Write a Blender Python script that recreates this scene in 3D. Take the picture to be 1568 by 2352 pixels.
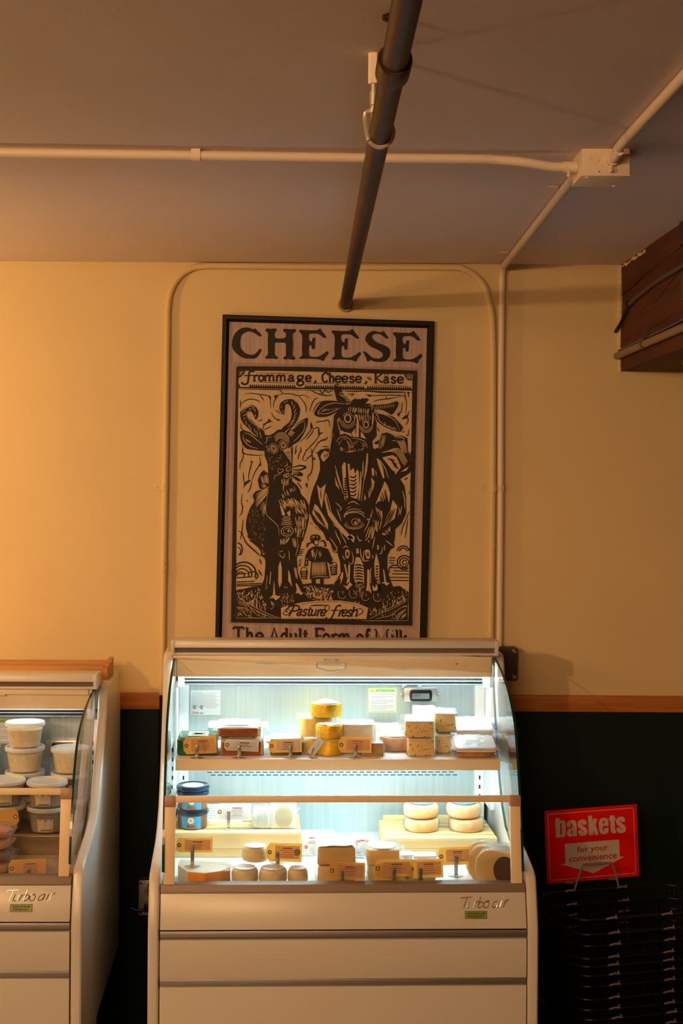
import bpy, bmesh, math, random
from mathutils import Vector, Matrix, Euler, noise as mnoise
R = math.radians
PI = math.pi
scene = bpy.context.scene
for o in list(bpy.data.objects):
    bpy.data.objects.remove(o)
COL = scene.collection

# ------------------------------------------------------------------ camera, exposure, world, lights
F = 50.0 / 36.0 * 2352.0          # focal length in pixels of the 1568 x 2352 frame
CX, CY = 710.0, 1110.0            # vanishing point of the wall's normal
CAMH = 1.68
ROLL = R(0.35)
cam_d = bpy.data.cameras.new('camera')
cam_d.sensor_fit = 'VERTICAL'
cam_d.sensor_height = 36.0
cam_d.lens = 50.0
cam_d.shift_x = (784.0 - CX) / 2352.0
cam_d.shift_y = (CY - 1176.0) / 2352.0
cam_d.clip_start = 0.05
cam = bpy.data.objects.new('camera', cam_d)
COL.objects.link(cam)
cam.matrix_world = Matrix.Translation((0, 0, CAMH)) @ Matrix.Rotation(R(90), 4, 'X') @ Matrix.Rotation(ROLL, 4, 'Z')
scene.camera = cam

vs = scene.view_settings
vs.view_transform = 'Standard'
vs.look = 'None'
vs.gamma = 1.0
vs.use_curve_mapping = False
vs.exposure = 0.0

world = bpy.data.worlds.new('world')
scene.world = world
world.use_nodes = True
world.node_tree.nodes['Background'].inputs[0].default_value = (1.0, 0.6, 0.35, 1)
world.node_tree.nodes['Background'].inputs[1].default_value = 0.004
scene.cycles.max_bounces = 8
scene.cycles.transparent_max_bounces = 24
scene.cycles.caustics_reflective = False
scene.cycles.caustics_refractive = False

LIGHT_WARM = (1.0, 0.585, 0.265)
def point_lamp(name, loc, watts, radius, col=LIGHT_WARM):
    d = bpy.data.lights.new(name, 'POINT')
    d.energy = watts
    d.color = col
    d.shadow_soft_size = radius
    o = bpy.data.objects.new(name, d)
    o.location = loc
    COL.objects.link(o)
    return o
def area_lamp(name, loc, aim, watts, sx, sy, col=LIGHT_WARM):
    d = bpy.data.lights.new(name, 'AREA')
    d.shape = 'RECTANGLE'
    d.size = sx
    d.size_y = sy
    d.energy = watts
    d.color = col
    o = bpy.data.objects.new(name, d)
    o.location = loc
    o.rotation_euler = (Vector(aim) - Vector(loc)).to_track_quat('-Z', 'Y').to_euler()
    COL.objects.link(o)
    return o
# pendant bulb to the left in front of the wall, bulb close to the wall further left, shop lights behind the camera
point_lamp('pendant_bulb_light', (-1.75, 0.46, 2.12), 92, 0.028)
point_lamp('wall_bulb_light', (-1.62, 3.45, 1.78), 23, 0.06, (1.0, 0.56, 0.20))
area_lamp('shop_ceiling_light', (-0.9, -1.2, 2.22), (0.1, 3.3, 0.45), 68, 1.2, 0.5)

# ------------------------------------------------------------------ pixel helpers
CR, SR = math.cos(ROLL), math.sin(ROLL)
def unroll(px, py):
    dx, dy = px - CX, py - CY
    return dx * CR + dy * SR, -dx * SR + dy * CR
def P(px, py, z):
    x, y = unroll(px, py)
    return Vector((x * z / F, z, CAMH - y * z / F))
def PH(px, py, h):
    "point of the horizontal plane at height h seen at a pixel"
    x, y = unroll(px, py)
    z = (CAMH - h) * F / y
    return Vector((x * z / F, z, h))
def onY(M, px, py, yl):
    Mi = M.inverted()
    o = Mi @ Vector((0, 0, CAMH))
    d = (Mi @ P(px, py, 1.0)) - o
    t = (yl - o.y) / d.y
    return o + d * t
def onZ(M, px, py, zl):
    Mi = M.inverted()
    o = Mi @ Vector((0, 0, CAMH))
    d = (Mi @ P(px, py, 1.0)) - o
    t = (zl - o.z) / d.z
    return o + d * t

# ------------------------------------------------------------------ mesh builder
def smooth_path(pts, n=6, closed=False):
    pts = [Vector(p) for p in pts]
    N = len(pts)
    out = []
    rng = range(N) if closed else range(N - 1)
    for i in rng:
        p0 = pts[(i - 1) % N] if (closed or i > 0) else pts[i]
        p1 = pts[i]
        p2 = pts[(i + 1) % N]
        p3 = pts[(i + 2) % N] if (closed or i + 2 < N) else p2
        for k in range(n):
            t = k / n
            out.append(0.5 * ((2 * p1) + (-p0 + p2) * t + (2 * p0 - 5 * p1 + 4 * p2 - p3) * t * t + (-p0 + 3 * p1 - 3 * p2 + p3) * t ** 3))
    if not closed:
        out.append(pts[-1])
    return out

class MB:
    def __init__(self):
        self.v, self.f, self.m, self.mats = [], [], [], []
    def mi(self, mat):
        if mat is None:
            return 0
        if mat not in self.mats:
            self.mats.append(mat)
        return self.mats.index(mat)
    def add(self, verts, faces, mat=None, M=None):
        b = len(self.v)
        for p in verts:
            p = Vector(p)
            self.v.append(M @ p if M is not None else p)
        k = self.mi(mat)
        for f in faces:
            self.f.append([i + b for i in f])
            self.m.append(k)
        return self
    def box(self, x0, x1, y0, y1, z0, z1, mat=None, M=None):
        vs_ = [(x, y, z) for z in (z0, z1) for y in (y0, y1) for x in (x0, x1)]
        fs = [(0, 2, 3, 1), (4, 5, 7, 6), (0, 1, 5, 4), (2, 6, 7, 3), (0, 4, 6, 2), (1, 3, 7, 5)]
        return self.add(vs_, fs, mat, M)
    def prism(self, poly, axis, a, b, mat=None, M=None, capmat=None):
        n = len(poly)
        def q(p, t):
            if axis == 'x':
                return (t, p[0], p[1])
            if axis == 'y':
                return (p[0], t, p[1])
            return (p[0], p[1], t)
        vs_ = [q(p, a) for p in poly] + [q(p, b) for p in poly]
        sides = [(i, (i + 1) % n, n + (i + 1) % n, n + i) for i in range(n)]
        caps = [tuple(range(n))[::-1], tuple(range(n, 2 * n))]
        if capmat is None:
            return self.add(vs_, sides + caps, mat, M)
        base = len(self.v)
        self.add(vs_, sides, mat, M)
        k = self.mi(capmat)
        for c in caps:
            self.f.append([i + base for i in c])
            self.m.append(k)
        return self
    def tube(self, pts, r, n=10, closed=False, mat=None, M=None, caps=True, flat=1.0):
        pts = [Vector(p) for p in pts]
        N = len(pts)
        rs = r if isinstance(r, (list, tuple)) else [r] * N
        vs_, fs = [], []
        up = None
        for i in range(N):
            if closed:
                t = pts[(i + 1) % N] - pts[i - 1]
            else:
                t = pts[min(i + 1, N - 1)] - pts[max(i - 1, 0)]
            if t.length < 1e-9:
                t = Vector((0, 0, 1))
            t.normalize()
            if up is None:
                a = Vector((0, 0, 1)) if abs(t.z) < 0.9 else Vector((1, 0, 0))
                up = (a - t * a.dot(t)).normalized()
            else:
                up = up - t * up.dot(t)
                if up.length < 1e-6:
                    up = t.orthogonal()
                up.normalize()
            s = t.cross(up)
            for k in range(n):
                an = 2 * PI * k / n
                vs_.append(pts[i] + (up * math.cos(an) + s * math.sin(an) * flat) * rs[i])
        rng = N if closed else N - 1
        for i in range(rng):
            j = (i + 1) % N
            for k in range(n):
                k2 = (k + 1) % n
                fs.append((i * n + k, i * n + k2, j * n + k2, j * n + k))
        if caps and not closed:
            fs.append(tuple(range(n))[::-1])
            fs.append(tuple(range((N - 1) * n, N * n)))
        return self.add(vs_, fs, mat, M)
    def lathe(self, prof, n=24, mat=None, M=None, caps=True):
        vs_, fs = [], []
        for (r, z) in prof:
            for k in range(n):
                a = 2 * PI * k / n
                vs_.append((r * math.cos(a), r * math.sin(a), z))
        L = len(prof)
        for i in range(L - 1):
            for k in range(n):
                k2 = (k + 1) % n
                fs.append((i * n + k, i * n + k2, (i + 1) * n + k2, (i + 1) * n + k))
        if caps:
            fs.append(tuple(range(n))[::-1])
            fs.append(tuple(range((L - 1) * n, L * n)))
        return self.add(vs_, fs, mat, M)
    def grid(self, rows, mat=None, M=None, closed=False):
        "rows: lists of points, same length"
        n = len(rows[0])
        vs_ = [p for r_ in rows for p in r_]
        fs = []
        for i in range(len(rows) - 1):
            for k in range(n if closed else n - 1):
                k2 = (k + 1) % n
                fs.append((i * n + k, i * n + k2, (i + 1) * n + k2, (i + 1) * n + k))
        return self.add(vs_, fs, mat, M)
    def ball(self, c, r, mat=None, n=10, M=None, sc=(1, 1, 1)):
        c = Vector(c)
        prof = [(max(1e-5, r * math.sin(PI * i / n)), -r * math.cos(PI * i / n)) for i in range(n + 1)]
        T = Matrix.Translation(c) @ Matrix.Diagonal((sc[0], sc[1], sc[2], 1))
        if M is not None:
            T = M @ T
        return self.lathe(prof, 2 * n, mat, T)

WM = {}
def link(o, parent=None):
    COL.objects.link(o)
    if parent is not None:
        o.parent = parent
    return o
def wm(o):
    return WM[o.name] if o is not None else Matrix.Identity(4)
def build(name, mb, mat=None, parent=None, bevel=0.0, seg=2, smooth=None, world=False, recalc=True, M=None, disp=0.0, dscale=20.0, sub=0):
    "one mesh object; vertices in the parent's space, or in world space with world=True"
    me = bpy.data.meshes.new(name)
    bm = bmesh.new()
    vl = [bm.verts.new(p) for p in mb.v]
    for f, k in zip(mb.f, mb.m):
        try:
            fc = bm.faces.new([vl[i] for i in f])
            fc.material_index = k
        except ValueError:
            pass
    if recalc:
        bmesh.ops.recalc_face_normals(bm, faces=bm.faces[:])
    if bevel > 0:
        es = [e for e in bm.edges if len(e.link_faces) == 2 and e.calc_face_angle(0) > R(28)]
        if es:
            bmesh.ops.bevel(bm, geom=es, offset=bevel, segments=seg, profile=0.6, affect='EDGES', clamp_overlap=True)
    for _ in range(sub):
        bmesh.ops.subdivide_edges(bm, edges=bm.edges[:], cuts=1, use_grid_fill=True)
    if disp:
        bm.normal_update()
        for v in bm.verts:
            v.co += v.normal * disp * mnoise.noise(v.co * dscale + Vector((len(bm.verts) % 7, 3.1, 1.7)))
    if world and parent is not None:
        bmesh.ops.transform(bm, matrix=wm(parent).inverted(), verts=bm.verts[:])
    if M is not None:
        bmesh.ops.transform(bm, matrix=M, verts=bm.verts[:])
    bm.to_mesh(me)
    bm.free()
    ml = mb.mats if mb.mats else [mat]
    for m_ in ml:
        me.materials.append(m_)
    sm = smooth if smooth is not None else 35
    if sm:
        for p in me.polygons:
            p.use_smooth = True
        me.set_sharp_from_angle(angle=R(sm))
    o = bpy.data.objects.new(name, me)
    link(o, parent)
    WM[o.name] = wm(parent).copy() if parent is not None else Matrix.Identity(4)
    return o
def tag(o, label=None, cat=None, group=None, kind=None):
    if label:
        o['label'] = label
    if cat:
        o['category'] = cat
    if group:
        o['group'] = group
    if kind:
        o['kind'] = kind
    return o
def thing(name, label, cat, loc=(0, 0, 0), rotz=0.0, group=None, M=None):
    o = bpy.data.objects.new(name, None)
    o.empty_display_size = 0.05
    T = M if M is not None else Matrix.Translation(Vector(loc)) @ Matrix.Rotation(rotz, 4, 'Z')
    o.location = T.to_translation()
    o.rotation_euler = T.to_euler()
    COL.objects.link(o)
    WM[o.name] = T.copy()
    return tag(o, label, cat, group)
def struct(name, mb, mat, **kw):
    return tag(build(name, mb, mat, **kw), kind='structure')
def copy_tree(src, M, label=None):
    "copy of a thing with copies of its parts and sub-parts (mesh data shared)"
    r = src.copy()
    COL.objects.link(r)
    r.location = M.to_translation()
    r.rotation_euler = M.to_euler()
    WM[r.name] = M.copy()
    if label:
        r['label'] = label
    for ch in list(src.children):
        c = ch.copy()
        COL.objects.link(c)
        c.parent = r
        WM[c.name] = M.copy()
        for g in list(ch.children):
            d = g.copy()
            COL.objects.link(d)
            d.parent = c
            WM[d.name] = M.copy()
    return r

# ------------------------------------------------------------------ materials
def new_mat(name):
    m = bpy.data.materials.new(name)
    m.use_nodes = True
    nt = m.node_tree
    return m, nt, nt.nodes['Principled BSDF']
def mat(name, col, rough=0.5, metal=0.0, bump=0.0, bscale=80.0, var=0.0, vscale=8.0, stretch=(1, 1, 1), spec=0.5, coat=0.0, sss=0.0, col2=None, thresh=None):
    m, nt, b = new_mat(name)
    b.inputs['Roughness'].default_value = rough
    b.inputs['Metallic'].default_value = metal
    b.inputs['Specular IOR Level'].default_value = spec
    b.inputs['Coat Weight'].default_value = coat
    b.inputs['Base Color'].default_value = (*col, 1)
    if sss:
        b.inputs['Subsurface Weight'].default_value = sss
        b.inputs['Subsurface Radius'].default_value = (0.022, 0.015, 0.007)
        b.inputs['Subsurface Scale'].default_value = 1.0
    tc = nt.nodes.new('ShaderNodeTexCoord')
    mp = nt.nodes.new('ShaderNodeMapping')
    mp.inputs['Scale'].default_value = stretch
    nt.links.new(tc.outputs['Object'], mp.inputs['Vector'])
    if var or col2:
        nz = nt.nodes.new('ShaderNodeTexNoise')
        nz.inputs['Scale'].default_value = vscale
        nz.inputs['Detail'].default_value = 5
        nt.links.new(mp.outputs['Vector'], nz.inputs['Vector'])
        rp = nt.nodes.new('ShaderNodeValToRGB')
        if thresh:
            rp.color_ramp.elements[0].position = thresh[0]
            rp.color_ramp.elements[1].position = thresh[1]
        else:
            rp.color_ramp.elements[0].position = 0.3
            rp.color_ramp.elements[1].position = 0.7
        c2 = col2 if col2 else tuple(min(1, c * (1 + var)) for c in col)
        c1 = col if col2 else tuple(c * (1 - var) for c in col)
        rp.color_ramp.elements[0].color = (*c1, 1)
        rp.color_ramp.elements[1].color = (*c2, 1)
        nt.links.new(nz.outputs['Fac'], rp.inputs['Fac'])
        nt.links.new(rp.outputs['Color'], b.inputs['Base Color'])
    if bump:
        nb = nt.nodes.new('ShaderNodeTexNoise')
        nb.inputs['Scale'].default_value = bscale
        nb.inputs['Detail'].default_value = 4
        nt.links.new(mp.outputs['Vector'], nb.inputs['Vector'])
        bp = nt.nodes.new('ShaderNodeBump')
        bp.inputs['Strength'].default_value = bump
        bp.inputs['Distance'].default_value = 0.002
        nt.links.new(nb.outputs['Fac'], bp.inputs['Height'])
        nt.links.new(bp.outputs['Normal'], b.inputs['Normal'])
    return m
def wood_mat(name, c1, c2, rough=0.55, axis=0, scale=14.0, bump=0.15):
    m, nt, b = new_mat(name)
    b.inputs['Roughness'].default_value = rough
    tc = nt.nodes.new('ShaderNodeTexCoord')
    mp = nt.nodes.new('ShaderNodeMapping')
    st = [6.0, 6.0, 6.0]
    st[axis] = 0.35
    mp.inputs['Scale'].default_value = st
    nz = nt.nodes.new('ShaderNodeTexNoise')
    nz.inputs['Scale'].default_value = scale
    nz.inputs['Detail'].default_value = 6
    nz.inputs['Distortion'].default_value = 0.6
    rp = nt.nodes.new('ShaderNodeValToRGB')
    rp.color_ramp.elements[0].position = 0.32
    rp.color_ramp.elements[1].position = 0.68
    rp.color_ramp.elements[0].color = (*c1, 1)
    rp.color_ramp.elements[1].color = (*c2, 1)
    bp = nt.nodes.new('ShaderNodeBump')
    bp.inputs['Strength'].default_value = bump
    bp.inputs['Distance'].default_value = 0.002
    nt.links.new(tc.outputs['Object'], mp.inputs['Vector'])
    nt.links.new(mp.outputs['Vector'], nz.inputs['Vector'])
    nt.links.new(nz.outputs['Fac'], rp.inputs['Fac'])
    nt.links.new(rp.outputs['Color'], b.inputs['Base Color'])
    nt.links.new(nz.outputs['Fac'], bp.inputs['Height'])
    nt.links.new(bp.outputs['Normal'], b.inputs['Normal'])
    return m
def facing_fac(nt, f0, f90, normal=None, power=5.0):
    "reflectance rising toward grazing angles, the same on both sides of a sheet"
    lw = nt.nodes.new('ShaderNodeLayerWeight')
    lw.inputs['Blend'].default_value = 0.5
    if normal is not None:
        nt.links.new(normal, lw.inputs['Normal'])
    pw = nt.nodes.new('ShaderNodeMath'); pw.operation = 'POWER'
    pw.inputs[1].default_value = power
    ma = nt.nodes.new('ShaderNodeMath'); ma.operation = 'MULTIPLY_ADD'
    ma.inputs[1].default_value = f90 - f0
    ma.inputs[2].default_value = f0
    nt.links.new(lw.outputs['Facing'], pw.inputs[0])
    nt.links.new(pw.outputs[0], ma.inputs[0])
    return ma.outputs[0]
def glass_mat(name, tint=(0.975, 0.99, 0.985), ior=1.36, gloss=1.0, rough=0.0):
    m = bpy.data.materials.new(name)
    m.use_nodes = True
    nt = m.node_tree
    nt.nodes.clear()
    out = nt.nodes.new('ShaderNodeOutputMaterial')
    mx = nt.nodes.new('ShaderNodeMixShader')
    tr = nt.nodes.new('ShaderNodeBsdfTransparent')
    gl = nt.nodes.new('ShaderNodeBsdfGlossy')
    tr.inputs['Color'].default_value = (*tint, 1)
    gl.inputs['Roughness'].default_value = rough
    gl.inputs['Color'].default_value = (gloss, gloss, gloss, 1)
    nt.links.new(facing_fac(nt, 0.04, 0.80), mx.inputs['Fac'])
    nt.links.new(tr.outputs['BSDF'], mx.inputs[1])
    nt.links.new(gl.outputs['BSDF'], mx.inputs[2])
    nt.links.new(mx.outputs['Shader'], out.inputs['Surface'])
    return m
def film_mat(name, cloud=0.16, shine=0.28, col=(0.95, 0.97, 0.97), bump=0.5, bscale=60.0):
    "clear food film: mostly see-through, cloudy and crinkled with glossy glints"
    m = bpy.data.materials.new(name)
    m.use_nodes = True
    nt = m.node_tree
    nt.nodes.clear()
    out = nt.nodes.new('ShaderNodeOutputMaterial')
    tr = nt.nodes.new('ShaderNodeBsdfTransparent')
    df = nt.nodes.new('ShaderNodeBsdfDiffuse')
    df.inputs['Color'].default_value = (*col, 1)
    gl = nt.nodes.new('ShaderNodeBsdfGlossy')
    gl.inputs['Roughness'].default_value = 0.12
    m1 = nt.nodes.new('ShaderNodeMixShader')
    m1.inputs[0].default_value = cloud
    m2 = nt.nodes.new('ShaderNodeMixShader')
    tc = nt.nodes.new('ShaderNodeTexCoord')
    nz = nt.nodes.new('ShaderNodeTexNoise')
    nz.inputs['Scale'].default_value = bscale
    nz.inputs['Detail'].default_value = 3
    nz.inputs['Distortion'].default_value = 1.0
    bp = nt.nodes.new('ShaderNodeBump')
    bp.inputs['Strength'].default_value = bump
    bp.inputs['Distance'].default_value = 0.004
    nt.links.new(tc.outputs['Object'], nz.inputs['Vector'])
    nt.links.new(nz.outputs['Fac'], bp.inputs['Height'])
    nt.links.new(bp.outputs['Normal'], gl.inputs['Normal'])
    nt.links.new(tr.outputs[0], m1.inputs[1])
    nt.links.new(df.outputs[0], m1.inputs[2])
    nt.links.new(facing_fac(nt, 0.03 + shine * .3, 0.55, bp.outputs['Normal'], 4.0), m2.inputs[0])
    nt.links.new(m1.outputs[0], m2.inputs[1])
    nt.links.new(gl.outputs[0], m2.inputs[2])
    nt.links.new(m2.outputs[0], out.inputs['Surface'])
    return m
def tub_mat(name, alpha=0.55, col=(0.85, 0.88, 0.88)):
    m = bpy.data.materials.new(name)
    m.use_nodes = True
    nt = m.node_tree
    nt.nodes.clear()
    out = nt.nodes.new('ShaderNodeOutputMaterial')
    tr = nt.nodes.new('ShaderNodeBsdfTransparent')
    pr = nt.nodes.new('ShaderNodeBsdfPrincipled')
    pr.inputs['Base Color'].default_value = (*col, 1)
    pr.inputs['Roughness'].default_value = 0.25
    mx = nt.nodes.new('ShaderNodeMixShader')
    mx.inputs[0].default_value = alpha
    nt.links.new(tr.outputs[0], mx.inputs[1])
    nt.links.new(pr.outputs[0], mx.inputs[2])
    nt.links.new(mx.outputs[0], out.inputs['Surface'])
    return m
def card_mat(name, col):
    "thin card that lets some light through"
    m, nt, b = new_mat(name)
    b.inputs['Base Color'].default_value = (*col, 1)
    b.inputs['Roughness'].default_value = 0.75
    b.inputs['Specular IOR Level'].default_value = 0.2
    tl = nt.nodes.new('ShaderNodeBsdfTranslucent')
    tl.inputs['Color'].default_value = (*col, 1)
    mx = nt.nodes.new('ShaderNodeMixShader')
    mx.inputs[0].default_value = 0.55
    out = nt.nodes['Material Output']
    nt.links.new(b.outputs[0], mx.inputs[1])
    nt.links.new(tl.outputs[0], mx.inputs[2])
    nt.links.new(mx.outputs[0], out.inputs['Surface'])
    return m
def lamp_mat(name, col, strength):
    m = bpy.data.materials.new(name)
    m.use_nodes = True
    nt = m.node_tree
    nt.nodes.clear()
    out = nt.nodes.new('ShaderNodeOutputMaterial')
    em = nt.nodes.new('ShaderNodeEmission')
    em.inputs['Color'].default_value = (*col, 1)
    em.inputs['Strength'].default_value = strength
    nt.links.new(em.outputs[0], out.inputs['Surface'])
    return m

M_WALL = mat('cream_wall_paint', (0.78, 0.62, 0.35), 0.7, bump=0.12, bscale=160, var=0.03, vscale=3)
M_GREEN = mat('dark_green_wall_paint', (0.0016, 0.0125, 0.0115), 0.5, bump=0.1, bscale=160, spec=0.25)
M_CEIL = mat('ceiling_paint', (0.77, 0.665, 0.685), 0.8, bump=0.18, bscale=120, var=0.04, vscale=2)
M_FLOOR = mat('dark_floor', (0.03, 0.025, 0.02), 0.6)
M_ROOM = mat('room_paint', (0.42, 0.32, 0.2), 0.8)
M_RAIL = wood_mat('pine_chair_rail', (0.42, 0.13, 0.02), (0.62, 0.22, 0.045), axis=0)
M_BEAM = wood_mat('old_timber', (0.055, 0.0095, 0.0015), (0.115, 0.024, 0.0035), rough=0.8, axis=1, scale=5, bump=0.5)
M_PINE = wood_mat('pale_pine', (0.78, 0.55, 0.24), (0.88, 0.68, 0.34), axis=0, scale=9)
M_CRATE = wood_mat('orange_pine', (0.46, 0.22, 0.065), (0.60, 0.31, 0.10), axis=0, scale=9)
M_COND = mat('painted_conduit', (0.80, 0.68, 0.50), 0.55, bump=0.1, bscale=90)
M_CCOND = mat('ceiling_conduit_paint', (0.85, 0.72, 0.58), 0.55, bump=0.1, bscale=90)
M_PIPE = mat('dark_steel_pipe', (0.018, 0.009, 0.004), 0.5, metal=0.0, spec=.22, bump=0.2, bscale=60, col2=(0.075, 0.030, 0.009), vscale=7, stretch=(3, .6, 3), thresh=(0.4, 0.75))
M_STEEL = mat('galvanised_steel', (0.55, 0.52, 0.48), 0.35, metal=0.9, bump=0.1)
M_ROD = mat('zinc_hanger', (0.62, 0.55, 0.45), 0.4, metal=0.6)
M_GREYBOX = mat('grey_cast_box', (0.10, 0.085, 0.075), 0.55, metal=0.4, bump=0.15)
M_WHITE = mat('white_enamel', (0.70, 0.675, 0.63), 0.28, spec=0.5)
M_WHITE_IN = mat('white_liner', (0.88, 0.91, 0.92), 0.35)
M_BEIGE = mat('beige_plastic', (0.92, 0.74, 0.48), 0.4)
M_CANOPY = mat('cream_canopy', (0.90, 0.76, 0.54), 0.35)
M_CAP = mat('tan_corner_cap', (0.42, 0.26, 0.15), 0.4)
M_SILL = mat('taupe_plastic', (0.26, 0.19, 0.145), 0.45)
M_DARK = mat('dark_gap', (0.006, 0.006, 0.007), 0.7)
M_SATIN = mat('satin_metal', (0.62, 0.62, 0.64), 0.38, metal=0.95, bump=0.15, bscale=12, stretch=(.4, 6, 14))
M_STAIN = mat('stainless_liner', (0.54, 0.65, 0.69), 0.36, metal=0.55, bump=0.08, bscale=9, stretch=(22, 1, .35), var=0.08, vscale=5)
M_LOGO = mat('brushed_chrome_script', (0.60, 0.50, 0.42), 0.2, metal=0.85)
M_CHROME = mat('chrome', (0.85, 0.83, 0.8), 0.08, metal=1.0)
M_BRASS = mat('brass_screw', (0.75, 0.5, 0.18), 0.3, metal=1.0)
M_GLASS = glass_mat('clear_glass')
M_EDGE = mat('green_glass_edge', (0.002, 0.045, 0.026), 0.15, spec=0.5)
M_BLACK = mat('black_plastic', (0.006, 0.006, 0.007), 0.3)
M_BLACKW = mat('black_coated_wire', (0.003, 0.003, 0.003), 0.4, spec=0.2)
M_PAPERW = mat('white_paper', (0.88, 0.89, 0.90), 0.6)
M_INKG = mat('grey_print', (0.42, 0.44, 0.46), 0.7)
M_INKD = mat('dark_print', (0.05, 0.045, 0.05), 0.7)
M_FILM = film_mat('clear_film', cloud=0.08, shine=0.07, bscale=150)
M_FILMW = film_mat('cloudy_film', cloud=0.5, shine=0.08)
M_VAC = film_mat('vacuum_pouch', cloud=0.42, shine=0.07, bscale=120)
M_TUB = tub_mat('frosted_tub', 0.22)
M_LID = tub_mat('frosted_lid', 0.6, (0.86, 0.92, 0.93))
M_CLAM = film_mat('clear_clamshell', cloud=0.07, shine=0.25, bump=0.2)

# ------------------------------------------------------------------ flat lettering
def text_geo(s, size=1.0, offset=0.0, shear=0.0):
    c = bpy.data.curves.new('t', 'FONT')
    c.body = s
    c.size = size
    c.offset = offset
    c.shear = shear
    c.resolution_u = 4
    o = bpy.data.objects.new('t', c)
    COL.objects.link(o)
    dg = bpy.context.evaluated_depsgraph_get()
    ev = o.evaluated_get(dg)
    me = ev.to_mesh()
    vs_ = [v.co.copy() for v in me.vertices]
    fs = [tuple(p.vertices) for p in me.polygons]
    ev.to_mesh_clear()
    bpy.data.objects.remove(o)
    bpy.data.curves.remove(c)
    return vs_, fs
def add_text(mb, s, fn, mat_, bold=0.0, shear=0.0):
    "letters fitted to the unit square, mapped by fn(u, v) with v up"
    vs_, fs = text_geo(s, 1.0, bold, shear)
    if not vs_:
        return
    x0 = min(v.x for v in vs_); x1 = max(v.x for v in vs_)
    y0 = min(v.y for v in vs_); y1 = max(v.y for v in vs_)
    mb.add([fn((v.x - x0) / (x1 - x0), (v.y - y0) / (y1 - y0)) for v in vs_], fs, mat_)
def strip2(pts, w, taper=False):
    "outline quads of a flat stroke in 2D; returns verts, faces"
    pts = [Vector((p[0], p[1])) for p in pts]
    N = len(pts)
    vs_, fs = [], []
    for i in range(N):
        t = pts[min(i + 1, N - 1)] - pts[max(i - 1, 0)]
        if t.length < 1e-9:
            t = Vector((1, 0))
        t.normalize()
        n = Vector((-t.y, t.x))
        ww = w
        if taper:
            u = i / (N - 1)
            ww = w * (0.25 + 0.75 * math.sin(PI * min(1, max(0.0, 0.06 + 0.88 * u))))
        vs_ += [pts[i] + n * ww / 2, pts[i] - n * ww / 2]
    for i in range(N - 1):
        fs.append((2 * i, 2 * i + 1, 2 * i + 3, 2 * i + 2))
    return vs_, fs
# ------------------------------------------------------------------ room
ZW = 4.2
CEIL = 2.33
XL, XR, YF = -3.2, 3.0, -3.2
RAIL_T = P(780, 1593, ZW).z
RAIL_B = P(780, 1630, ZW).z
b = MB().box(XL, XR, ZW, ZW + .1, RAIL_B, CEIL, M_WALL)
b.box(XL, XR, ZW, ZW + .1, 0, RAIL_B, M_GREEN)
struct('wall_back', b, None, smooth=0)
struct('ceiling', MB().box(XL, XR, YF, ZW + .1, CEIL, CEIL + .1), M_CEIL, smooth=0)
struct('floor', MB().box(XL, XR, YF, ZW + .1, -.1, 0), M_FLOOR, smooth=0)
struct('wall_left', MB().box(XL - .1, XL, YF, ZW + .1, 0, CEIL), M_ROOM, smooth=0)
struct('wall_right', MB().box(XR, XR + .1, YF, ZW + .1, 0, CEIL), M_ROOM, smooth=0)
struct('wall_front', MB().box(XL, XR, YF - .1, YF, 0, CEIL), M_ROOM, smooth=0)
struct('trim_1', MB().box(XL, XR, ZW - .018, ZW, RAIL_B, RAIL_T), M_RAIL, bevel=.003)

# timber beam on the right, with the runs fixed to its side
bx = P(1426, 730, ZW).x
bz = P(1426, 855, ZW).z
beam = thing('timber_beam', 'dark reddish-brown timber ceiling beam in the upper right corner', 'beam', (bx, ZW, bz))
rnd = random.Random(4)
b = MB()
rows = []
for i in range(31):
    y = -i * 0.09
    j = lambda s: mnoise.noise(Vector((y * 3.1, s, 1.3))) * .004
    h = CEIL - bz - .001
    rows.append([(j(1), y, 0.004 + j(2)), (j(3) - .002, y, h * .33), (j(4), y, h * .66), (j(5), y, h), (.30, y, h), (.30, y, 0)])
b.grid(rows, closed=True)
b.f.append([0, 1, 2, 3, 4, 5]); b.m.append(0)
build('beam_timber', b, M_BEAM, beam)
b = MB()
crk = [(0, .09), (.12, .10), (.3, .145), (.45, .15), (.7, .19), (1.2, .2)]
b.tube(smooth_path([(-.0015, -y, z * 1.05) for y, z in crk], 4), .0016, 5)
b.tube(smooth_path([(-.0015, -y - .1, z * .62) for y, z in crk], 4), .0013, 5)
b.tube(smooth_path([(-.0015, -y, .2 + z * .3) for y, z in crk], 4), .0014, 5)
build('crack', b, M_DARK, beam)
b = MB()
for i in range(14):
    b.ball((-.002, -.01 - i * .022, h - .004 - .005 * rnd.random()), .003 + .003 * rnd.random(), n=5, sc=(.6, 2.2, 1.0))
for i in range(16):
    b.ball((-.003, .0 - .004, h * i / 16 + .01), .005 + .003 * rnd.random(), n=5, sc=(1.2, .8, 1.8))
build('paint_drip', b, M_WALL, beam)
x0 = bx - .012
cz = P(1420, 818, ZW).z
t = thing('beam_conduit', 'grey metal conduit running along the side of the timber beam', 'conduit', (x0, ZW, cz))
build('conduit_pipe', MB().tube([(0, 0, 0), (0, -2.6, .012)], .0105, 12), M_GREYBOX if False else mat('dull_beam_conduit', (.30, .21, .10), .5, metal=.3), t)
build('strap', MB().tube([(-.004, -.35, -.012), (-.0125, -.35, 0), (-.004, -.35, .013), (.008, -.35, .03)], .003, 6), M_GREYBOX, t)
b = MB().tube(smooth_path([(x0 + .006, ZW, cz + .016), (x0 + .006, ZW - .5, cz + .021), (x0 + .006, ZW - 1.2, cz + .030), (x0 + .006, ZW - 2.5, cz + .03)], 5), .0035, 8)
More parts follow.
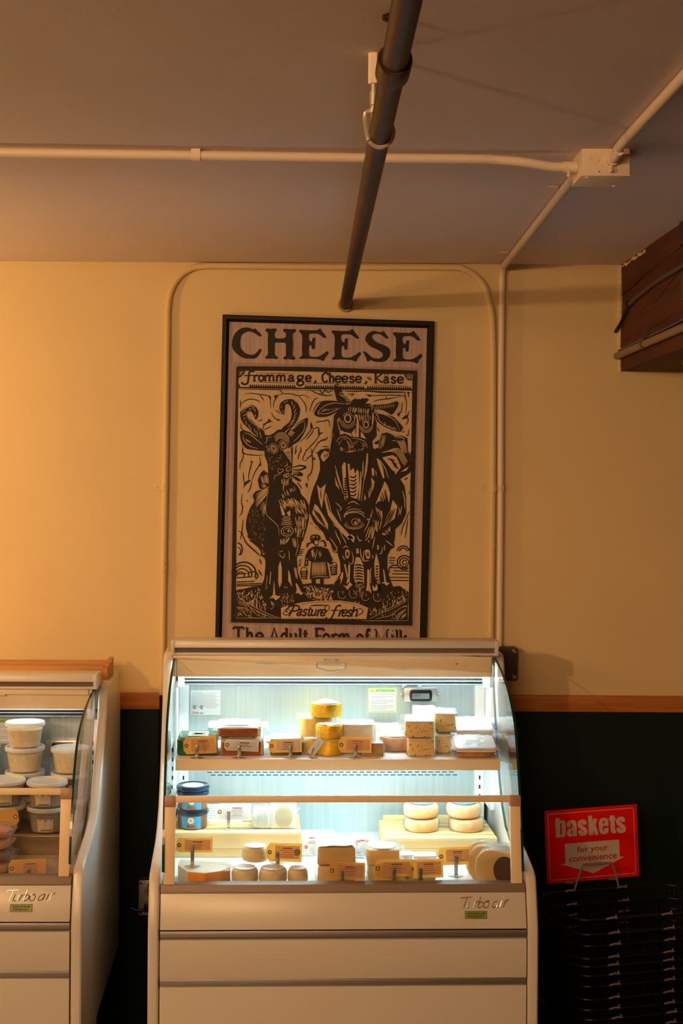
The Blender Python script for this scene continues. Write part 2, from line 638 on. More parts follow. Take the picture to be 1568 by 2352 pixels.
tag(build('blue_cable', b, mat('blue_cable_sheath', (.05, .07, .22), .4)), 'thin blue cable lying along the top of the beam conduit', 'cable')
pa = P(1420, 762, ZW).z; pb = P(1449, 700, ZW - .14).z
b = MB().tube(smooth_path([(x0 - .004, ZW, pa), (x0 + .002, ZW - .06, (pa + pb) / 2 - .004), (x0 + .004, ZW - .13, pb)], 5), .005, 8, mat=M_DARK)
b.tube(smooth_path([(x0 + .004, ZW - .13, pb), (x0 + .004, ZW - .3, pb + .012), (x0 + .003, ZW - .7, pb + .022), (x0 + .003, ZW - 2.4, pb + .02)], 5), .006, 8, mat=M_GREYBOX)
b.ball((x0 + .003, ZW - .135, pb + .003), .010, M_DARK, 6)
tag(build('bent_cable', b, None), 'dark kinked cable on the side of the beam, above the conduit', 'cable')
t = thing('beam_hanger', 'dark metal hanger strap on the upper side of the timber beam', 'bracket', (bx, 3.47, CEIL))
build('strap_plate', MB().box(-.012, -.002, -.06, .03, -.06, -.002), M_BLACK, t, bevel=.003)
build('strap_arm', MB().box(-.014, -.002, -.09, .0, -.2, -.13), M_BLACK, t, bevel=.003)
b = MB().box(-.0, .22, -.03, .04, -.02, 0)
t = thing('flat_bar', 'black flat bar fixed under the timber beam at the right edge', 'bracket', (bx + .05, 3.68, bz))
build('bar', MB().prism([(0, -.014), (.012, -.03), (.2, -.034), (.2, -.001), (.03, -.001)], 'y', -.03, .03), M_BLACK, t, bevel=.002)

# steel pipe crossing the room under the ceiling
pz = P(795, 700, ZW).z
pxw = P(793, 700, ZW).x
t = thing('steel_pipe', 'dark brown steel pipe running under the ceiling into the back wall', 'pipe', (pxw, ZW, pz))
b = MB().tube([(0, 0, 0), (0, -.15, 0), (0, -2.41, 0)], .0168, 24)
b.tube([(0, -2.38, 0), (0, -5.2, 0)], .0168, 24)
build('pipe', b, M_PIPE, t)
b = MB().lathe([(.0172, -.032), (.0205, -.033), (.0222, -.028), (.0222, .028), (.0205, .033), (.0172, .032)], 28, M=Matrix.Translation((0, -2.40, 0)) @ Matrix.Rotation(R(90), 4, 'X'))
build('coupling', b, M_PIPE, t)
b = MB().lathe([(.0170, -.006), (.021, -.008), (.0225, 0), (.0225, .012)], 18, M=Matrix.Translation((0, -.006, 0)) @ Matrix.Rotation(R(90), 4, 'X'))
build('wall_collar', b, mat('crumbly_plaster', (.45, .28, .13), .9, bump=.6, bscale=200), t, disp=.003, dscale=300)
# hanger
hy = 2.15
hx = P(858, 190, hy).x
t = thing('pipe_hanger', 'white hex rod nut and wire loop hanging the steel pipe from the ceiling', 'hanger', (hx, hy, CEIL))
b = MB().lathe([(.0095, 0), (.0085, -.001), (.0085, -.045), (.0075, -.046)], 6)
build('hex_coupling', b, M_CCOND, t, smooth=20)
b = MB().lathe([(.0042, -.046), (.0042, -.058), (.0062, -.058), (.0062, -.078), (.0045, -.079), (.0045, -.084), (.0085, -.084), (.0085, -.090), (.004, -.091), (.0038, -.115), (.002, -.118)], 12)
build('threaded_rod', b, M_ROD, t)
cxp, czp = pxw - hx, pz - CEIL
pts = [(-.012, .0, -.088), (-.013, 0, -.10)]
for k in range(15):
    a = R(200 + k * 13.5)
    pts.append((cxp + .0195 * math.cos(a), -.012 - .01 * math.sin(a), czp + .0195 * math.sin(a)))
pts += [(cxp + .018, -.004, czp + .012), (.01, 0, -.09)]
b = MB().tube(smooth_path(pts, 3), .0034, 8, flat=.5)
b.tube([(-.012, 0, -.088), (0.0, -.002, -.086), (.010, 0, -.088)], .0034, 8)
build('loop_strap', b, M_ROD, t)
b = MB()
b.ball((0, 0, -.006), .007, n=5, sc=(1, 1.1, .6))
for k in range(7):
    b.ball((.006 * math.cos(k * .9), .006 * math.sin(k * .9), -.004), .004, n=4)
bp_ = PH(892, 34, CEIL)
tag(build('ceiling_stub', b, M_PIPE, M=Matrix.Translation(bp_)), 'small rusty stub poking from the ceiling beside the steel pipe', 'stub')

# ceiling conduits and junction box
def pc(px, py, drop=.0115):
    return PH(px, py, CEIL - drop)
bl = PH(1336, 341, CEIL); br = PH(1445, 343, CEIL)
bw, bh, bd = br.x - bl.x, .051, .097
jb = thing('ceiling_junction_box', 'square cream-painted metal junction box on the ceiling where three conduits meet', 'box', (bl.x, bl.y, CEIL))
b = MB().box(0, bw, 0, bd, -bh, 0)
build('box_body', b, M_CCOND, jb, bevel=.0015)
build('cover_plate', MB().box(-.0015, bw + .0015, -.0015, bd + .0015, -bh - .002, -bh), M_CCOND, jb, bevel=.0005)
k_ = MB()
k_.lathe([(.0105, 0), (.0105, .0008), (.0095, .0012), (.0093, .0004)], 24, M=Matrix.Translation((.023, 0, -.021)) @ Matrix.Rotation(R(90), 4, 'X'))
build('knockout', k_, M_CCOND, jb)
for x in (.034, .057):
    build('screw_hole', MB().lathe([(.0013, 0), (.0013, .0006)], 10, M=Matrix.Translation((x, 0, -.0445)) @ Matrix.Rotation(R(90), 4, 'X')), M_DARK, jb)
for (x, y) in ((.012, .01), (bw - .012, bd - .01)):
    build('cover_screw', MB().lathe([(.003, -bh - .001), (.0035, -bh - .004), (.001, -bh - .005)], 10, M=Matrix.Translation((x, y, 0))), M_CCOND, jb)
# run to the left
c0 = Vector((bl.x, bl.y + .045, CEIL - .026))
t = thing('left_conduit', 'cream conduit crossing the ceiling from the left edge to the junction box', 'conduit', c0)
path = [pc(-320, 346), pc(0, 350.5), pc(450, 357), pc(870, 363), pc(1080, 365)]
path += [pc(1140, 367, .012), pc(1200, 372, .017), c0 + Vector((-.055, .0, .001)), c0 + Vector((-.03, 0, 0)), c0 + Vector((.004, 0, 0))]
build('conduit_pipe', MB().tube(smooth_path(path, 6), .0092, 14), M_CCOND, t, world=True)
b = MB().tube([c0 + Vector((-.028, 0, 0)), c0 + Vector((-.002, 0, 0))], .0112, 14)
b.tube([c0 + Vector((-.018, 0, 0)), c0 + Vector((-.018, -.004, -.016))], .0026, 8)
b.ball(c0 + Vector((-.018, -.004, -.017)), .004, n=6)
build('connector', b, M_CCOND, t, world=True)
s0 = pc(450, 357)
b = MB()
b.box(-.011, .011, -.014, .006, -.0005, .0015, M=Matrix.Translation((s0.x, s0.y + .030, CEIL - .002)))
arc = [Vector((0, .012, -.0115 + .0115))] + [Vector((0, .0108 * math.cos(a), -.0115 + .0108 * math.sin(a) * -1)) for a in [R(d) for d in range(0, 181, 15)]] + [Vector((0, -.0112, 0))]
rows = [[(s0.x + dx, s0.y + q.y, CEIL + q.z - .0005) for dx in (-.009, .009)] for q in arc]
b.grid(rows)
b.ball((s0.x, s0.y + .026, CEIL - .004), .003, n=6)
build('strap', b, M_CCOND, t, world=True)
# run to the back wall and down the wall
c1 = Vector((bl.x + .020, bl.y + bd, CEIL - .012))
t = thing('back_conduit', 'cream conduit from the junction box to the wall, then down behind the big case', 'conduit', c1)
wtop = P(1153, 640, ZW - .012)
pe = Vector((wtop.x, ZW - .05, CEIL - .0115))
path = [c1 + Vector((0, -.002, 0)), c1 + Vector((0, .06, 0))]
for k in range(1, 8):
    u = k / 8
    path.append(c1.lerp(pe, u))
path += [pe, Vector((wtop.x, ZW - .027, CEIL - .016)), Vector((wtop.x, ZW - .0125, CEIL - .035)), wtop, P(1150, 900, ZW - .0115), P(1149, 1200, ZW - .0115), P(1146, 1490, ZW - .0115)]
build('conduit_pipe', MB().tube(smooth_path(path, 5), .0095, 14), M_CCOND, t, world=True)
for (px, py) in ((1310, 440), (1168, 588)):
    q = pc(px, py)
    q.x = c1.x + (pe.x - c1.x) * (q.y - c1.y) / (pe.y - c1.y)
    b = MB()
    rows = [[(q.x + .0112 * math.cos(a), q.y + dy, CEIL - .0115 - .0112 * math.sin(a)) for dy in (-.009, .009)] for a in [R(d) for d in range(-60, 241, 20)]]
    b.grid(rows)
    b.box(q.x - .032, q.x - .010, q.y - .009, q.y + .009, CEIL - .003, CEIL - .001)
    build('strap', b, M_CCOND, t, world=True)
# run to the camera side
c2 = Vector((bl.x + .058, bl.y, CEIL - .022))
t = thing('front_conduit', 'cream conduit rising from the junction box to the right edge of the ceiling', 'conduit', c2)
path = [c2 + Vector((0, .004, 0)), c2 + Vector((0, -.03, 0)), c2 + Vector((0, -.06, .003)), c2 + Vector((0, -.10, .0105)), c2 + Vector((0, -.6, .0105)), c2 + Vector((-.0, -2.6, .0105))]
build('conduit_pipe', MB().tube(smooth_path(path, 6), .0095, 14), M_CCOND, t, world=True)
b = MB().tube([c2 + Vector((0, -.012, 0)), c2 + Vector((0, .002, 0))], .0125, 16)
b.tube([c2 + Vector((-.002, -.008, -.010)), c2 + Vector((-.004, -.010, -.021))], .0026, 8)
b.ball(c2 + Vector((-.004, -.010, -.022)), .0045, n=6)
build('connector', b, M_CCOND, t, world=True)
# arched conduit on the wall round the poster
t = thing('arched_conduit', 'cream-painted conduit arching round the cheese poster, its left leg running down to the floor', 'conduit', P(385, 1000, ZW))
zc = ZW - .0105
pts = [(371, 1596), (373, 1500), (376, 1300), (381, 1000), (384, 760), (385, 710), (391, 672), (408, 640), (434, 619), (470, 611), (560, 611), (800, 614), (1030, 614), (1066, 619), (1094, 636), (1114, 662), (1125, 700), (1131, 760), (1132, 1000), (1130, 1250), (1126, 1500)]
build('conduit_pipe', MB().tube(smooth_path([P(x, y, zc) for x, y in pts], 5), .0092, 14), M_WALL, t, world=True)
build('painted_lower_leg', MB().tube([P(371, 1596, zc), P(369, 1900, zc), P(366, 2400, zc)], .0093, 14), M_GREEN, t, world=True)
def wall_strap(px, py, x0, x1, holes, parent):
    b = MB()
    c = P(px, py, ZW)
    for cx_ in [P(h_, py, ZW).x for h_ in x1]:
        rows = [[(cx_ + .0112 * math.cos(a), zc - .0108 * math.sin(a), c.z + dz) for dz in (-.010, .010)] for a in [R(d) for d in range(-25, 206, 15)]]
        b.grid(rows)
    for (a_, b_) in holes:
        q0, q1 = P(a_, py, ZW), P(b_, py, ZW)
        b.box(q0.x, q1.x, ZW - .0028, ZW - .0004, c.z - .010, c.z + .010)
        b.ball(((q0.x + q1.x) / 2 - .004, ZW - .003, c.z), .0032, n=6, sc=(1, .6, 1))
    build('strap', b, M_WALL, parent, world=True)
wall_strap(379, 1118, 0, [379], [(355, 372)], t)
wall_strap(1141, 1121, 0, [1131, 1149], [(1102, 1123), (1157, 1167)], t)
b = MB().tube([P(376, 1285, zc), P(375.5, 1317, zc)], .0108, 14)
for yy in (1294, 1310):
    q = P(377, yy, ZW - .022)
    b.lathe([(.0035, 0), (.0035, .005), (.002, .006)], 6, M=Matrix.Translation(q) @ Matrix.Rotation(R(90), 4, 'X'))
build('set_screw_coupling', b, M_WALL, t, world=True)

# grey cast box behind the case
q0, q1 = P(1105, 1483, ZW), P(1183, 1559, ZW)
t = thing('grey_wall_box', 'dark grey cast metal electrical box on the wall behind the big case, right end showing', 'box', (q0.x, ZW, q1.z))
w_, h_ = q1.x - q0.x, q0.z - q1.z
build('box_body', MB().box(0, w_, -.048, 0, 0, h_), M_GREYBOX, t, bevel=.008, seg=3)
build('box_cover', MB().box(.003, w_ - .012, -.053, -.047, .004, h_ - .004), M_GREYBOX, t, bevel=.003)
for zz in (.011, h_ - .011):
    build('corner_screw', MB().lathe([(.007, 0), (.007, .007), (.0045, .009), (.0035, .004)], 14, M=Matrix.Translation((w_ - .011, -.047, zz)) @ Matrix.Rotation(R(90), 4, 'X')), M_STEEL, t)

# outlet between the cases with a plug and cord
q0, q1 = P(322, 2013, ZW), P(372, 2093, ZW)
t = thing('wall_outlet', 'metal duplex outlet cover on the dark green wall between the two cases', 'outlet', (q0.x, ZW, q1.z))
w_, h_ = q1.x - q0.x, q0.z - q1.z
build('outlet_box', MB().box(0, w_, -.040, 0, 0, h_), M_STEEL, t, bevel=.004)
b = MB().box(.001, w_ - .001, -.044, -.040, .001, h_ - .001)
build('cover_plate', b, mat('plated_cover', (.66, .62, .60), .35, metal=.6), t, bevel=.003)
cxo = w_ * .52
for zz in (h_ * .70, h_ * .30):
    b = MB().lathe([(.016, 0), (.0165, .002), (.015, .003)], 20, mat=mat('outlet_face', (.40, .34, .32), .5), M=Matrix.Translation((cxo, -.044, zz)) @ Matrix.Rotation(R(90), 4, 'X'))
    for dx in (-.006, .006):
        b.box(cxo + dx - .001, cxo + dx + .001, -.0478, -.0468, zz, zz + .008, M_DARK)
    b.lathe([(.0025, 0), (.0025, .0006)], 8, M_DARK, Matrix.Translation((cxo, -.0470, zz - .007)) @ Matrix.Rotation(R(90), 4, 'X'))
    build('receptacle', b, None, t)
for (x, z) in ((.007, .008), (.007, h_ - .008), (w_ * .46, h_ - .012)):
    build('cover_screw', MB().lathe([(.003, 0), (.003, .0012)], 10, M=Matrix.Translation((x, -.044, z)) @ Matrix.Rotation(R(90), 4, 'X')), M_DARK, t)
pc0 = Vector((q0.x + cxo, ZW - .048, q1.z + h_ * .30))
t = thing('power_cord', 'black plug and cord leaving the outlet toward the smaller case', 'cord', pc0)
build('plug', MB().box(-.014, .014, -.03, .0, -.012, .012), M_BLACK, t, bevel=.004)
pts = [pc0 + Vector((-.008, -.02, -.004)), pc0 + Vector((-.03, -.025, -.006)), pc0 + Vector((-.06, -.025, .002)), P(285, 2083, ZW - .04), P(255, 2110, ZW - .035), P(235, 2170, ZW - .035), P(225, 2330, ZW - .035), P(250, 2400, ZW - .03)]
build('cord', MB().tube(smooth_path(pts, 6), .0045, 8), M_BLACK, t, world=True)
pts = [P(1200, 2268, ZW - .012), P(1246, 2302, ZW - .012), P(1300, 2347, ZW - .012), P(1350, 2388, ZW - .012), Vector((1.0, ZW - .02, .006)), Vector((1.5, ZW - .03, .006))]
tag(build('slanting_cord', MB().tube(smooth_path(pts, 6), .0045, 8), mat('brown_cord', (.30, .19, .11), .5)), 'thin brown cord slanting down the dark wall right of the big case', 'cord')
# ------------------------------------------------------------------ framed woodcut poster
ZP = ZW - .016
M_POSTER = mat('lilac_grey_poster_paper', (0.40, 0.30, 0.29), 0.75, col2=(0.52, 0.40, 0.385), vscale=9, stretch=(9, 1, .22), thresh=(.32, .62), spec=.3)
M_PTONE = mat('poster_tint_border', (0.33, 0.245, 0.24), 0.75, col2=(0.42, 0.315, 0.305), vscale=9, stretch=(9, 1, .22), spec=.3)
M_CREAM = mat('cream_print_ground', (0.56, 0.43, 0.28), 0.75, col2=(0.66, 0.51, 0.34), vscale=9, stretch=(9, 1, .22), spec=.3)
M_INK = mat('black_printing_ink', (0.022, 0.016, 0.012), 0.62, var=.25, vscale=60, spec=.3)
M_FRAME = mat('black_frame', (0.006, 0.005, 0.005), 0.45, spec=.25)
poster = thing('framed_poster', 'black-framed woodcut poster of a goat and a cow, hanging tilted above the big case', 'poster', P(745, 1540, ZW))
def W(px, py, layer=0):
    return P(px, py, ZP - layer * .00035)
fo = [(512, 724), (995.5, 739.5), (976, 1560), (493, 1545)]
fi = [(527.5, 740.5), (979.5, 755.5), (960.5, 1543), (508.5, 1529)]
b = MB()
sec = [(0.0, ZW - .001), (0.0, ZW - .020), (.22, ZW - .026), (.6, ZW - .026), (.85, ZW - .021), (1.0, ZW - .0165), (1.0, ZW - .001)]
rings = []
for (t_, zz) in sec:
    rings.append([P(fo[k][0] + (fi[k][0] - fo[k][0]) * t_, fo[k][1] + (fi[k][1] - fo[k][1]) * t_, ZW) for k in range(4)])
    rings[-1] = [Vector((p.x, zz, p.z)) for p in rings[-1]]
for k in range(4):
    k2 = (k + 1) % 4
    fb = MB()
    n = len(sec)
    fb.add([rings[i][k] for i in range(n)] + [rings[i][k2] for i in range(n)], [(i, (i + 1) % n, n + (i + 1) % n, n + i) for i in range(n)])
    build('frame_bar', fb, M_FRAME, poster, world=True, smooth=30)
b = MB()
q = [W(x, y, 0) for x, y in ((520, 732), (987, 747), (968, 1552), (501, 1537))]
q2 = [Vector((p.x, ZW - .002, p.z)) for p in q]
b.add(q + q2, [(0, 1, 2, 3), (7, 6, 5, 4), (0, 4, 5, 1), (1, 5, 6, 2), (2, 6, 7, 3), (3, 7, 4, 0)])
build('paper', b, M_POSTER, poster, world=True, smooth=0)

from mathutils.geometry import tessellate_polygon
class Ink(MB):
    def lift(self, layer, m):
        "a few microns between printed shapes of one colour, so that none lies exactly in another"
        self.cnt = getattr(self, 'cnt', {})
        self.cnt[m] = self.cnt.get(m, 0) + 1
        return layer * 3 + min(self.cnt[m] * .0045, 2.7)
    def poly(self, pts, layer, m, sm=0):
        if sm:
            pts = [(p.x, p.y) for p in smooth_path([(x, y, 0) for x, y in pts], sm, closed=True)]
        layer = self.lift(layer, m)
        tris = tessellate_polygon([[Vector((x, y, 0)) for x, y in pts]])
        self.add([W(x, y, layer) for x, y in pts], [tuple(t) for t in tris], m)
    def line(self, pts, w, layer, m, taper=True, sm=4):
        if sm and len(pts) > 2:
            pts = [(p.x, p.y) for p in smooth_path([(x, y, 0) for x, y in pts], sm)]
        elif taper:
            (xa, ya), (xb, yb) = pts[0], pts[-1]
            if len(pts) == 2:
                pts = [(xa + (xb - xa) * k / 4, ya + (yb - ya) * k / 4) for k in range(5)]
        layer = self.lift(layer, m)
        vs_, fs = strip2(pts, w, taper)
        self.add([W(x, y, layer) for x, y in vs_], fs, m)
    def ring(self, cx, cy, rx, ry, w, layer, m, rot=0, a0=0, a1=360):
        pts = []
        n = 28
        for k in range(n + 1):
            a = R(a0 + (a1 - a0) * k / n)
            x, y = rx * math.cos(a), ry * math.sin(a)
            c, s = math.cos(R(rot)), math.sin(R(rot))
            pts.append((cx + x * c - y * s, cy + x * s + y * c))
        self.line(pts, w, layer, m, taper=False, sm=0)
    def disc(self, cx, cy, rx, ry, layer, m, rot=0):
        pts = []
        for k in range(20):
            a = 2 * PI * k / 20
            x, y = rx * math.cos(a), ry * math.sin(a)
            c, s = math.cos(R(rot)), math.sin(R(rot))
            pts.append((cx + x * c - y * s, cy + x * s + y * c))
        self.poly(pts, layer, m)
def zc_(x0, y0, s):
    return lambda pts: [(x0 + x * s, y0 + y * s) for x, y in pts]
ZA = zc_(520, 740, .15306); ZB = zc_(740, 740, .15306)
ZC = zc_(530, 840, .14031); ZD = zc_(730, 840, .14668)
ZE = zc_(530, 1030, .13393); ZF = zc_(710, 1030, .15944)
ZG = zc_(520, 1230, .14031); ZH = zc_(720, 1230, .15306)

# heading CHEESE
ink = Ink()
gC = [(330,80),(400,105),(432,92),(460,125),(527,195),(512,215),(470,200),(420,165),(350,140),(290,150),(230,190),(212,250),(205,310),(212,380),(245,430),(300,475),(370,490),(420,480),(460,445),(490,405),(520,405),(522,430),(480,500),(430,545),(350,548),(270,543),(200,510),(130,450),(95,400),(80,340),(90,260),(120,180),(180,115),(250,82)]
gH = [(610,92),(665,100),(735,92),(752,110),(745,140),(722,165),(725,215),(745,240),(800,245),(860,240),(890,215),(892,165),(855,140),(848,115),(870,98),(950,105),(1020,102),(1045,120),(1035,148),(1000,165),(992,220),(1000,330),(990,480),(1005,510),(1032,535),(1020,562),(985,565),(930,552),(880,560),(850,545),(860,520),(890,500),(892,420),(890,335),(870,308),(800,308),(740,305),(728,330),(725,420),(728,490),(760,515),(768,540),(745,555),(690,545),(610,550),(580,535),(590,510),(618,490),(620,400),(618,250),(622,170),(585,130),(588,105)]
gE = [(1110,112),(1200,120),(1330,122),(1375,110),(1402,92),(1430,130),(1495,215),(1482,242),(1440,225),(1385,180),(1320,172),(1260,175),(1235,195),(1235,250),(1255,285),(1280,290),(1285,250),(1310,230),(1332,240),(1328,300),(1325,385),(1305,405),(1280,395),(1275,355),(1255,345),(1238,370),(1235,450),(1245,500),(1275,518),(1360,520),(1430,490),(1500,440),(1527,445),(1525,480),(1480,530),(1462,580),(1440,578),(1390,560),(1300,550),(1200,550),(1110,552),(1092,540),(1105,520),(1135,495),(1130,400),(1135,280),(1130,190),(1092,145),(1090,122)]
gS = [(780,130),(860,150),(900,145),(918,132),(945,170),(990,230),(982,250),(950,240),(905,205),(860,180),(800,175),(755,195),(748,230),(790,285),(870,325),(950,355),(1005,400),(1018,450),(1005,520),(950,580),(870,597),(780,590),(720,568),(685,595),(665,570),(650,520),(612,450),(630,437),(680,470),(740,525),(800,545),(870,540),(905,510),(905,475),(870,440),(800,400),(740,375),(690,335),(650,280),(645,240),(670,180),(720,145)]
sh = lambda pts, dx, dy: [(x + dx, y + dy) for x, y in pts]
ink.poly(ZA(gC), 1, M_INK, 2); ink.poly(ZA(gH), 1, M_INK, 2); ink.poly(ZA(gE), 1, M_INK, 2)
ink.poly(sh(ZA(gE), 74.6, 1.5), 1, M_INK, 2); ink.poly(ZB(gS), 1, M_INK, 2); ink.poly(sh(ZA(gE), 215.4, 5.8), 1, M_INK, 2)
build('heading_lettering', ink, None, poster, world=True, smooth=0, recalc=False)

# simple serif pen letters, u across, v up (1 = x-height)
def arc(cx, cy, rx, ry, a0, a1, n=14):
    return [(cx + rx * math.cos(R(a0 + (a1 - a0) * k / n)), cy + ry * math.sin(R(a0 + (a1 - a0) * k / n))) for k in range(n + 1)]
TH = 1.55      # cap and ascender height in x-heights
GL = {
 'r': [[(.28, 0), (.28, .95)], [(.02, 0), (.6, 0)], [(.02, .95), (.28, .95)], [(.28, .55), (.5, .9), (.78, 1), (.95, .82)]],
 'o': [arc(.5, .5, .42, .5, 0, 360, 20)],
 'e': [[(.1, .5), (.9, .56), (.82, .88), (.5, 1), (.16, .85), (.06, .5), (.18, .12), (.55, .0), (.95, .2)]],
 'm': [[(.12, 0), (.12, .95)], [(0, .95), (.12, .95)], [(.12, .7), (.3, 1), (.46, .9), (.5, 0)], [(.5, .7), (.68, 1), (.84, .9), (.88, 0)], [(.02, 0), (.24, 0)], [(.4, 0), (.62, 0)], [(.78, 0), (1, 0)]],
 'a': [[(.12, .8), (.45, 1), (.74, .85), (.76, .12), (1.0, .02)], [(.76, .58), (.3, .5), (.08, .25), (.3, 0), (.6, .1), (.76, .3)]],
 'g': [arc(.48, .66, .36, .34, 0, 360, 18), [(.28, .38), (.2, .18), (.5, .1), (.85, -.05), (.92, -.4), (.5, -.75), (.1, -.55), (.12, -.2), (.4, .08)], [(.74, .86), (1, 1)]],
 'f': [[(.98, TH - .2), (.85, TH + .02), (.62, TH - .05), (.5, 1.2), (.48, 0)], [(.15, .95), (.9, .95)], [(.2, 0), (.78, 0)]],
 'F!': [[(1, 1.5), (.86, 1.74), (.68, 1.62), (.58, 1.2), (.52, 0), (.42, -.5), (.2, -.62), (.02, -.45), (.04, -.2)], [(.2, .9), (.9, .95)]],
 'C': [[(.92, 1.15), (.88, 1.45), (.55, 1.55), (.2, 1.3), (.08, .8), (.18, .25), (.5, 0), (.9, .25)]],
 'h': [[(.2, 0), (.2, TH)], [(.02, TH), (.2, TH)], [(.2, .65), (.5, 1), (.75, .85), (.8, 0)], [(.02, 0), (.4, 0)], [(.62, 0), (1, 0)]],
 's': [[(.88, .75), (.62, 1), (.25, .9), (.2, .65), (.6, .48), (.88, .3), (.7, .03), (.35, 0), (.1, .25)]],
 ',': [[(.55, .25), (.6, .05), (.3, -.3)]],
 'K': [[(.2, 0), (.2, TH)], [(.02, 0), (.42, 0)], [(.02, TH), (.42, TH)], [(.9, TH), (.28, .75), (.95, 0)]],
 'T': [[(.5, 0), (.5, TH)], [(.0, TH - .22), (.08, TH), (.92, TH), (1, TH - .22)], [(.25, 0), (.75, 0)]],
 'A': [[(.08, 0), (.5, TH), (.92, 0)], [(.26, .5), (.74, .5)], [(0, 0), (.25, 0)], [(.75, 0), (1, 0)]],
 'd': [[(.8, 0), (.8, TH)], [(.55, TH), (.8, TH)], [(.8, .75), (.5, 1), (.14, .8), (.1, .3), (.4, 0), (.8, .25)], [(.8, 0), (1, 0)]],
 'u': [[(.18, 1), (.18, .3), (.4, 0), (.78, .25)], [(.8, 1), (.8, 0)], [(0, 1), (.18, 1)], [(.6, 1), (.8, 1)], [(.8, 0), (1, 0)]],
 'l': [[(.5, 0), (.5, TH)], [(.1, TH), (.5, TH)], [(.1, 0), (.9, 0)]],
 't': [[(.45, 1.4), (.45, .2), (.65, 0), (.95, .15)], [(.05, 1), (.9, 1)]],
 'F': [[(.25, 0), (.25, TH)], [(.05, TH), (.95, TH), (1, TH - .25)], [(.25, .8), (.75, .8)], [(.05, 0), (.5, 0)]],
 'M': [[(.15, 0), (.15, TH), (.5, .35), (.85, TH), (.85, 0)], [(0, 0), (.3, 0)], [(.7, 0), (1, 0)], [(0, TH), (.15, TH)], [(.85, TH), (1, TH)]],
 'i': [[(.5, 0), (.5, 1)], [(.15, 1), (.5, 1)], [(.1, 0), (.9, 0)], [(.42, TH - .12), (.55, TH - .08)]],
 'k': [[(.2, 0), (.2, TH)], [(.02, TH), (.2, TH)], [(.02, 0), (.4, 0)], [(.85, 1), (.25, .5), (.95, 0)]],
 'P': [[(.3, -.15), (.42, .7), (.5, TH)], [(.0, 1.2), (.12, TH), (.6, TH + .1), (1, TH - .2), (.95, .85), (.6, .7), (.42, .78)], [(.0, 1.2), (-.15, .8), (.05, .5)]],
}
SM_STROKES = {'C', 's', 'g', 'F!', 'a', 'e'}
def letter(ib, ch, x0, x1, ytop, ybase, w, layer, m, shear=0.0):
    for k, st in enumerate(GL[ch]):
        pts = [(x0 + u * (x1 - x0) + shear * v * (ybase - ytop), ybase - v * (ybase - ytop)) for u, v in st]
        n = len(st)
        horiz = n == 2 and abs(st[0][1] - st[1][1]) < .12
        curved = n > 3 and ch not in 'TFMA'
        ib.line(pts, w * (.62 if horiz else 1.0), layer, m, taper=False, sm=4 if curved else 0)
# lower line
ink = Ink()
def lowtop(x): return 1453.2 + (x - 547) * .0165
for ch, a_, b_ in (('T',535,560),('h',563.5,582.5),('e',587,604),('A',618,641),('d',645,661),('u',664,683),('l',685,693),('t',695,708),('F',721,743),('o',741,757),('r',759,774),('m',775,804),('o',818,834),('f',836,849),('M',859,893),('i',896,907),('l',906,917),('k',916,936)):
    yt = lowtop(a_)
    letter(ink, ch, a_, b_, yt, yt + 21.5, 5.8, 1, M_INK)
build('lower_lettering', ink, None, poster, world=True, smooth=0, recalc=False)

# ---- the printed picture
K = M_INK; L = M_CREAM
pr = Ink()
def kp(Z, pts, lay=2, sm=2): pr.poly(Z(pts), lay, K, sm)
def lp(Z, pts, lay=3, sm=2): pr.poly(Z(pts), lay, L, sm)
def kl(Z, pts, w=1.6, lay=2): pr.line(Z(pts), w * 1.45, lay, K)
def ll(Z, pts, w=1.4, lay=3): pr.line(Z(pts), w, lay, L)
rp = random.Random(11)
def hatch(Z, p0, p1, q0, q1, n, w, m=None, lay=3, jit=10, bend=0):
    for k in range(n):
        u = (k + .5) / n
        a_ = (p0[0] + (p1[0] - p0[0]) * u + rp.uniform(-jit, jit), p0[1] + (p1[1] - p0[1]) * u + rp.uniform(-jit, jit))
        b_ = (q0[0] + (q1[0] - q0[0]) * u + rp.uniform(-jit, jit), q0[1] + (q1[1] - q0[1]) * u + rp.uniform(-jit, jit))
        mid = ((a_[0] + b_[0]) / 2 + bend, (a_[1] + b_[1]) / 2)
        pr.line(Z([a_, mid, b_]), w * rp.uniform(.7, 1.25), lay, m or L)
def flecks(Z, poly, n, ln, w, ang=90, m=None, lay=3, spread=14):
    xs = [p[0] for p in poly]; ys = [p[1] for p in poly]
    c = 0
    while c < n:
        x, y = rp.uniform(min(xs), max(xs)), rp.uniform(min(ys), max(ys))
        ins = False
        for i in range(len(poly)):
            (xa, ya), (xb, yb) = poly[i], poly[i - 1]
            if (ya > y) != (yb > y) and x < (xb - xa) * (y - ya) / (yb - ya) + xa:
                ins = not ins
        c += 1
        if not ins:
            continue
        a_ = R(ang + rp.uniform(-spread, spread))
        l_ = ln * rp.uniform(.5, 1.3)
        pr.line(Z([(x, y), (x + l_ * math.cos(a_), y + l_ * math.sin(a_))]), w * rp.uniform(.6, 1.2), lay, m or L)
# tinted margin, ink border, cream ground
pr.poly([(536, 832), (963, 845), (951, 1442), (524, 1434)], .5, M_PTONE)
pr.poly([(542.5, 844), (546, 841), (700, 842.5), (957, 851), (958.5, 856), (952, 1140), (946.5, 1437), (740, 1434), (530, 1429.5), (535, 1140)], 1, K)
pr.poly([(548, 850), (947, 859), (942, 1140), (938, 1420), (541.5, 1418), (544, 1140)], 2 - .5, L)
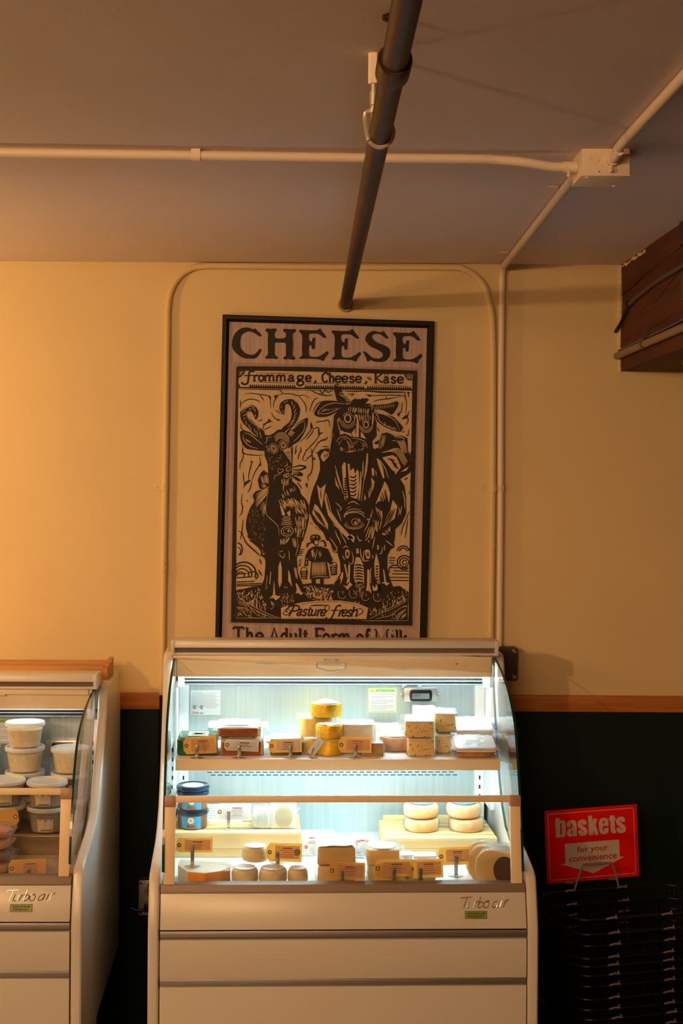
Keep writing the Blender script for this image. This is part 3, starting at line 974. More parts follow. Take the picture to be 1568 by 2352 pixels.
# title band
pr.poly([(547, 888.6), (947, 893.2), (947, 897.2), (547, 891.8)], 2, K)
pr.line([(548, 894), (750, 897), (946, 901)], 1.1, 2, K, False)
pr.line([(548, 851), (700, 852.2), (946, 860)], 1.2, 2, K, False)
x = 548.0
while x < 944:
    if not (553 < x < 571 or 680 < x < 699 or 836 < x < 841):
        y0 = 882.5 + (x - 548) * .013
        pr.poly([(x, y0), (x + 1.2, y0 - .5), (x + 3.6, y0 + 7), (x - 2.2, y0 + 7)], 2, K)
    x += 5.1
kp(ZC, [(125, 75), (240, 70), (220, 130), (160, 185), (120, 205)], 2, 0)
hatch(ZC, (140, 90), (220, 85), (135, 170), (190, 130), 5, .8, jit=4)
kp(ZD, [(1345, 110), (1465, 100), (1465, 235), (1400, 225), (1360, 170)], 2, 0)
hatch(ZD, (1370, 130), (1450, 120), (1400, 210), (1455, 215), 5, .8, jit=5)
for ch, a_, b_, dy in (('F!',555,583,0),('r',580,592.5,0),('o',593,606,.3),('m',606,631,.3),('m',632.5,656.5,.5),('a',660.5,676,.8),('g',681,698,1.2),('e',701,714.5,1.6),(',',719,728,2.4)):
    letter(pr, ch, a_, b_, 861.6 + dy, 874.6 + dy, 4.3, 2.4, K)
for ch, a_, b_ in (('C',738.5,754),('h',754.5,768),('e',769,783.5),('e',784.5,798.5),('s',801.5,814),('e',816,830),(',',835,845)):
    yt = 864 + (a_ - 740) * .008
    letter(pr, ch, a_, b_, yt, yt + 13.6, 4.2, 2.4, K)
for ch, a_, b_ in (('K',858,879),('a',880,893.5),('s',896.5,909.5),('e',912,926)):
    yt = 865.4 + (a_ - 858) * .012
    letter(pr, ch, a_, b_, yt, yt + 13.8, 4.2, 2.4, K)
pr.disc(883.6, 860.4, 1.6, 1.6, 2.4, K); pr.disc(889.8, 860.6, 1.6, 1.6, 2.4, K)
for z in ([(588, 856.5), (640, 857.5), (675, 858)], [(580, 877.5), (640, 879), (677, 879.5)], [(703, 880), (740, 880.5), (835, 882)], [(848, 884), (935, 886)]):
    pr.line(z, 1.2, 2, K)
hatch(ZD, (760, 180), (830, 170), (790, 215), (850, 240), 4, 1.4, K, 2, 6)
kl(ZC, [(1240, 400), (1330, 410), (1400, 450), (1560, 475)], 1.6)
kl(ZD, [(0, 445), (120, 470), (230, 455)], 1.6)
kl(ZD, [(0, 380), (40, 400), (70, 430), (110, 380), (160, 420), (230, 370)], 2)
# sky lines
SKY_C = [[(215,465),(330,450),(470,470),(600,490),(640,540),(650,690)],[(470,475),(540,570)],[(160,640),(220,580),(330,545),(450,575),(480,610)],[(155,560),(155,700)],[(710,490),(760,495),(710,580),(695,690)],[(740,490),(860,460),(980,460),(1110,495),(1190,480),(1280,530)],[(800,400),(860,460)],[(240,385),(700,390),(880,395)],[(1110,500),(1190,590),(1230,680),(1225,760)],[(660,765),(700,840),(770,890),(810,885)],[(440,905),(490,895),(510,870)],[(615,870),(620,910),(540,975),(530,1050)],[(620,905),(680,915)],[(545,1050),(600,1020),(665,985)],[(1430,530),(1370,550),(1320,640),(1290,750)],[(1340,760),(1420,620),(1560,570)],[(1380,935),(1470,910),(1568,905)],[(1315,920),(1325,1010),(1250,1130),(1150,1240)],[(1320,1015),(1360,1030),(1430,1010),(1450,1100),(1500,1090)],[(1350,1040),(1320,1110),(1230,1210)],[(1460,1110),(1400,1210),(1290,1330),(1210,1420)],[(1560,1190),(1480,1220),(1400,1300),(1340,1420)],[(1140,1320),(1150,1420)],[(1070,1300),(1050,1420)],[(185,1250),(200,1420)],[(165,940),(180,1040),(330,1100)]]
for s in SKY_C: kl(ZC, s, 1.5)
for tri in ([(600,485),(640,490),(660,545),(645,560)],[(700,485),(775,490),(730,560)],[(615,865),(670,915),(590,945),(535,975),(520,960),(600,910)],[(720,725),(760,735),(850,800),(790,790)],[(1300,920),(1345,1020),(1300,1030)],[(1430,1095),(1500,1095),(1430,1150)],[(760,870),(820,885),(760,905)]):
    kp(ZC, tri, 2, 0)
SKY_D = [[(430,400),(560,405),(760,395),(1000,420),(1320,420)],[(470,450),(580,440)],[(520,480),(560,440)],[(740,450),(870,470),(1060,460),(1330,470),(1370,520),(1385,600),(1370,760)],[(860,560),(960,535),(1080,520),(1290,480)],[(1060,470),(1080,520),(1180,500)],[(1340,400),(1380,480)],[(1420,410),(1415,500)],[(1320,560),(1300,720),(1230,760)],[(1400,770),(1350,800),(1310,840)],[(1440,700),(1400,780),(1410,870),(1370,930)],[(1420,990),(1410,1090),(1380,1080)],[(1330,1050),(1350,1020)],[(930,960),(960,1040)],[(0,870),(80,870),(165,855),(180,960)],[(5,970),(15,1070),(80,1040)],[(0,1190),(120,1160),(150,1110)],[(60,1265),(180,1270)]]
for s in SKY_D: kl(ZD, s, 1.6)
for tri in ([(420,395),(760,385),(1000,400),(1330,405),(1330,425),(900,412)],[(1230,760),(1280,720),(1275,800)],[(1350,790),(1420,770),(1380,830),(1310,840)],[(760,445),(870,465),(800,490)],[(1395,410),(1430,410),(1415,470)]):
    kp(ZD, tri, 2, 0)
SKY_E = [[(200,0),(205,80),(380,115),(550,115)],[(215,90),(200,180),(160,260),(155,360)],[(350,230),(345,290),(310,420),(300,540)],[(490,130),(500,260),(420,390),(360,540)],[(210,410),(225,600)],[(360,560),(330,680),(285,760)],[(190,780),(180,930),(200,1010),(180,1110),(140,1160)],[(280,880),(280,910)],[(210,1220),(190,1440),(240,1560)],[(1130,20),(1090,110)],[(1210,10),(1160,120),(1155,190)],[(1300,10),(1260,100),(1230,190),(1290,215)],[(1400,10),(1385,110),(1310,170),(1290,210)],[(1385,100),(1400,300),(1370,420),(1320,480),(1330,560)],[(1460,80),(1500,60)],[(1400,170),(1440,200)],[(130,1410),(180,1460),(160,1568)],[(1130,570),(1190,650),(1220,700)]]
for s in SKY_E: kl(ZE, s, 1.6)
for tri in ([(335,215),(385,220),(350,260)],[(225,590),(300,540),(350,545),(240,640),(220,690)],[(470,290),(510,230),(520,290),(480,310)],[(1270,620),(1310,580),(1315,690)],[(190,980),(215,990),(195,1060)],[(210,60),(260,95),(205,100)]):
    kp(ZE, tri, 2, 0)
for s in ([(1470,400),(1440,560),(1450,650)],[(1480,0),(1455,130),(1460,340)],[(1410,440),(1440,660)],[(1420,1000),(1400,1150),(1380,1290)],[(1445,900),(1350,1120),(1320,1250)],[(20,0),(45,120),(40,300),(0,400)],[(60,120),(85,160)]):
    kl(ZF, s, 1.6)
hatch(ZF, (0, 1050), (150, 1200), (30, 1080), (170, 1190), 6, 1.2, K, 2, 14)
# clouds at the lower corners
for (cx_, cy_, rr, w) in ((560, 1316, 27, 3.6), (557, 1318, 21, 3.0), (556, 1320, 15, 2.8), (552, 1322, 9, 2.6)):
    pr.ring(cx_, cy_, rr, rr * .92, w, 2, K, 0, 165, 385)
pr.ring(545, 1262, 11, 15, 3, 2, K, 0, 270, 420); pr.ring(546, 1266, 6, 9, 2, 2, K, 0, 270, 440)
pr.ring(580, 1322, 12, 9, 3, 2, K, 0, 200, 420)
for k, (x0_, x1_, y_) in enumerate(((543, 566, 1319), (543, 575, 1327), (543, 584, 1337), (543, 602, 1342), (543, 602, 1346))):
    pr.line([(x0_, y_), (x1_, y_ - 2)], 2.6, 2, K, False, 0)
kl(ZG, [(270, 20), (330, 130), (470, 260), (560, 340)], 2.4)
kl(ZG, [(540, 380), (570, 470)], 2.4); kl(ZG, [(520, 560), (580, 660)], 2.4)
for (cx_, cy_, rr, w, a0, a1) in ((928, 1292, 16, 3.2, 60, 400), (928, 1292, 10.5, 2.8, 30, 380), (929, 1292, 5, 2.6, 0, 330), (926, 1268, 14, 3, 190, 350), (926, 1268, 9, 2.6, 190, 350), (905, 1310, 12, 3, 150, 300)):
    pr.ring(cx_, cy_, rr, rr, w, 2, K, 0, a0, a1)
for (x0_, x1_, y_) in ((896, 938, 1304), (903, 938, 1311), (900, 938, 1318), (893, 938, 1326), (896, 938, 1333), (893, 907, 1281), (893, 907, 1287), (893, 905, 1293)):
    pr.line([(x0_, y_), (x1_, y_ + .5)], 2.4, 2, K, False, 0)
for (x0_, x1_, y_) in ((814, 834, 1304), (813, 835, 1310), (813, 835, 1317), (813, 826, 1324), (818, 835, 1330)):
    pr.line([(x0_, y_), (x1_, y_ + 1)], 2.2, 2, K, False, 0)
# grassy ground
kp(ZG, [(155, 900), (300, 870), (430, 835), (600, 820), (900, 860), (1250, 800), (1400, 780), (1568, 790), (1568, 1080), (1400, 1090), (1100, 1150), (900, 1190), (890, 1340), (760, 1335), (400, 1150), (155, 1010)], 2, 0)
kp(ZH, [(0, 740), (280, 730), (450, 700), (700, 690), (1180, 770), (1290, 755), (1425, 850), (1425, 940), (1200, 1060), (950, 1170), (790, 1250), (750, 1085), (560, 1010), (300, 975), (0, 985)], 2, 0)
hatch(ZG, (170, 880), (590, 820), (165, 905), (580, 850), 14, 1.6, K, 2, 5)
hatch(ZG, (1250, 790), (1420, 770), (1260, 820), (1420, 800), 8, 1.6, K, 2, 5)
flecks(ZG, [(170, 900), (560, 850), (680, 1220), (400, 1120), (170, 990)], 150, 46, 1.9, 97)
flecks(ZG, [(1260, 820), (1568, 800), (1568, 1040), (1380, 1050)], 90, 42, 1.7, 95)
flecks(ZG, [(900, 920), (1120, 960), (1100, 1130), (900, 1150)], 40, 40, 1.3, 95)
flecks(ZH, [(0, 760), (280, 750), (300, 960), (0, 970)], 90, 46, 1.9, 92)
flecks(ZH, [(860, 1080), (1400, 850), (1400, 940), (960, 1150)], 110, 50, 2.0, 94)
flecks(ZH, [(1190, 780), (1380, 780), (1420, 900), (1000, 1000)], 50, 34, 1.4, 94)
flecks(ZH, [(610, 710), (760, 690), (760, 900), (640, 900)], 40, 36, 1.3, 94)
flecks(ZH, [(500, 960), (740, 980), (740, 1060)], 20, 30, 1.1, 94)
# goat: horns, ears, head, body, legs
kp(ZC, [(555,1150),(545,1060),(480,1010),(410,960),(340,900),(290,860),(262,810),(275,770),(320,755),(360,790),(385,840),(405,885),(440,840),(450,760),(420,690),(380,655),(320,645),(230,690),(165,735),(152,800),(165,880),(210,950),(280,1020),(350,1090),(400,1150),(450,1200),(550,1280)])
kp(ZC, [(840,1020),(900,970),(960,900),(985,820),(985,740),(965,660),(930,625),(895,640),(880,720),(868,805),(825,765),(795,715),(800,640),(850,580),(940,545),(1010,550),(1080,600),(1130,700),(1130,760),(1105,850),(1060,940),(1000,1010),(960,1080),(900,1150),(840,1100)])
kp(ZC, [(148,1090),(180,1062),(260,1070),(350,1120),(450,1190),(560,1290),(550,1395),(380,1378),(270,1365),(210,1310),(160,1210)])
kp(ZC, [(940,1150),(1030,1020),(1100,930),(1200,870),(1258,855),(1255,950),(1215,1070),(1150,1190),(1100,1245),(1035,1290),(960,1270)])
kp(ZC, [(540,1130),(620,1140),(700,1105),(760,1050),(850,1035),(950,1130),(1005,1230),(1010,1290),(1015,1425),(560,1425),(550,1300)], 2, 0)
kp(ZE, [(570,-30),(1060,-30),(1055,250),(1040,420),(1050,560),(1130,630),(1180,700),(1200,780),(1290,880),(1335,980),(1345,1100),(1330,1250),(1290,1400),(1260,1500),(1230,1600),(330,1600),(290,1480),(262,1390),(255,1320),(265,1220),(290,1120),(330,1020),(390,920),(372,800),(430,730),(560,700),(490,690),(460,540),(505,430),(560,370),(640,430),(635,320),(618,220),(580,130)], 2, 0)
kp(ZG, [(330,0),(400,100),(520,200),(560,260),(560,320),(590,350),(635,400),(635,520),(615,700),(570,790),(640,900),(640,1100),(900,1180),(920,900),(1130,850),(1180,960),(1300,1060),(1370,1060),(1250,800),(1180,640),(1160,500),(1150,370),(1200,240),(1245,40),(1260,0)], 2, 0)
kl(ZE, [(1050,330),(1180,295),(1280,320),(1180,370),(1060,365)], 3); kl(ZE, [(1050,400),(1180,420),(1210,460),(1060,440)], 4); kl(ZE, [(1050,460),(1130,520),(1200,560)], 5)
# goat: cut lines
for s in ([(160,745),(230,705),(320,660),(400,690)],[(265,830),(250,790),(290,750),(340,770),(370,850),(410,890),(450,840),(465,760),(440,690)],[(260,840),(330,920),(430,985),(540,1060),(560,1120)],[(140,890),(220,990),(330,1085),(440,1170)],[(790,700),(800,620),(860,560),(950,540),(1010,545),(1090,610)],[(885,650),(920,630),(960,660),(985,740),(985,830),(950,920),(860,990)],[(725,735),(800,780),(860,810)],[(1030,1040),(1110,950),(1210,895)],[(1210,920),(1200,1040),(1140,1130),(1030,1240)],[(210,1130),(200,1180),(250,1270),(340,1330),(450,1355)],[(220,1100),(320,1130),(420,1210),(520,1290)],[(560,1270),(590,1230),(580,1180)],[(150,1260),(200,1330),(280,1385),(420,1400),(540,1395)],[(1020,1300),(1100,1250),(1170,1200),(1240,1080)]):
    ll(ZC, s, 1.7)
for a_ in ([(180,770),(240,730)],[(190,830),(250,790)],[(300,690),(330,730)],[(350,680),(370,720)],[(390,700),(400,760)],[(390,790),(410,840)],[(200,880),(240,850)],[(240,900),(260,970)],[(290,960),(310,1020)],[(380,1030),(400,1100)],[(420,1060),(440,1150)],[(470,1070),(500,1190)],[(430,1000),(470,1060)],[(310,1010),(340,1060)],[(860,610),(900,590)],[(930,565),(900,600)],[(990,580),(1020,660)],[(1050,640),(1020,720)],[(1070,700),(1030,790)],[(1080,770),(1020,850)],[(1070,830),(990,920)],[(1050,890),(960,950)],[(1040,930),(930,1000)],[(980,1010),(880,1090)],[(930,1050),(880,1110)],[(830,650),(820,700)],[(850,720),(860,770)]):
    ll(ZC, a_, 1.6)
hatch(ZC, (940, 1130), (1000, 1060), (1000, 1160), (1050, 1090), 8, 1.0, jit=4)
hatch(ZC, (230, 1180), (300, 1240), (260, 1240), (330, 1270), 5, 1.3, jit=6)
hatch(ZC, (560, 1170), (680, 1150), (590, 1200), (660, 1170), 4, 1.6, jit=6)
for k in range(5):
    ll(ZC, [(700 + k * 10, 1170 + k * 22), (780, 1105 + k * 22), (880, 1110 + k * 24), (960, 1180 + k * 22)], 1.5)
for (cx_, cy_) in ((700, 1355), (860, 1300)):
    x_, y_ = ZC([(cx_, cy_)])[0]
    pr.ring(x_, y_, 9.8, 11.5, 1.0, 3, L, -25)
    pr.disc(x_, y_, 6.4, 8.4, 3, L, -25); pr.disc(x_, y_, 4.6, 6.2, 3.4, K, -25); pr.ring(x_, y_, 2.6, 4.6, 1.1, 3.8, L, -25)
hatch(ZC, (560, 1320), (620, 1420), (600, 1300), (640, 1400), 6, 1.0, jit=8)
hatch(ZC, (900, 1400), (990, 1300), (960, 1420), (1010, 1340), 6, 1.0, jit=8)
lp(ZE, [(890,30),(1000,-10),(1030,20),(1045,260),(990,180)], 3, 0)
hatch(ZE, (910, 60), (1020, 230), (1020, 20), (1045, 200), 9, 1.0, K, 3.4, 5)
flecks(ZE, [(590, 0), (850, 0), (1000, 280), (760, 320), (650, 400)], 70, 30, .9, 75)
ll(ZE, [(805,345),(900,370),(850,420),(815,410),(805,350)], 1.8); ll(ZE, [(1020,300),(960,340),(955,385),(1010,375),(1025,310)], 1.8)
ll(ZE, [(890,460),(960,430),(990,430),(980,490),(900,490)], 1.8); ll(ZE, [(920,320),(980,265)], 1.6); ll(ZE, [(740,540),(760,470),(850,440)], 1.4); ll(ZE, [(1030,430),(1020,500),(980,530)], 1.4)
hatch(ZE, (900, 450), (970, 440), (905, 490), (975, 485), 5, 1.2, jit=3)
hatch(ZE, (860, 520), (1000, 520), (870, 620), (990, 640), 7, 1.6, jit=12)
ll(ZE, [(905,590),(900,730)], 2.4)
for s in ([(1070,355),(1180,325)],[(1050,395),(1160,410)],[(1080,470),(1170,500),(1210,540)],[(1060,500),(1090,540)]): ll(ZE, s, 1.6)
hatch(ZE, (510, 480), (640, 440), (540, 600), (660, 600), 6, 2.2, jit=10)
hatch(ZE, (520, 600), (600, 620), (540, 680), (620, 670), 4, 2, jit=8)
hatch(ZE, (650, 640), (640, 760), (430, 780), (430, 1010), 11, 1.7, jit=12)
hatch(ZE, (560, 900), (610, 1000), (500, 990), (560, 1200), 6, 1.2, jit=12)
ll(ZE, [(630,800),(600,960),(610,1130),(720,1240),(810,1340),(830,1490)], 1.4)
hatch(ZE, (860, 790), (1080, 640), (900, 880), (1120, 700), 9, 1.5, jit=16)
hatch(ZE, (820, 880), (1100, 860), (880, 1020), (1180, 980), 14, 1.8, jit=22)
hatch(ZE, (940, 870), (1270, 900), (1000, 1010), (1310, 1010), 13, 1.7, jit=25)
hatch(ZE, (1060, 1010), (1280, 1010), (1130, 1110), (1320, 1160), 10, 1.8, jit=20)
hatch(ZE, (1080, 1180), (1290, 1180), (1130, 1330), (1260, 1400), 10, 2.0, jit=20)
hatch(ZE, (1090, 1360), (1250, 1360), (1120, 1520), (1220, 1520), 8, 1.7, jit=18)
hatch(ZE, (1240, 950), (1320, 1200), (1290, 1020), (1280, 1330), 6, 1.8, jit=12)
lp(ZE, [(840,980),(880,990),(930,1130),(920,1150),(880,1150)], 3, 0); lp(ZE, [(905,905),(925,950),(950,1060),(910,1000)], 3, 0); lp(ZE, [(960,1100),(1020,1060),(1020,1170),(980,1150)], 3, 0)
for k in range(5):
    ll(ZE, [(880 - k * 6, 1190 + k * 32), (950, 1172 + k * 32), (1030 + k * 6, 1200 + k * 28)], 1.9)
x_, y_ = ZE([(965, 1420)])[0]
pr.ring(x_, y_, 14, 11, 1.6, 3, L, -8); pr.ring(x_, y_, 8.6, 6.4, 1.1, 3, L, -8); pr.disc(x_ + 3, y_ - 1, 2.6, 2.8, 3, L)
ll(ZE, [(900,1460),(980,1470),(1050,1420)], 1.3)
flecks(ZE, [(300, 1050), (560, 1000), (600, 1560), (330, 1560)], 90, 30, .6, 80)
ll(ZE, [(345,800),(385,860),(385,920),(330,1010)], 1.6)
hatch(ZG, (870, 60), (1050, 20), (880, 150), (980, 120), 8, 2.0, jit=12)
hatch(ZG, (1060, 40), (1180, 40), (1100, 180), (1170, 200), 5, 1.2, jit=12)
for s in ([(575,130),(600,190)],[(590,230),(600,310),(640,280)],[(845,290),(890,340),(940,360),(950,290)],[(860,270),(930,250)],[(1020,250),(1030,400)],[(1185,150),(1130,340)],[(610,350),(632,450),(620,600),(610,720),(570,800)],[(1160,520),(1180,620),(1250,780)]): ll(ZG, s, 1.6)
lp(ZG, [(880,410),(905,520),(905,760),(870,860),(845,760),(850,500)], 3, 0)
lp(ZG, [(1010,560),(1040,620),(1075,840),(1010,740)], 3, 0); lp(ZG, [(720,580),(730,600),(715,800),(700,790)], 3, 0); lp(ZG, [(780,730),(790,900),(800,960),(760,960)], 3, 0)
lp(ZG, [(700,1030),(770,960),(840,990),(885,985),(870,1015),(810,1060),(760,1020)], 3, 0)
lp(ZG, [(1130,790),(1150,780),(1230,930),(1260,940),(1220,975),(1170,940),(1130,950),(1150,880)], 3, 0)
hatch(ZG, (1100, 520), (1140, 520), (1140, 700), (1170, 720), 3, 1.6, jit=6)
ll(ZG, [(670,650),(650,830)], 1.4); ll(ZG, [(640,880),(670,830)], 1.6); ll(ZG, [(940,830),(970,855),(1010,840)], 1.3)
hatch(ZG, (720, 1070), (760, 1100), (740, 1150), (790, 1140), 4, 1.2, jit=6); ll(ZG, [(780,1130),(750,1190),(720,1210)], 1.4); ll(ZG, [(880,1060),(910,1080),(910,1150)], 1.2)
ll(ZG, [(1280,940),(1360,1030)], 1.6)
# milkmaid between the animals
kp(ZG, [(1365,60),(1380,0),(1450,-20),(1520,0),(1540,60),(1510,80),(1500,150),(1460,165),(1420,140),(1390,110)], 2.4, 2)
lp(ZG, [(1440,90),(1490,75),(1500,130),(1460,150),(1440,130)], 2.8, 0); pr.disc(*ZG([(1470, 108)])[0], 1.6, 2, 3.2, K)
for k in range(3): ll(ZG, [(1385 + k * 20, 55), (1420 + k * 15, 10), (1500, 20 + k * 14)], 1.0, 2.8)
kl(ZG, [(1400,110),(1330,140),(1320,200)], 3)
kp(ZG, [(1400,190),(1460,170),(1540,180),(1660,220),(1740,400),(1700,440),(1660,380),(1640,430),(1380,430),(1340,400),(1330,500),(1270,500),(1290,330),(1340,230)], 2.4, 0)
hatch(ZG, (1380, 250), (1420, 210), (1400, 370), (1450, 340), 4, 1.3, lay=2.8, jit=6); ll(ZG, [(1490,230),(1440,410)], 1.8, 2.8); ll(ZG, [(1290,380),(1340,390)], 1.6, 2.8)
hatch(ZG, (1530, 240), (1560, 300), (1500, 300), (1530, 370), 4, 1.0, lay=2.8, jit=5)
ll(ZG, [(1310,410),(1300,480)], 2.0, 2.8)
kp(ZG, [(1385,420),(1640,420),(1690,700),(1360,720)], 2.4, 0)
hatch(ZG, (1400, 440), (1620, 430), (1390, 660), (1640, 650), 17, 1.3, lay=2.8, jit=2)
ll(ZG, [(1390,690),(1500,670),(1640,680),(1660,670)], 1.6, 2.8)
kp(ZG, [(1390,710),(1460,710),(1460,840),(1390,830)], 2.4, 0); kp(ZG, [(1530,710),(1590,710),(1590,840),(1530,830)], 2.4, 0)
kp(ZG, [(1200,580),(1330,575),(1315,715),(1220,710)], 2.4, 0)
for k in range(4): ll(ZG, [(1225, 600 + k * 30), (1305, 597 + k * 30)], 1.8, 2.8)
pr.ring(*ZG([(1265, 575)])[0], 7, 8.5, 1.6, 2.4, K, 0, 180, 360)
kp(ZH, [(240,460),(350,440),(350,590),(260,600)], 2.4, 0)
for k in range(4): ll(ZH, [(262, 475 + k * 30), (332, 465 + k * 30)], 2.0, 2.8)
pr.ring(*ZH([(295, 450)])[0], 8, 8, 1.6, 2.4, K, 0, 180, 360)
kl(ZH, [(180,340),(230,390),(290,430)], 5)
kl(ZH, [(100,90),(150,80),(180,150),(150,160)], 3)
hatch(ZG, (1180, 230), (1160, 330), (1280, 215), (1230, 340), 4, 2.4, K, 2, 5); hatch(ZG, (1190, 380), (1170, 520), (1240, 370), (1210, 500), 5, 1.6, K, 2, 8)
# cow: horns, ears, head
kp(ZD, [(262,300),(290,285),(325,292),(350,330),(370,380),(410,460),(500,545),(520,580),(440,585),(370,560),(300,548),(270,450),(253,370)])
kp(ZD, [(-60,740),(-40,700),(0,630),(60,565),(120,545),(300,552),(420,580),(440,615),(390,655),(310,710),(190,780),(80,805),(0,800),(-50,775)])
kp(ZD, [(500,620),(520,560),(545,530),(575,520),(590,505),(605,530),(640,515),(660,530),(700,500),(715,520),(750,505),(800,530),(750,580),(720,660),(640,665),(560,650)], 2, 0)
kp(ZD, [(720,610),(800,590),(850,625),(900,605),(1100,592),(1200,560),(1250,562),(1262,605),(1220,690),(1150,770),(1050,722),(960,700),(860,700),(820,660)])
kp(ZD, [(872,720),(960,745),(1080,770),(1180,800),(1240,860),(1335,970),(1300,1035),(1200,1022),(1060,965),(950,895),(900,820)])
kp(ZD, [(330,680),(430,610),(520,590),(700,620),(850,650),(885,720),(880,800),(915,880),(918,1100),(850,1180),(870,1370),(180,1370),(195,1200),(235,950),(250,780)], 2, 0)
kp(ZD, [(885,1200),(960,1160),(1000,1060),(1080,1045),(1160,1075),(1310,1095),(1400,1135),(1410,1370),(900,1370)], 2, 0)
for s in ([(10,705),(120,620),(260,585),(420,600)],[(10,740),(100,755),(230,720),(350,660)],[(280,300),(320,310),(330,330)],[(20,770),(0,730),(30,700)],[(790,620),(860,650),(830,690)],[(870,690),(1000,700),(1130,760)],[(1160,775),(1240,690),(1270,610),(1255,560)],[(900,610),(1100,590),(1220,550)],[(890,745),(1000,755),(1100,790),(1210,870),(1280,1010)],[(920,820),(1000,900),(1120,970),(1230,1010)],[(880,720),(930,780),(960,840)],[(1310,1040),(1330,980)],[(915,920),(990,1000),(930,1120),(860,1190)]):
    ll(ZD, s, 1.8)
for k in range(9): ll(ZD, [(330 + k * 22, 430 + k * 14), (350 + k * 20, 470 + k * 14)], 1.2)
for k in range(4): ll(ZD, [(340 + k * 30, 410 + k * 45), (400 + k * 30, 440 + k * 40)], 1.8)
for k in range(11): ll(ZD, [(900 + k * 28, 690 - k * 4), (890 + k * 30, 630 - k * 3)], 1.5)
hatch(ZD, (40, 730), (300, 650), (90, 670), (310, 690), 9, 1.5, jit=8)
hatch(ZD, (980, 860), (1240, 1000), (1010, 920), (1200, 980), 8, 1.6, jit=14)
for (cx_, cy_, r1) in ((465, 825, 60), (752, 925, 48)):
    x_, y_ = ZD([(cx_, cy_)])[0]; r_ = r1 * .14668
    pr.disc(x_, y_, r_ * .95, r_ * 1.2, 3, L, -6); pr.disc(x_, y_, r_ * .62, r_ * .85, 3.4, K, -6)
    for q_ in range(3):
        pr.ring(x_ + .5, y_ + 1.5, r_ * (1.35 + .38 * q_), r_ * (1.6 + .38 * q_), 1.1, 3, L, 0, 20 - q_ * 12, 165 + q_ * 10)
    pr.ring(x_, y_, r_ * 1.3, r_ * 1.55, 1.0, 3, L, 0, 200, 340)
lp(ZD, [(580,760),(620,770),(640,900),(640,1120),(545,1110),(530,1050),(590,960)], 3, 0)
hatch(ZD, (590, 790), (610, 800), (560, 1040), (600, 1100), 3, 1.2, K, 3.4, 6)
lp(ZD, [(340,1000),(420,1040),(520,1060),(530,1110),(420,1060),(345,1080)], 3, 0)
lp(ZD, [(670,1030),(700,1060),(760,1150),(670,1120)], 3, 0)
hatch(ZD, (480, 640), (820, 680), (470, 720), (800, 760), 12, 2.2, jit=10)
hatch(ZD, (640, 760), (820, 760), (650, 870), (830, 840), 11, 1.4, jit=14)
hatch(ZD, (560, 760), (600, 790), (570, 880), (590, 960), 3, 1.5, jit=4)
ll(ZD, [(860,730),(860,830),(850,960)], 3.6); ll(ZD, [(300,870),(340,1000),(345,1090)], 2.2); hatch(ZD, (290, 850), (310, 900), (330, 800), (350, 850), 3, 1.3, jit=6)
ll(ZD, [(280,1200),(340,1130),(420,1110),(510,1170),(520,1250)], 1.6); ll(ZD, [(520,1130),(650,1150),(740,1200),(780,1290)], 1.6)
hatch(ZD, (300, 1210), (420, 1120), (330, 1250), (440, 1150), 6, 1.0, jit=8); hatch(ZD, (640, 1170), (760, 1240), (620, 1230), (740, 1290), 7, 1.0, jit=8); hatch(ZD, (470, 1230), (560, 1240), (480, 1310), (550, 1300), 5, 1.2, jit=6)
lp(ZD, [(350,1275),(430,1300),(640,1305),(720,1290),(690,1325),(480,1360),(350,1325)], 3, 0)
hatch(ZD, (350, 1285), (700, 1290), (400, 1345), (660, 1340), 17, 2.4, K, 3.4, 8)
kp(ZD, [(360,1200),(400,1150),(470,1240),(470,1310),(380,1250)], 3.4, 0); kp(ZD, [(560,1260),(640,1180),(700,1230),(660,1300)], 3.4, 0)
hatch(ZD, (420, 1140), (500, 1200), (480, 1220), (500, 1280), 5, 1.0, lay=3.8, jit=5); hatch(ZD, (520, 1210), (620, 1170), (560, 1250), (640, 1200), 5, 1.2, jit=6)
ll(ZD, [(240,1050),(200,1200),(180,1360)], 1.6); ll(ZD, [(170,1290),(190,1000),(240,800)], 1.5)
hatch(ZD, (980, 1100), (1060, 1080), (940, 1300), (1030, 1280), 7, 1.2, jit=14)
for k in range(5): ll(ZD, [(1160 + k * 32, 1175 + k * 3), (1250 + k * 26, 1190), (1330 + k * 16, 1370)], 2.2)
ll(ZD, [(1150,1080),(1290,1110),(1360,1160)], 2.4); hatch(ZD, (1190, 1095), (1300, 1110), (1195, 1130), (1290, 1140), 6, 1.1, jit=3)
lp(ZD, [(880,1230),(960,1230),(930,1290),(880,1300)], 3, 0)
# cow: body
kp(ZF, [(115,70),(150,20),(230,0),(930,0),(1000,60),(1240,0),(1330,0),(1440,60),(1465,200),(1450,350),(1310,440),(1370,540),(1392,700),(1395,940),(1330,1080),(1240,1160),(1230,1330),(250,1330),(200,1210),(60,1060),(5,930),(0,820),(20,700),(60,560),(115,440),(155,300),(150,180)], 2, 0)
lp(ZF, [(170,90),(220,30),(280,60),(285,110),(205,195),(165,130)], 3, 0); hatch(ZF, (190, 90), (270, 60), (210, 150), (270, 110), 4, 1.6, K, 3.4, 6)
lp(ZF, [(110,520),(160,580),(240,510),(190,800),(180,870),(140,720)], 3, 0); hatch(ZF, (150, 590), (170, 590), (160, 700), (180, 760), 2, 1.6, K, 3.4, 4)
lp(ZF, [(40,930),(80,800),(120,830),(200,960),(270,1090),(270,1170),(120,1050)], 3, 0); hatch(ZF, (60, 850), (150, 960), (110, 1010), (260, 1160), 6, 2.0, K, 3.4, 8)
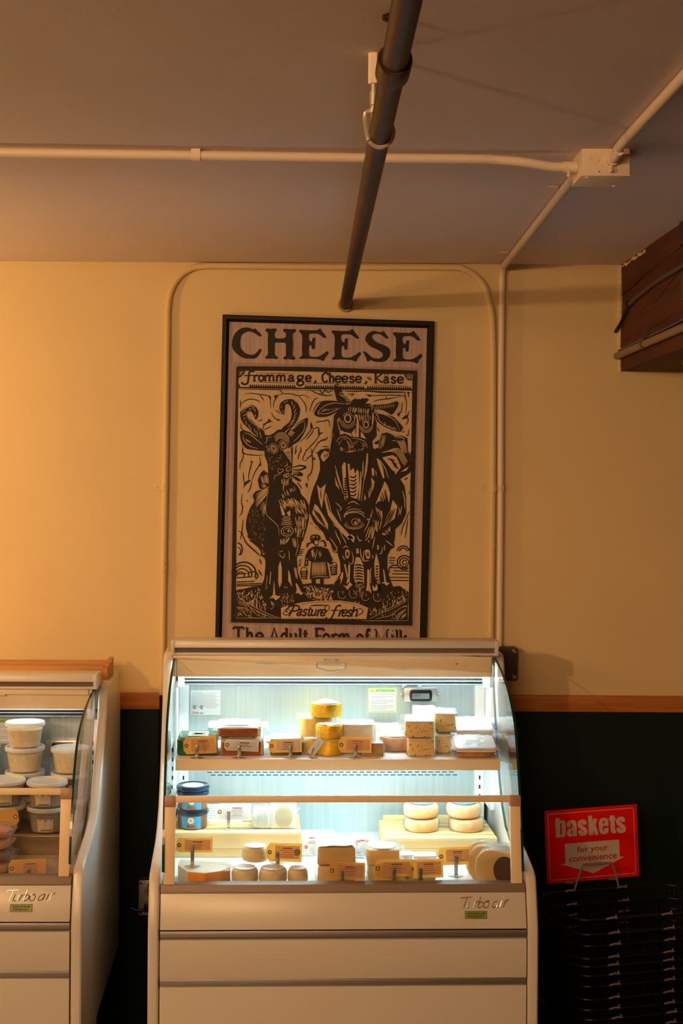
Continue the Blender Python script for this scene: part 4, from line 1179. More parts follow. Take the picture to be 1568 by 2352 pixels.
lp(ZF, [(215,720),(240,630),(290,780),(320,920),(430,1080),(560,1220),(640,1300),(560,1310),(400,1140),(270,960)], 3, 0); hatch(ZF, (240, 680), (260, 700), (290, 900), (310, 930), 2, 2.2, K, 3.4, 4)
lp(ZF, [(370,410),(440,600),(380,530)], 3, 0); ll(ZF, [(370,240),(420,420),(490,650)], 2.2); ll(ZF, [(380,330),(450,560)], 1.8)
lp(ZF, [(470,260),(500,195),(525,215),(530,500),(560,700),(540,730),(490,560)], 3, 0)
for k in range(8): kl(ZF, [(500, 430 + k * 34), (550, 440 + k * 34)], 2.8, 3.4)
lp(ZF, [(550,220),(580,225),(590,320),(640,280),(660,370),(690,300),(715,340),(720,560),(690,730),(600,700),(580,560)], 3, 0)
for k in range(6): kl(ZF, [(585, 400 + k * 55), (640, 420 + k * 52), (680, 380 + k * 54)], 2.6, 3.4)
ll(ZF, [(745,330),(735,560),(715,750)], 4); ll(ZF, [(775,180),(770,420)], 2.6); lp(ZF, [(830,60),(855,90),(830,330),(790,480),(750,760),(745,740),(790,420)], 3, 0)
for k in range(9): kl(ZF, [(845, 90 + k * 32), (870, 105 + k * 32)], 3, 3.4)
lp(ZF, [(900,280),(935,310),(930,400),(905,380)], 3, 2); lp(ZF, [(950,310),(970,350),(965,420)], 3, 0); lp(ZF, [(890,410),(940,480),(930,560),(860,720),(850,620),(900,520)], 3, 0)
hatch(ZF, (850, 540), (930, 500), (850, 640), (880, 690), 3, 1.8, K, 3.4, 5); lp(ZF, [(795,650),(820,720),(790,760)], 3, 0)
lp(ZF, [(970,140),(1010,160),(1060,280),(1085,430),(1060,430),(990,230)], 3, 0); ll(ZF, [(1000,150),(1090,280),(1140,430)], 2); 
lp(ZF, [(1050,130),(1200,95),(1260,130),(1320,270),(1240,380),(1230,330),(1200,320)], 3, 0); hatch(ZF, (1130, 130), (1230, 260), (1220, 170), (1290, 300), 5, 4, K, 3.4, 10)
for k in range(4): ll(ZF, [(1040 + k * 30, 60 - k * 10), (1230 + k * 20, 50 - k * 15), (1340 + k * 20, 200 - k * 10), (1380 + k * 12, 250 - k * 20)], 2.2)
lp(ZF, [(1315,340),(1380,290),(1435,260),(1400,320)], 3, 0); lp(ZF, [(1320,450),(1440,385),(1460,400),(1440,640),(1380,540)], 3, 0); kl(ZF, [(1370,450),(1420,420)], 2.4, 3.4)
lp(ZF, [(1085,470),(1130,540),(1165,650),(1150,780),(1110,690),(1080,760),(1000,760),(950,810),(1060,540)], 3, 0); hatch(ZF, (1010, 720), (1100, 560), (1060, 860), (1140, 780), 5, 2.4, K, 3.4, 10)
lp(ZF, [(1200,740),(1270,830),(1230,1010),(1060,1140),(1120,980),(1170,880)], 3, 0); hatch(ZF, (1170, 900), (1250, 860), (1060, 1130), (1150, 1100), 5, 2.2, K, 3.4, 8)
for s in ([(1340,610),(1370,720),(1375,870)],[(1280,840),(1300,900),(1280,960)],[(1330,830),(1310,960)],[(1250,1170),(1360,1060),(1410,930)],[(910,870),(890,980),(840,1030),(830,1000)],[(905,900),(850,1080),(790,1200)],[(380,780),(460,860),(430,900)],[(400,870),(430,960),(460,1050)],[(500,640),(520,750)],[(340,1090),(440,1180),(480,1290)],[(370,1180),(420,1310)]): ll(ZF, s, 2.2)
hatch(ZF, (950, 840), (1060, 900), (1000, 1010), (1050, 1030), 7, 2.2, jit=12); hatch(ZF, (900, 1040), (1060, 1040), (930, 1230), (1010, 1150), 8, 1.8, jit=14)
hatch(ZF, (870, 1120), (960, 1120), (800, 1280), (930, 1310), 6, 2.0, jit=12); hatch(ZF, (1030, 1240), (1160, 1120), (1080, 1260), (1180, 1190), 6, 2.0, jit=8)
# cow bell
ll(ZF, [(555,800),(630,765),(715,810)], 2.4); ll(ZF, [(500,950),(600,875),(750,880)], 1.6); ll(ZF, [(530,870),(600,830)], 1.4)
x_, y_ = ZF([(648, 1060)])[0]
pr.ring(x_, y_ - 14, 24, 11, 1.6, 3, L, -6, 190, 350); pr.ring(x_, y_ - 9, 23.5, 13, 1.8, 3, L, 0, 185, 355)
pr.ring(x_, y_, 19, 13, 1.3, 3, L, 0, 0, 180); pr.ring(x_, y_ + 2, 23, 14, 1.5, 3, L, 0, 10, 170); pr.ring(x_ + 2, y_, 8, 8, 1.2, 3, L); pr.disc(x_ + 3, y_ + 2, 3.4, 3.6, 3, L)
hatch(ZF, (690, 1010), (730, 1010), (680, 1050), (740, 1070), 4, 1.2, jit=5)
# cow legs
kp(ZH, [(180,0),(260,140),(290,250),(355,262),(395,400),(405,560),(370,620),(290,730),(330,960),(620,960),(640,760),(600,620),(605,480),(640,320),(690,400),(750,470),(760,620),(750,960),(1010,960),(1000,720),(985,600),(985,420),(940,260),(905,430),(930,640),(970,760),(1010,900),(1250,850),(1200,790),(1140,640),(1105,480),(1110,300),(1150,215),(1215,170),(1205,90),(1180,40),(1230,0)], 2, 0)
kp(ZH, [(905,430),(985,420),(985,760),(930,760)], 1.8, 0)
lp(ZH, [(635,320),(690,330),(745,440),(755,660),(700,670),(625,710),(600,620),(610,430)], 2.4, 0)
for k in range(6): kl(ZH, [(615, 450 + k * 42), (680, 440 + k * 42), (745, 460 + k * 42)], 2.6, 2.8)
lp(ZH, [(935,260),(985,440),(985,600),(970,740),(915,600),(910,430)], 2.4, 0)
for k in range(6): kl(ZH, [(925, 470 + k * 40), (975, 455 + k * 42)], 2.6, 2.8)
for s in ([(240,30),(300,110),(350,200)],[(290,220),(340,240),(350,160)],[(440,20),(490,130)],[(370,20),(410,140)],[(440,190),(480,160),(520,185)],[(570,240),(595,330),(580,420),(520,400)],[(430,300),(470,370)],[(700,190),(710,300),(750,400)],[(750,230),(755,370),(830,375)],[(650,0),(690,80),(720,60)],[(840,10),(770,80)],[(920,20),(880,200)],[(1030,170),(1020,260),(980,275)],[(1065,140),(1060,230)],[(1080,70),(1190,160)]): ll(ZH, s, 2.2)
lp(ZH, [(480,220),(530,215),(540,300),(500,350),(475,300)], 3, 2); hatch(ZH, (490, 240), (520, 240), (495, 320), (525, 310), 3, 2, K, 3.4, 3)
lp(ZH, [(765,225),(840,220),(845,330),(810,350),(790,330)], 3, 2); hatch(ZH, (785, 250), (830, 240), (800, 320), (830, 320), 3, 1.8, K, 3.4, 3)
lp(ZH, [(640,200),(670,190),(680,265),(640,275)], 3, 0); lp(ZH, [(570,-20),(620,30),(600,110),(560,60),(500,20)], 3, 0); lp(ZH, [(810,80),(835,70),(830,110)], 3, 0)
lp(ZH, [(455,430),(480,430),(520,640),(500,640)], 3, 0); lp(ZH, [(520,440),(550,430),(540,700),(490,720),(515,600)], 3, 0); lp(ZH, [(430,540),(445,560),(440,640),(400,740),(410,640),(385,650)], 3, 0)
lp(ZH, [(440,745),(500,760),(540,700),(585,740),(545,770),(510,820),(480,780)], 3, 0)
lp(ZH, [(805,510),(835,510),(845,740),(870,870),(830,830),(785,830),(800,740)], 3, 0); ll(ZH, [(870,480),(850,560),(860,720)], 2.4); lp(ZH, [(880,740),(920,790),(940,730),(965,790),(940,830),(890,830)], 3, 0)
lp(ZH, [(1040,500),(1060,520),(1090,700),(1140,715),(1095,755),(1060,720),(1015,720),(1060,690)], 3, 0); lp(ZH, [(875,280),(900,330),(880,345)], 3, 0); lp(ZH, [(955,140),(980,150),(975,210),(955,215)], 3, 0)
for (cx_, cy_) in ((430, 870), (600, 860), (780, 900), (960, 910)):
    x_, y_ = ZH([(cx_, cy_)])[0]
    pr.ring(x_, y_, 9.5, 12, 1.0, 3, L, 10, 20, 200); hatch(ZH, (cx_ - 15, cy_ - 40), (cx_ + 5, cy_ + 20), (cx_ + 15, cy_ - 40), (cx_ + 20, cy_ + 10), 4, .9, jit=4)
ll(ZH, [(300,760),(320,690),(370,650)], 1.2)
# bottom scrollwork and banner
kp(ZG, [(155,1010),(400,1150),(760,1335),(900,1345),(155,1350)], 2.4, 0)
kp(ZH, [(1425,930),(1200,1050),(950,1165),(790,1245),(720,1280),(1425,1280)], 2.4, 0)
for s in ([(160,1000),(400,1140),(700,1290),(850,1345)],[(160,1040),(400,1180),(620,1290),(760,1345)],[(170,1090),(320,1110),(420,1220),(520,1310),(640,1330)],[(200,1110),(290,1140),(360,1220),(440,1250)],[(170,1180),(260,1210),(330,1330)],[(170,1170),(290,1190),(350,1270)],[(360,1260),(400,1270),(390,1320),(350,1300),(380,1340),(430,1330)],[(560,1290),(640,1310),(610,1345)],[(480,1240),(540,1270),(520,1310)],[(160,1350),(880,1350)]): ll(ZG, s, 1.3, 2.8)
for k in range(9): ll(ZG, [(175 + k * 17, 1195 + k * 14), (185 + k * 19, 1180 + k * 15)], 1.2, 2.8)
for k in range(7): ll(ZG, [(200 + k * 22, 1125 + k * 16), (215 + k * 22, 1115 + k * 17)], 1.1, 2.8)
for k in range(4): ll(ZG, [(185 + k * 10, 1340 - k * 30), (200 + k * 22, 1250 + k * 25)], 1.2, 2.8)
for s in ([(1425,940),(1200,1060),(950,1165)],[(1420,970),(1200,1090),(960,1190),(840,1250)],[(1400,1040),(1300,1090),(1150,1200),(1020,1230),(930,1250)],[(1400,1080),(1390,1060),(1330,1080)],[(1260,1270),(1290,1180),(1400,1110)],[(1245,1270),(1270,1180),(1390,1095)],[(1160,1250),(1230,1240),(1230,1190),(1180,1190),(1190,1230)],[(1030,1220),(1050,1200),(1010,1190)],[(830,1090),(870,1150),(840,1190),(910,1170)],[(720,1278),(1420,1278)],[(1420,1000),(1418,1275)]): ll(ZH, s, 1.3, 2.8)
for k in range(8): ll(ZH, [(1250 + k * 14, 1250 - k * 18), (1275 + k * 14, 1255 - k * 17)], 1.3, 2.8)
for k in range(7): ll(ZH, [(1080 + k * 34, 1180 - k * 15), (1092 + k * 34, 1200 - k * 15)], 1.1, 2.8)
for k in range(4): ll(ZH, [(1310 + k * 20, 1260 - k * 12), (1350 + k * 12, 1190 - k * 10)], 1.4, 2.8)
ban = [(645.5, 1421), (645, 1396), (690, 1384), (735, 1379.5), (780, 1379.5), (815, 1384), (845, 1396), (841, 1422)]
pr.poly([(642, 1424), (641, 1394), (688, 1381), (735, 1376.5), (782, 1376.5), (818, 1381), (849, 1394), (845, 1425)], 2.6, K)
pr.poly(ban, 3, L)
pr.line([(650, 1400), (692, 1388), (737, 1383), (780, 1383), (814, 1388), (840, 1400)], 1.0, 3.3, K)
pr.line([(648, 1418), (740, 1421), (838, 1420)], 1.0, 3.3, K)
cur = [('P', 656, 681, 0), ('a', 680, 692, 2), ('s', 692, 703, 2), ('t', 701, 714, 1), ('u', 711, 725, 2), ('r', 725, 735, 2), ('e', 734, 746, 2), ('F!', 750, 776, 1), ('r', 775, 785, 2), ('e', 783, 795, 2), ('s', 795, 806, 2), ('h', 803, 821, 2)]
for ch, a_, b_, dy in cur:
    letter(pr, ch, a_, b_, 1399.5 + (a_ - 656) * .012, 1413.5 + (a_ - 656) * .012, 3.9, 3.4, K, shear=.32)
pr.line([(712, 1392), (728, 1390), (752, 1391)], 3.0, 3.4, K)
pr.line([(742, 1412), (756, 1398), (752, 1390), (745, 1396), (752, 1404)], 2.2, 3.4, K); pr.line([(815, 1400), (828, 1398), (833, 1406), (822, 1413), (818, 1407)], 2.4, 3.4, K); pr.line([(655, 1402), (650, 1410), (660, 1414)], 2.4, 3.4, K)
pr.line([(657, 1413), (666, 1406), (662, 1398)], 2.2, 3.4, K)
build('woodcut_print', pr, None, poster, world=True, smooth=0, recalc=False)
# ------------------------------------------------------------------ refrigerated display cases
M_FIN = mat('grey_fin', (.30, .34, .36), .5)
M_STEP = mat('dull_steel_step', (.34, .25, .17), .3, metal=.8, bump=.08, bscale=9, stretch=(22, 1, .35))
M_LDECK = mat('dull_steel_deck', (.40, .35, .32), .4, metal=.5)
HW = .46      # half width
GX = .43      # glass plane
def topmap(z, low):
    if not low or z <= .93:
        return z
    return .93 + (z - .93) * .64
def script_logo(mb, fn, m, r, broken=False):
    "slanted thin script lettering 'Turbo air' as rounded wire strokes; fn(u, v) maps to 3D"
    S = [[(-.01, .86), (.02, .95), (.23, 1.0)], [(.125, .97), (.045, .08)],
         [(.17, .62), (.12, .14), (.15, .08), (.22, .22), (.255, .62)], [(.255, .62), (.21, .1)],
         [(.305, .62), (.25, .1)], [(.285, .42), (.33, .62), (.37, .62)],
         [(.42, 1.02), (.34, .12)], [(.37, .35), (.42, .62), (.46, .5), (.43, .2), (.36, .08)],
         [(.53, .62), (.475, .45), (.48, .15), (.53, .1), (.58, .3), (.585, .55), (.53, .62), (.60, .68)],
         [(.79, .66), (.70, .55), (.655, .2), (.69, .12), (.75, .3), (.795, .64)], [(.80, .66), (.75, .14), (.78, .12)],
         [(.875, .70), (.825, .14), (.85, .12)], [(.905, .95), (.91, 1.0)],
         [(.945, .70), (.895, .12)], [(.925, .45), (.97, .7), (1.02, .74)]]
    if broken:
        S[2] = S[2][:3]
        del S[3]
    for s in S:
        pts = smooth_path([fn(u, v) for u, v in s], 4) if len(s) > 2 else [fn(u, v) for u, v in s]
        mb.tube(pts, r, 6, mat=m)
def make_case(name, label, loc, yaw, low=False, shelf=True, lamp=(1, 1, 1), lamp_s=10.0, lamp2_s=6.0, logo_u=0.84):
    dt = -.104 if low else 0.0
    T = lambda z: topmap(z, low)
    M = Matrix.Translation(Vector(loc)) @ Matrix.Rotation(yaw, 4, 'Z')
    c = thing(name, label, 'display case', M=M)
    # side panels
    front = [(0, .10), (0, .625), (.006, .655), (.030, .735), (.036, .748), (.050, .757), (.12, .771), (.22, .788), (.275, .806)]
    curve = [(.335, .85), (.39, .93), (.435, 1.02), (.465, 1.10), (.480, 1.17)]
    top = [(.487, 1.195), (.497, 1.212), (.515, 1.222), (.80, 1.222)]
    prof = front + [(y, T(z)) for y, z in curve] + [(y, z + dt) for y, z in top] + [(.80, .32), (.30, .295), (.22, .10)]
    for s in (-1, 1):
        a, b_ = (GX + .004, HW) if s > 0 else (-HW, -GX - .004)
        build('side_panel', MB().prism(prof, 'x', a, b_), M_WHITE, c, bevel=.009, seg=3)
    # feet
    for x in (-.38, .38):
        for y in (.12, .70):
            build('foot', MB().lathe([(.02, 0), (.022, .004), (.022, .02), (.014, .03), (.014, .101 if y < .3 else .30)], 14, M=Matrix.Translation((x, y, 0))), M_BLACK, c)
    build('chassis', MB().box(-.425, .425, .05, .78, .10, .60), M_DARK, c)
    # front panels
    GW = .4315
    fasc = [(0.001, .632), (.023, .7115), (.05, .7115), (.05, .632)]
    build('fascia_panel', MB().prism(fasc, 'x', -GW, GW), M_WHITE, c, bevel=.002)
    build('middle_panel', MB().box(-GW, GW, .0, .04, .517, .6085), M_WHITE, c, bevel=.002)
    build('lower_panel', MB().box(-GW, GW, .0, .04, .11, .4985), M_WHITE, c, bevel=.002)
    for z in (.613, .5005):
        build('metal_trim', MB().box(-GW, GW, .004, .03, z, z + .0152), M_SATIN, c, bevel=.001)
    sill = [(.0235, .713), (.0295, .7295), (.034, .731), (.06, .731), (.06, .713)]
    build('front_sill', MB().prism(sill, 'x', -GW, GW), M_SILL, c, bevel=.001)
    # low front pane with bumper rail and end posts
    y0, z0, y1, z1 = .034, .730, .066, .930
    nrm = Vector((z1 - z0, -(y1 - y0)))
    nrm.normalize()       # (dy, dz) toward the back
    def pane(t0, t1, u0, u1):
        "cross-section quad between depth offsets t and heights u along the pane"
        def q(t, u):
            return (y0 + (y1 - y0) * u + nrm.x * t, z0 + (z1 - z0) * u + nrm.y * t)
        return [q(t0, u0), q(t0, u1), q(t1, u1), q(t1, u0)]
    build('front_glass', MB().prism(pane(0, .006, 0, .97), 'x', -.424, .424), M_GLASS, c, smooth=0)
    rail = build('bumper_rail', MB().prism(pane(-.007, .011, .935, 1.012), 'x', -.403, .403), M_BEIGE, c, bevel=.002)
    for s in (-1, 1):
        xa, xb = (.4, .4255) if s > 0 else (-.4255, -.4)
        build('end_post', MB().prism(pane(-.004, .009, 0.0, .93), 'x', xa, xb), M_BEIGE, c, bevel=.002)
        build('corner_cap', MB().prism(pane(-.0085, .0125, .885, 1.016), 'x', xa - .001, xb + .001), M_CAP, c, bevel=.004)
    # curved side glass
    ge = [(.030, .760), (.046, .84), (.072, .92), (.105, 1.006), (.150, 1.09), (.225, 1.148), (.31, 1.184), (.40, 1.207), (.458, 1.216)]
    gp = [(y, T(z)) for y, z in ge]
    gs = [(p.x, p.y) for p in smooth_path([(y, z, 0) for y, z in gp], 5)]
    back = [(.475, T(1.216)), (.472, T(1.17)), (.455, T(1.10)), (.425, T(1.02)), (.38, T(.93)), (.325, .852), (.27, .81), (.21, .792), (.12, .775), (.05, .762)]
    for s in (-1, 1):
        xa, xb = (GX - .006, GX) if s > 0 else (-GX, -GX + .006)
        build('side_glass', MB().prism(gs + back, 'x', xa, xb, M_EDGE, capmat=M_GLASS), None, c, smooth=0)
    # liner
    build('deck', MB().box(-.42, .42, .05, .62, .700, .712), M_LDECK if low else M_WHITE_IN, c)
    zt = 1.135 + dt
    for s in (-1, 1):
        build('side_liner', MB().box(min(.4225 * s, .4335 * s), max(.4225 * s, .4335 * s), .487, .66, .80, 1.13 + dt), M_WHITE_IN, c)
    build('back_liner', MB().box(-.42, .42, .612, .65, .712, zt), M_STAIN, c)
    for s in (-1, 1):
        x = .409 * s
        u = build('corner_upright', MB().box(x - .013, x + .013, .585, .612, .712, zt - .002), M_WHITE_IN, c, bevel=.0015)
        b = MB()
        zz = .735
        while zz < .955:
            b.box(x - .0022, x + .0022, .5846, .5856, zz, zz + .011)
            zz += .0255
        build('slot', b, M_DARK, u)
    build('rear_body', MB().box(-GX - .003, GX + .003, .65, .795, .60, 1.2 + dt), M_WHITE, c)
    # canopy with pull slat
    cb = 1.163 + dt
    can = [(.462, cb), (.462, 1.222 + dt), (.64, 1.222 + dt), (.64, 1.14 + dt), (.600, 1.14 + dt), (.600, cb + .030), (.468, cb + .030), (.468, cb)]
    build('canopy', MB().prism(can, 'x', -GX + .008, GX - .008), M_CANOPY, c, bevel=.001)
    lv = MB()
    for k, (y, z) in enumerate(((.494, 1.1565), (.501, 1.1465), (.508, 1.1365))):
        lv.box(-.404, .404, y, y + .004, z + dt - .0011, z + dt + .0011, M_FIN)
    lv.box(-.404, .404, .516, .519, 1.1335 + dt, cb + .030, M_BLACK)  # black backing added so the gaps between fins look shaded
    lv.box(-.404, .404, .512, .516, 1.1365 + dt, 1.1415 + dt, M_BLACK)
    build('air_louvre', lv, None, c)
    for s in (-1, 1):
        build('louvre_end', MB().box(.404 * s - (.0 if s > 0 else .016), .404 * s + (.016 if s > 0 else .0), .490, .53, 1.132 + dt, cb + .030), M_WHITE_IN, c)
    Lm = lamp_mat(name + '_lamp_glow', lamp, lamp_s)
    build('lamp_tube', MB().tube([(-.39, .4825, 1.179 + dt), (.39, .4825, 1.179 + dt)], .0095, 12), Lm, c)
    build('rear_fill_tube', MB().tube([(-.39, .556, 1.160 + dt), (.39, .556, 1.160 + dt)], .010, 12), lamp_mat(name + '_rear_glow', lamp, lamp_s * .075), c)  # extra hidden tube, added to brighten the back liner
    # roller blind housing on top
    hz = (1.2625 if not low else 1.2585) + dt
    hp = [(.449, hz), (.443, hz - .004), (.440, hz - .020), (.451, hz - .021), (.451, hz - .033), (.442, hz - .034), (.442, hz - .040), (.53, hz - .040), (.534, hz - .002)]
    h = build('blind_housing', MB().prism(hp, 'x', -.4365, .4365), M_WHITE, c, bevel=.0012)
    build('housing_groove', MB().box(-.425, .425, .4500, .4512, hz - .0328, hz - .0214), mat('brown_groove', (.16, .11, .085), .6), h)
    for s in (-1, 1):
        e = [(.4395, hz - .002), (.4395, hz - .040), (.455, hz - .040), (.455, hz - .002)]
        build('end_plate', MB().prism(e, 'x', .431 * s - .004, .431 * s + .004), M_WHITE, h, bevel=.0012)
    build('gap_shade_strip', MB().box(-.39, .39, .4595, .4625, hz - .050, hz - .040), mat('painted_gap_shade', (.12, .085, .06), .7), h)  # dark strip painted for the shade in the gap below the housing
    rot = R(2.35 if not low else .3)
    Ms = Matrix.Translation((-.43, .4535, 1.2185 + dt - (0 if not low else .006))) @ Matrix.Rotation(rot, 4, 'Y')
    sl = build('pull_slat', MB().prism([(.004, .034), (0, .033), (-.0005, -.0015), (-.006, -.0017), (-.006, -.005), (.004, -.005)], 'x', .0,   .848 if not low else .842, M=Ms), M_CANOPY, c, bevel=.0006)
    for x in (.22, .58):
        build('slat_tab', MB().box(x, x + .042, -.006, .0, -.0085, -.0045, M=Ms), M_WHITE, sl)
    b = MB().box(.395, .440, -.0045, -.0005, -.004, .012, M=Ms)
    build('handle_plate', b, M_WHITE, sl, bevel=.001)
    hpts = [(x, y - .006, z) for x, y, z in [(.398, -.004, .002), (.384, -.004, .002), (.378, -.004, -.004), (.381, -.005, -.014), (.392, -.005, -.017), (.402, -.005, -.018), (.408, -.005, -.021), (.427, -.005, -.021), (.433, -.005, -.018), (.443, -.005, -.017), (.454, -.005, -.014), (.457, -.004, -.004), (.451, -.004, .002), (.437, -.004, .002)]]
    hd = build('pull_handle', MB().tube(smooth_path(hpts, 3), .0026, 8, M=Ms), M_WHITE, sl)
    sm_ = mat('slat_screw', (.25, .16, .09), .4, metal=.5)
    for x, y, z, r_ in ((.403, -.005, .009, .0018), (.432, -.005, .009, .0018), (.08, -.0008, .012, .0022), (.755, -.0008, .012, .0022)):
        build('screw', MB().ball((x, y, z), r_, n=5, M=Ms), sm_, sl)
    # perforated duct strip low on the back liner
    b = MB()
    for r_, (z, off) in enumerate(((.878, 0), (.870, .010))):
        if low:
            break
        for k in range(36):
            x = -.345 + off + k * .0192
            b.box(x, x + .0135, .6112, .6124, z - .0011, z + .0011)
    if b.v:
        build('air_slots', b, M_DARK, c)
    if shelf:
        sx = .4135
        build('shelf', MB().box(-sx, sx, .285, .585, .968, .976), M_WHITE_IN, c, bevel=.001)
        pr_ = build('price_rail', MB().prism([(.278, .950), (.276, .9775), (.2785, .9785), (.286, .9765), (.286, .950)], 'x', -sx, sx), M_BEIGE, c, bevel=.0005)
        build('shelf_lamp', MB().tube([(-.38, .315, .957), (.38, .315, .957)], .0085, 12), lamp_mat(name + '_shelf_glow', lamp, lamp2_s), c)
        for s in (-1, 1):
            br_ = [(.585, .967), (.30, .967), (.30, .960), (.585, .925)]
            build('shelf_bracket', MB().prism(br_, 'x', s * .405 - .0015, s * .405 + .0015), M_WHITE_IN, c)
    else:
        st = [(.30, .7121), (.30, .760), (.304, .764), (.61, .764), (.61, .7121)]
        build('steel_step', MB().prism(st, 'x', -.418, .418), M_STEP, c, bevel=.001)
    # thermometer and probe on the back liner
    yb = .612
    tx, tz = .245, 1.098 + dt
    if low:
        q_ = onY(M, 147, 1712, yb)
        tx, tz = q_.x, q_.z
    br_ = build('thermometer_bracket', MB().prism([(-.046, -.019), (.046, -.019), (.046, .019), (-.046, .019)], 'y', yb - .018, yb, M=Matrix.Translation((tx, 0, tz - .003))), mat('bracket_plate', (.72, .74, .76), .3, metal=.8), c, bevel=.0015)
    rr = [(tx + x, tz - .004 + z) for x, z in ((-.026, -.016), (.026, -.016), (.030, -.013), (.032, 0), (.030, .013), (.026, .016), (-.026, .016), (-.030, .013), (-.032, 0), (-.030, -.013))]
    th = build('thermometer', MB().prism(rr, 'y', yb - .023, yb - .018), M_BLACK, br_, bevel=.0015)
    build('thermometer_display', MB().prism([(tx - .0235, tz - .0125), (tx + .0235, tz - .0125), (tx + .0235, tz + .002), (tx - .0235, tz + .002)], 'y', yb - .0236, yb - .0228), mat('lcd_face', (.16, .19, .19), .12), br_)
    b = MB()
    seg = [(0, 0, 0, .008), (.004, 0, .004, .008), (.0, 0, .004, 0), (.007, 0, .007, .008), (.007, .008, .011, .008), (.007, .004, .011, .004), (.014, 0, .014, .008), (.018, 0, .018, .008), (.014, .008, .018, .008)]
    for (xa, za, xb, zb) in seg:
        b.box(tx - .02 + min(xa, xb) - .0005, tx - .02 + max(xa, xb) + .0005, yb - .0239, yb - .0234, tz - .008 + min(za, zb) - .0005, tz - .008 + max(za, zb) + .0005)
    build('display_digits', b, M_BLACK, br_)
    for s in (-1, 1):
        build('bracket_screw', MB().ball((tx + s * .052, yb - .003, tz - .004), .0042, n=7), M_BRASS, br_)
    z_ = 1.1245 + dt
    bx_ = tx - .245
    b = MB().tube([(.178 + bx_, yb - .008, z_ + .003), (.202 + bx_, yb - .008, z_ + .001)], .0028, 8, mat=M_CHROME)
    b.tube(smooth_path([(.202 + bx_, yb - .008, z_ + .001), (.22 + bx_, yb - .008, z_ - .001), (.24 + bx_, yb - .006, z_ - .002)], 4), .0018, 8, mat=M_BLACK)
    b.box(.194 + bx_, .205 + bx_, yb - .011, yb, z_ - .006, z_ + .005, M_WHITE_IN)
    b.lathe([(.0085, 0), (.008, .004), (.003, .005)], 14, M_WHITE_IN, Matrix.Translation((.243 + bx_, yb, z_ - .002)) @ Matrix.Rotation(R(90), 4, 'X'))
    b.ball((.197 + bx_, yb - .010, z_ - .010), .0035, M_BRASS, 7)
    build('temperature_probe', b, None, c)
    # stickers on the back liner
    b = MB().box(.100, .180, yb - .0012, yb, 1.043 + dt, 1.112 + dt, mat('lime_sticker', (.68, .85, .30), .5))
    b.box(.1025, .1775, yb - .0016, yb - .0010, 1.045 + dt, 1.099 + dt, M_PAPERW)
    G_ = mat('green_print', (.02, .30, .12), .6)
    add_text(b, 'ATTENTION', lambda u, v: (.121 + u * .052, yb - .0017, 1.1015 + dt + v * .0066), G_, bold=.02)
    b.add([(.107, yb - .0017, 1.1015 + dt), (.117, yb - .0017, 1.1015 + dt), (.112, yb - .0017, 1.109 + dt)], [(0, 1, 2)], mat('lime_dark', (.45, .62, .12), .6))
    for k in range(10):
        z = 1.094 + dt - k * .0047 - (k // 3) * .0012
        b.box(.108, .108 + (.062 if k % 3 else .066) - (.02 if k % 3 == 2 else 0), yb - .0018, yb - .0014, z - .0012, z, M_INKG)
    build('attention_sticker', b, None, c)
    b = MB().box(-.404 + .012, -.404 + .095, yb - .0012, yb, 1.037 + dt, 1.105 + dt, mat('silver_label', (.74, .78, .82), .4))
    for k in range(13):
        z = 1.099 + dt - k * .0035
        b.box(-.388, -.388 + (.074 if k in (3, 6, 9, 10) else .03 + .012 * ((k * 7) % 3)), yb - .0016, yb - .001, z - .0009, z, M_INKG)
        if k not in (3, 6, 9, 10):
            b.box(-.348, -.322, yb - .0016, yb - .001, z - .0009, z, M_INKG)
    for x in (-.380, -.361):
        pts = [(x + .0045 * math.cos(R(a)), yb - .0016, 1.058 + dt + .0045 * math.sin(R(a))) for a in range(30, 340, 24)]
        b.tube(pts, .0007, 5, mat=M_INKD)
        add_text(b, 'S', lambda u, v: (x - .002 + u * .004, yb - .0018, 1.0555 + dt + v * .005), M_INKD, bold=.03)
    add_text(b, 'Turbo', lambda u, v: (-.387 + u * .019 + v * .001, yb - .0018, 1.040 + dt + v * .006), mat('red_print', (.6, .02, .02), .6), bold=.02, shear=.3)
    add_text(b, 'air', lambda u, v: (-.366 + u * .010 + v * .001, yb - .0018, 1.040 + dt + v * .005), mat('blue_print', (.02, .04, .4), .6), bold=.02, shear=.3)
    build('rating_label', b, None, c)
    # fascia lettering and badge
    fx0 = logo_u
    def ff(du, z):
        t_ = (z - .632) / (.7115 - .632)
        return Vector((fx0 + du, .001 + .022 * t_ - .0012, z))
    b = MB()
    script_logo(b, lambda u, v: ff(u * .111, .676 + v * .0262), M_LOGO, .00105, not low)
    build('script_lettering', b, None, c)
    b = MB()
    fb = lambda u, v: ff(.008 + u * .052, .6545 + v * .0168)
    b.add([fb(0, 0), fb(1, 0), fb(1, 1), fb(0, 1)], [(0, 1, 2, 3)], mat('green_badge', (.20, .30, .012), .4))
    for (u0, u1, v0, v1) in ((0, 1, 0, .05), (0, 1, .95, 1), (0, .017, 0, 1), (.983, 1, 0, 1)):
        b.add([fb(u, v) - Vector((0, .0003, 0)) for u, v in ((u0, v0), (u1, v0), (u1, v1), (u0, v1))], [(0, 1, 2, 3)], M_INKD)
    add_text(b, 'NATURAL', lambda u, v: fb(.13 + u * .63, .55 + v * .26) - Vector((0, .0004, 0)), M_INKD, bold=.03)
    add_text(b, 'Refrigerant', lambda u, v: fb(.13 + u * .71, .14 + v * .34) - Vector((0, .0004, 0)), M_INKD, bold=.025)
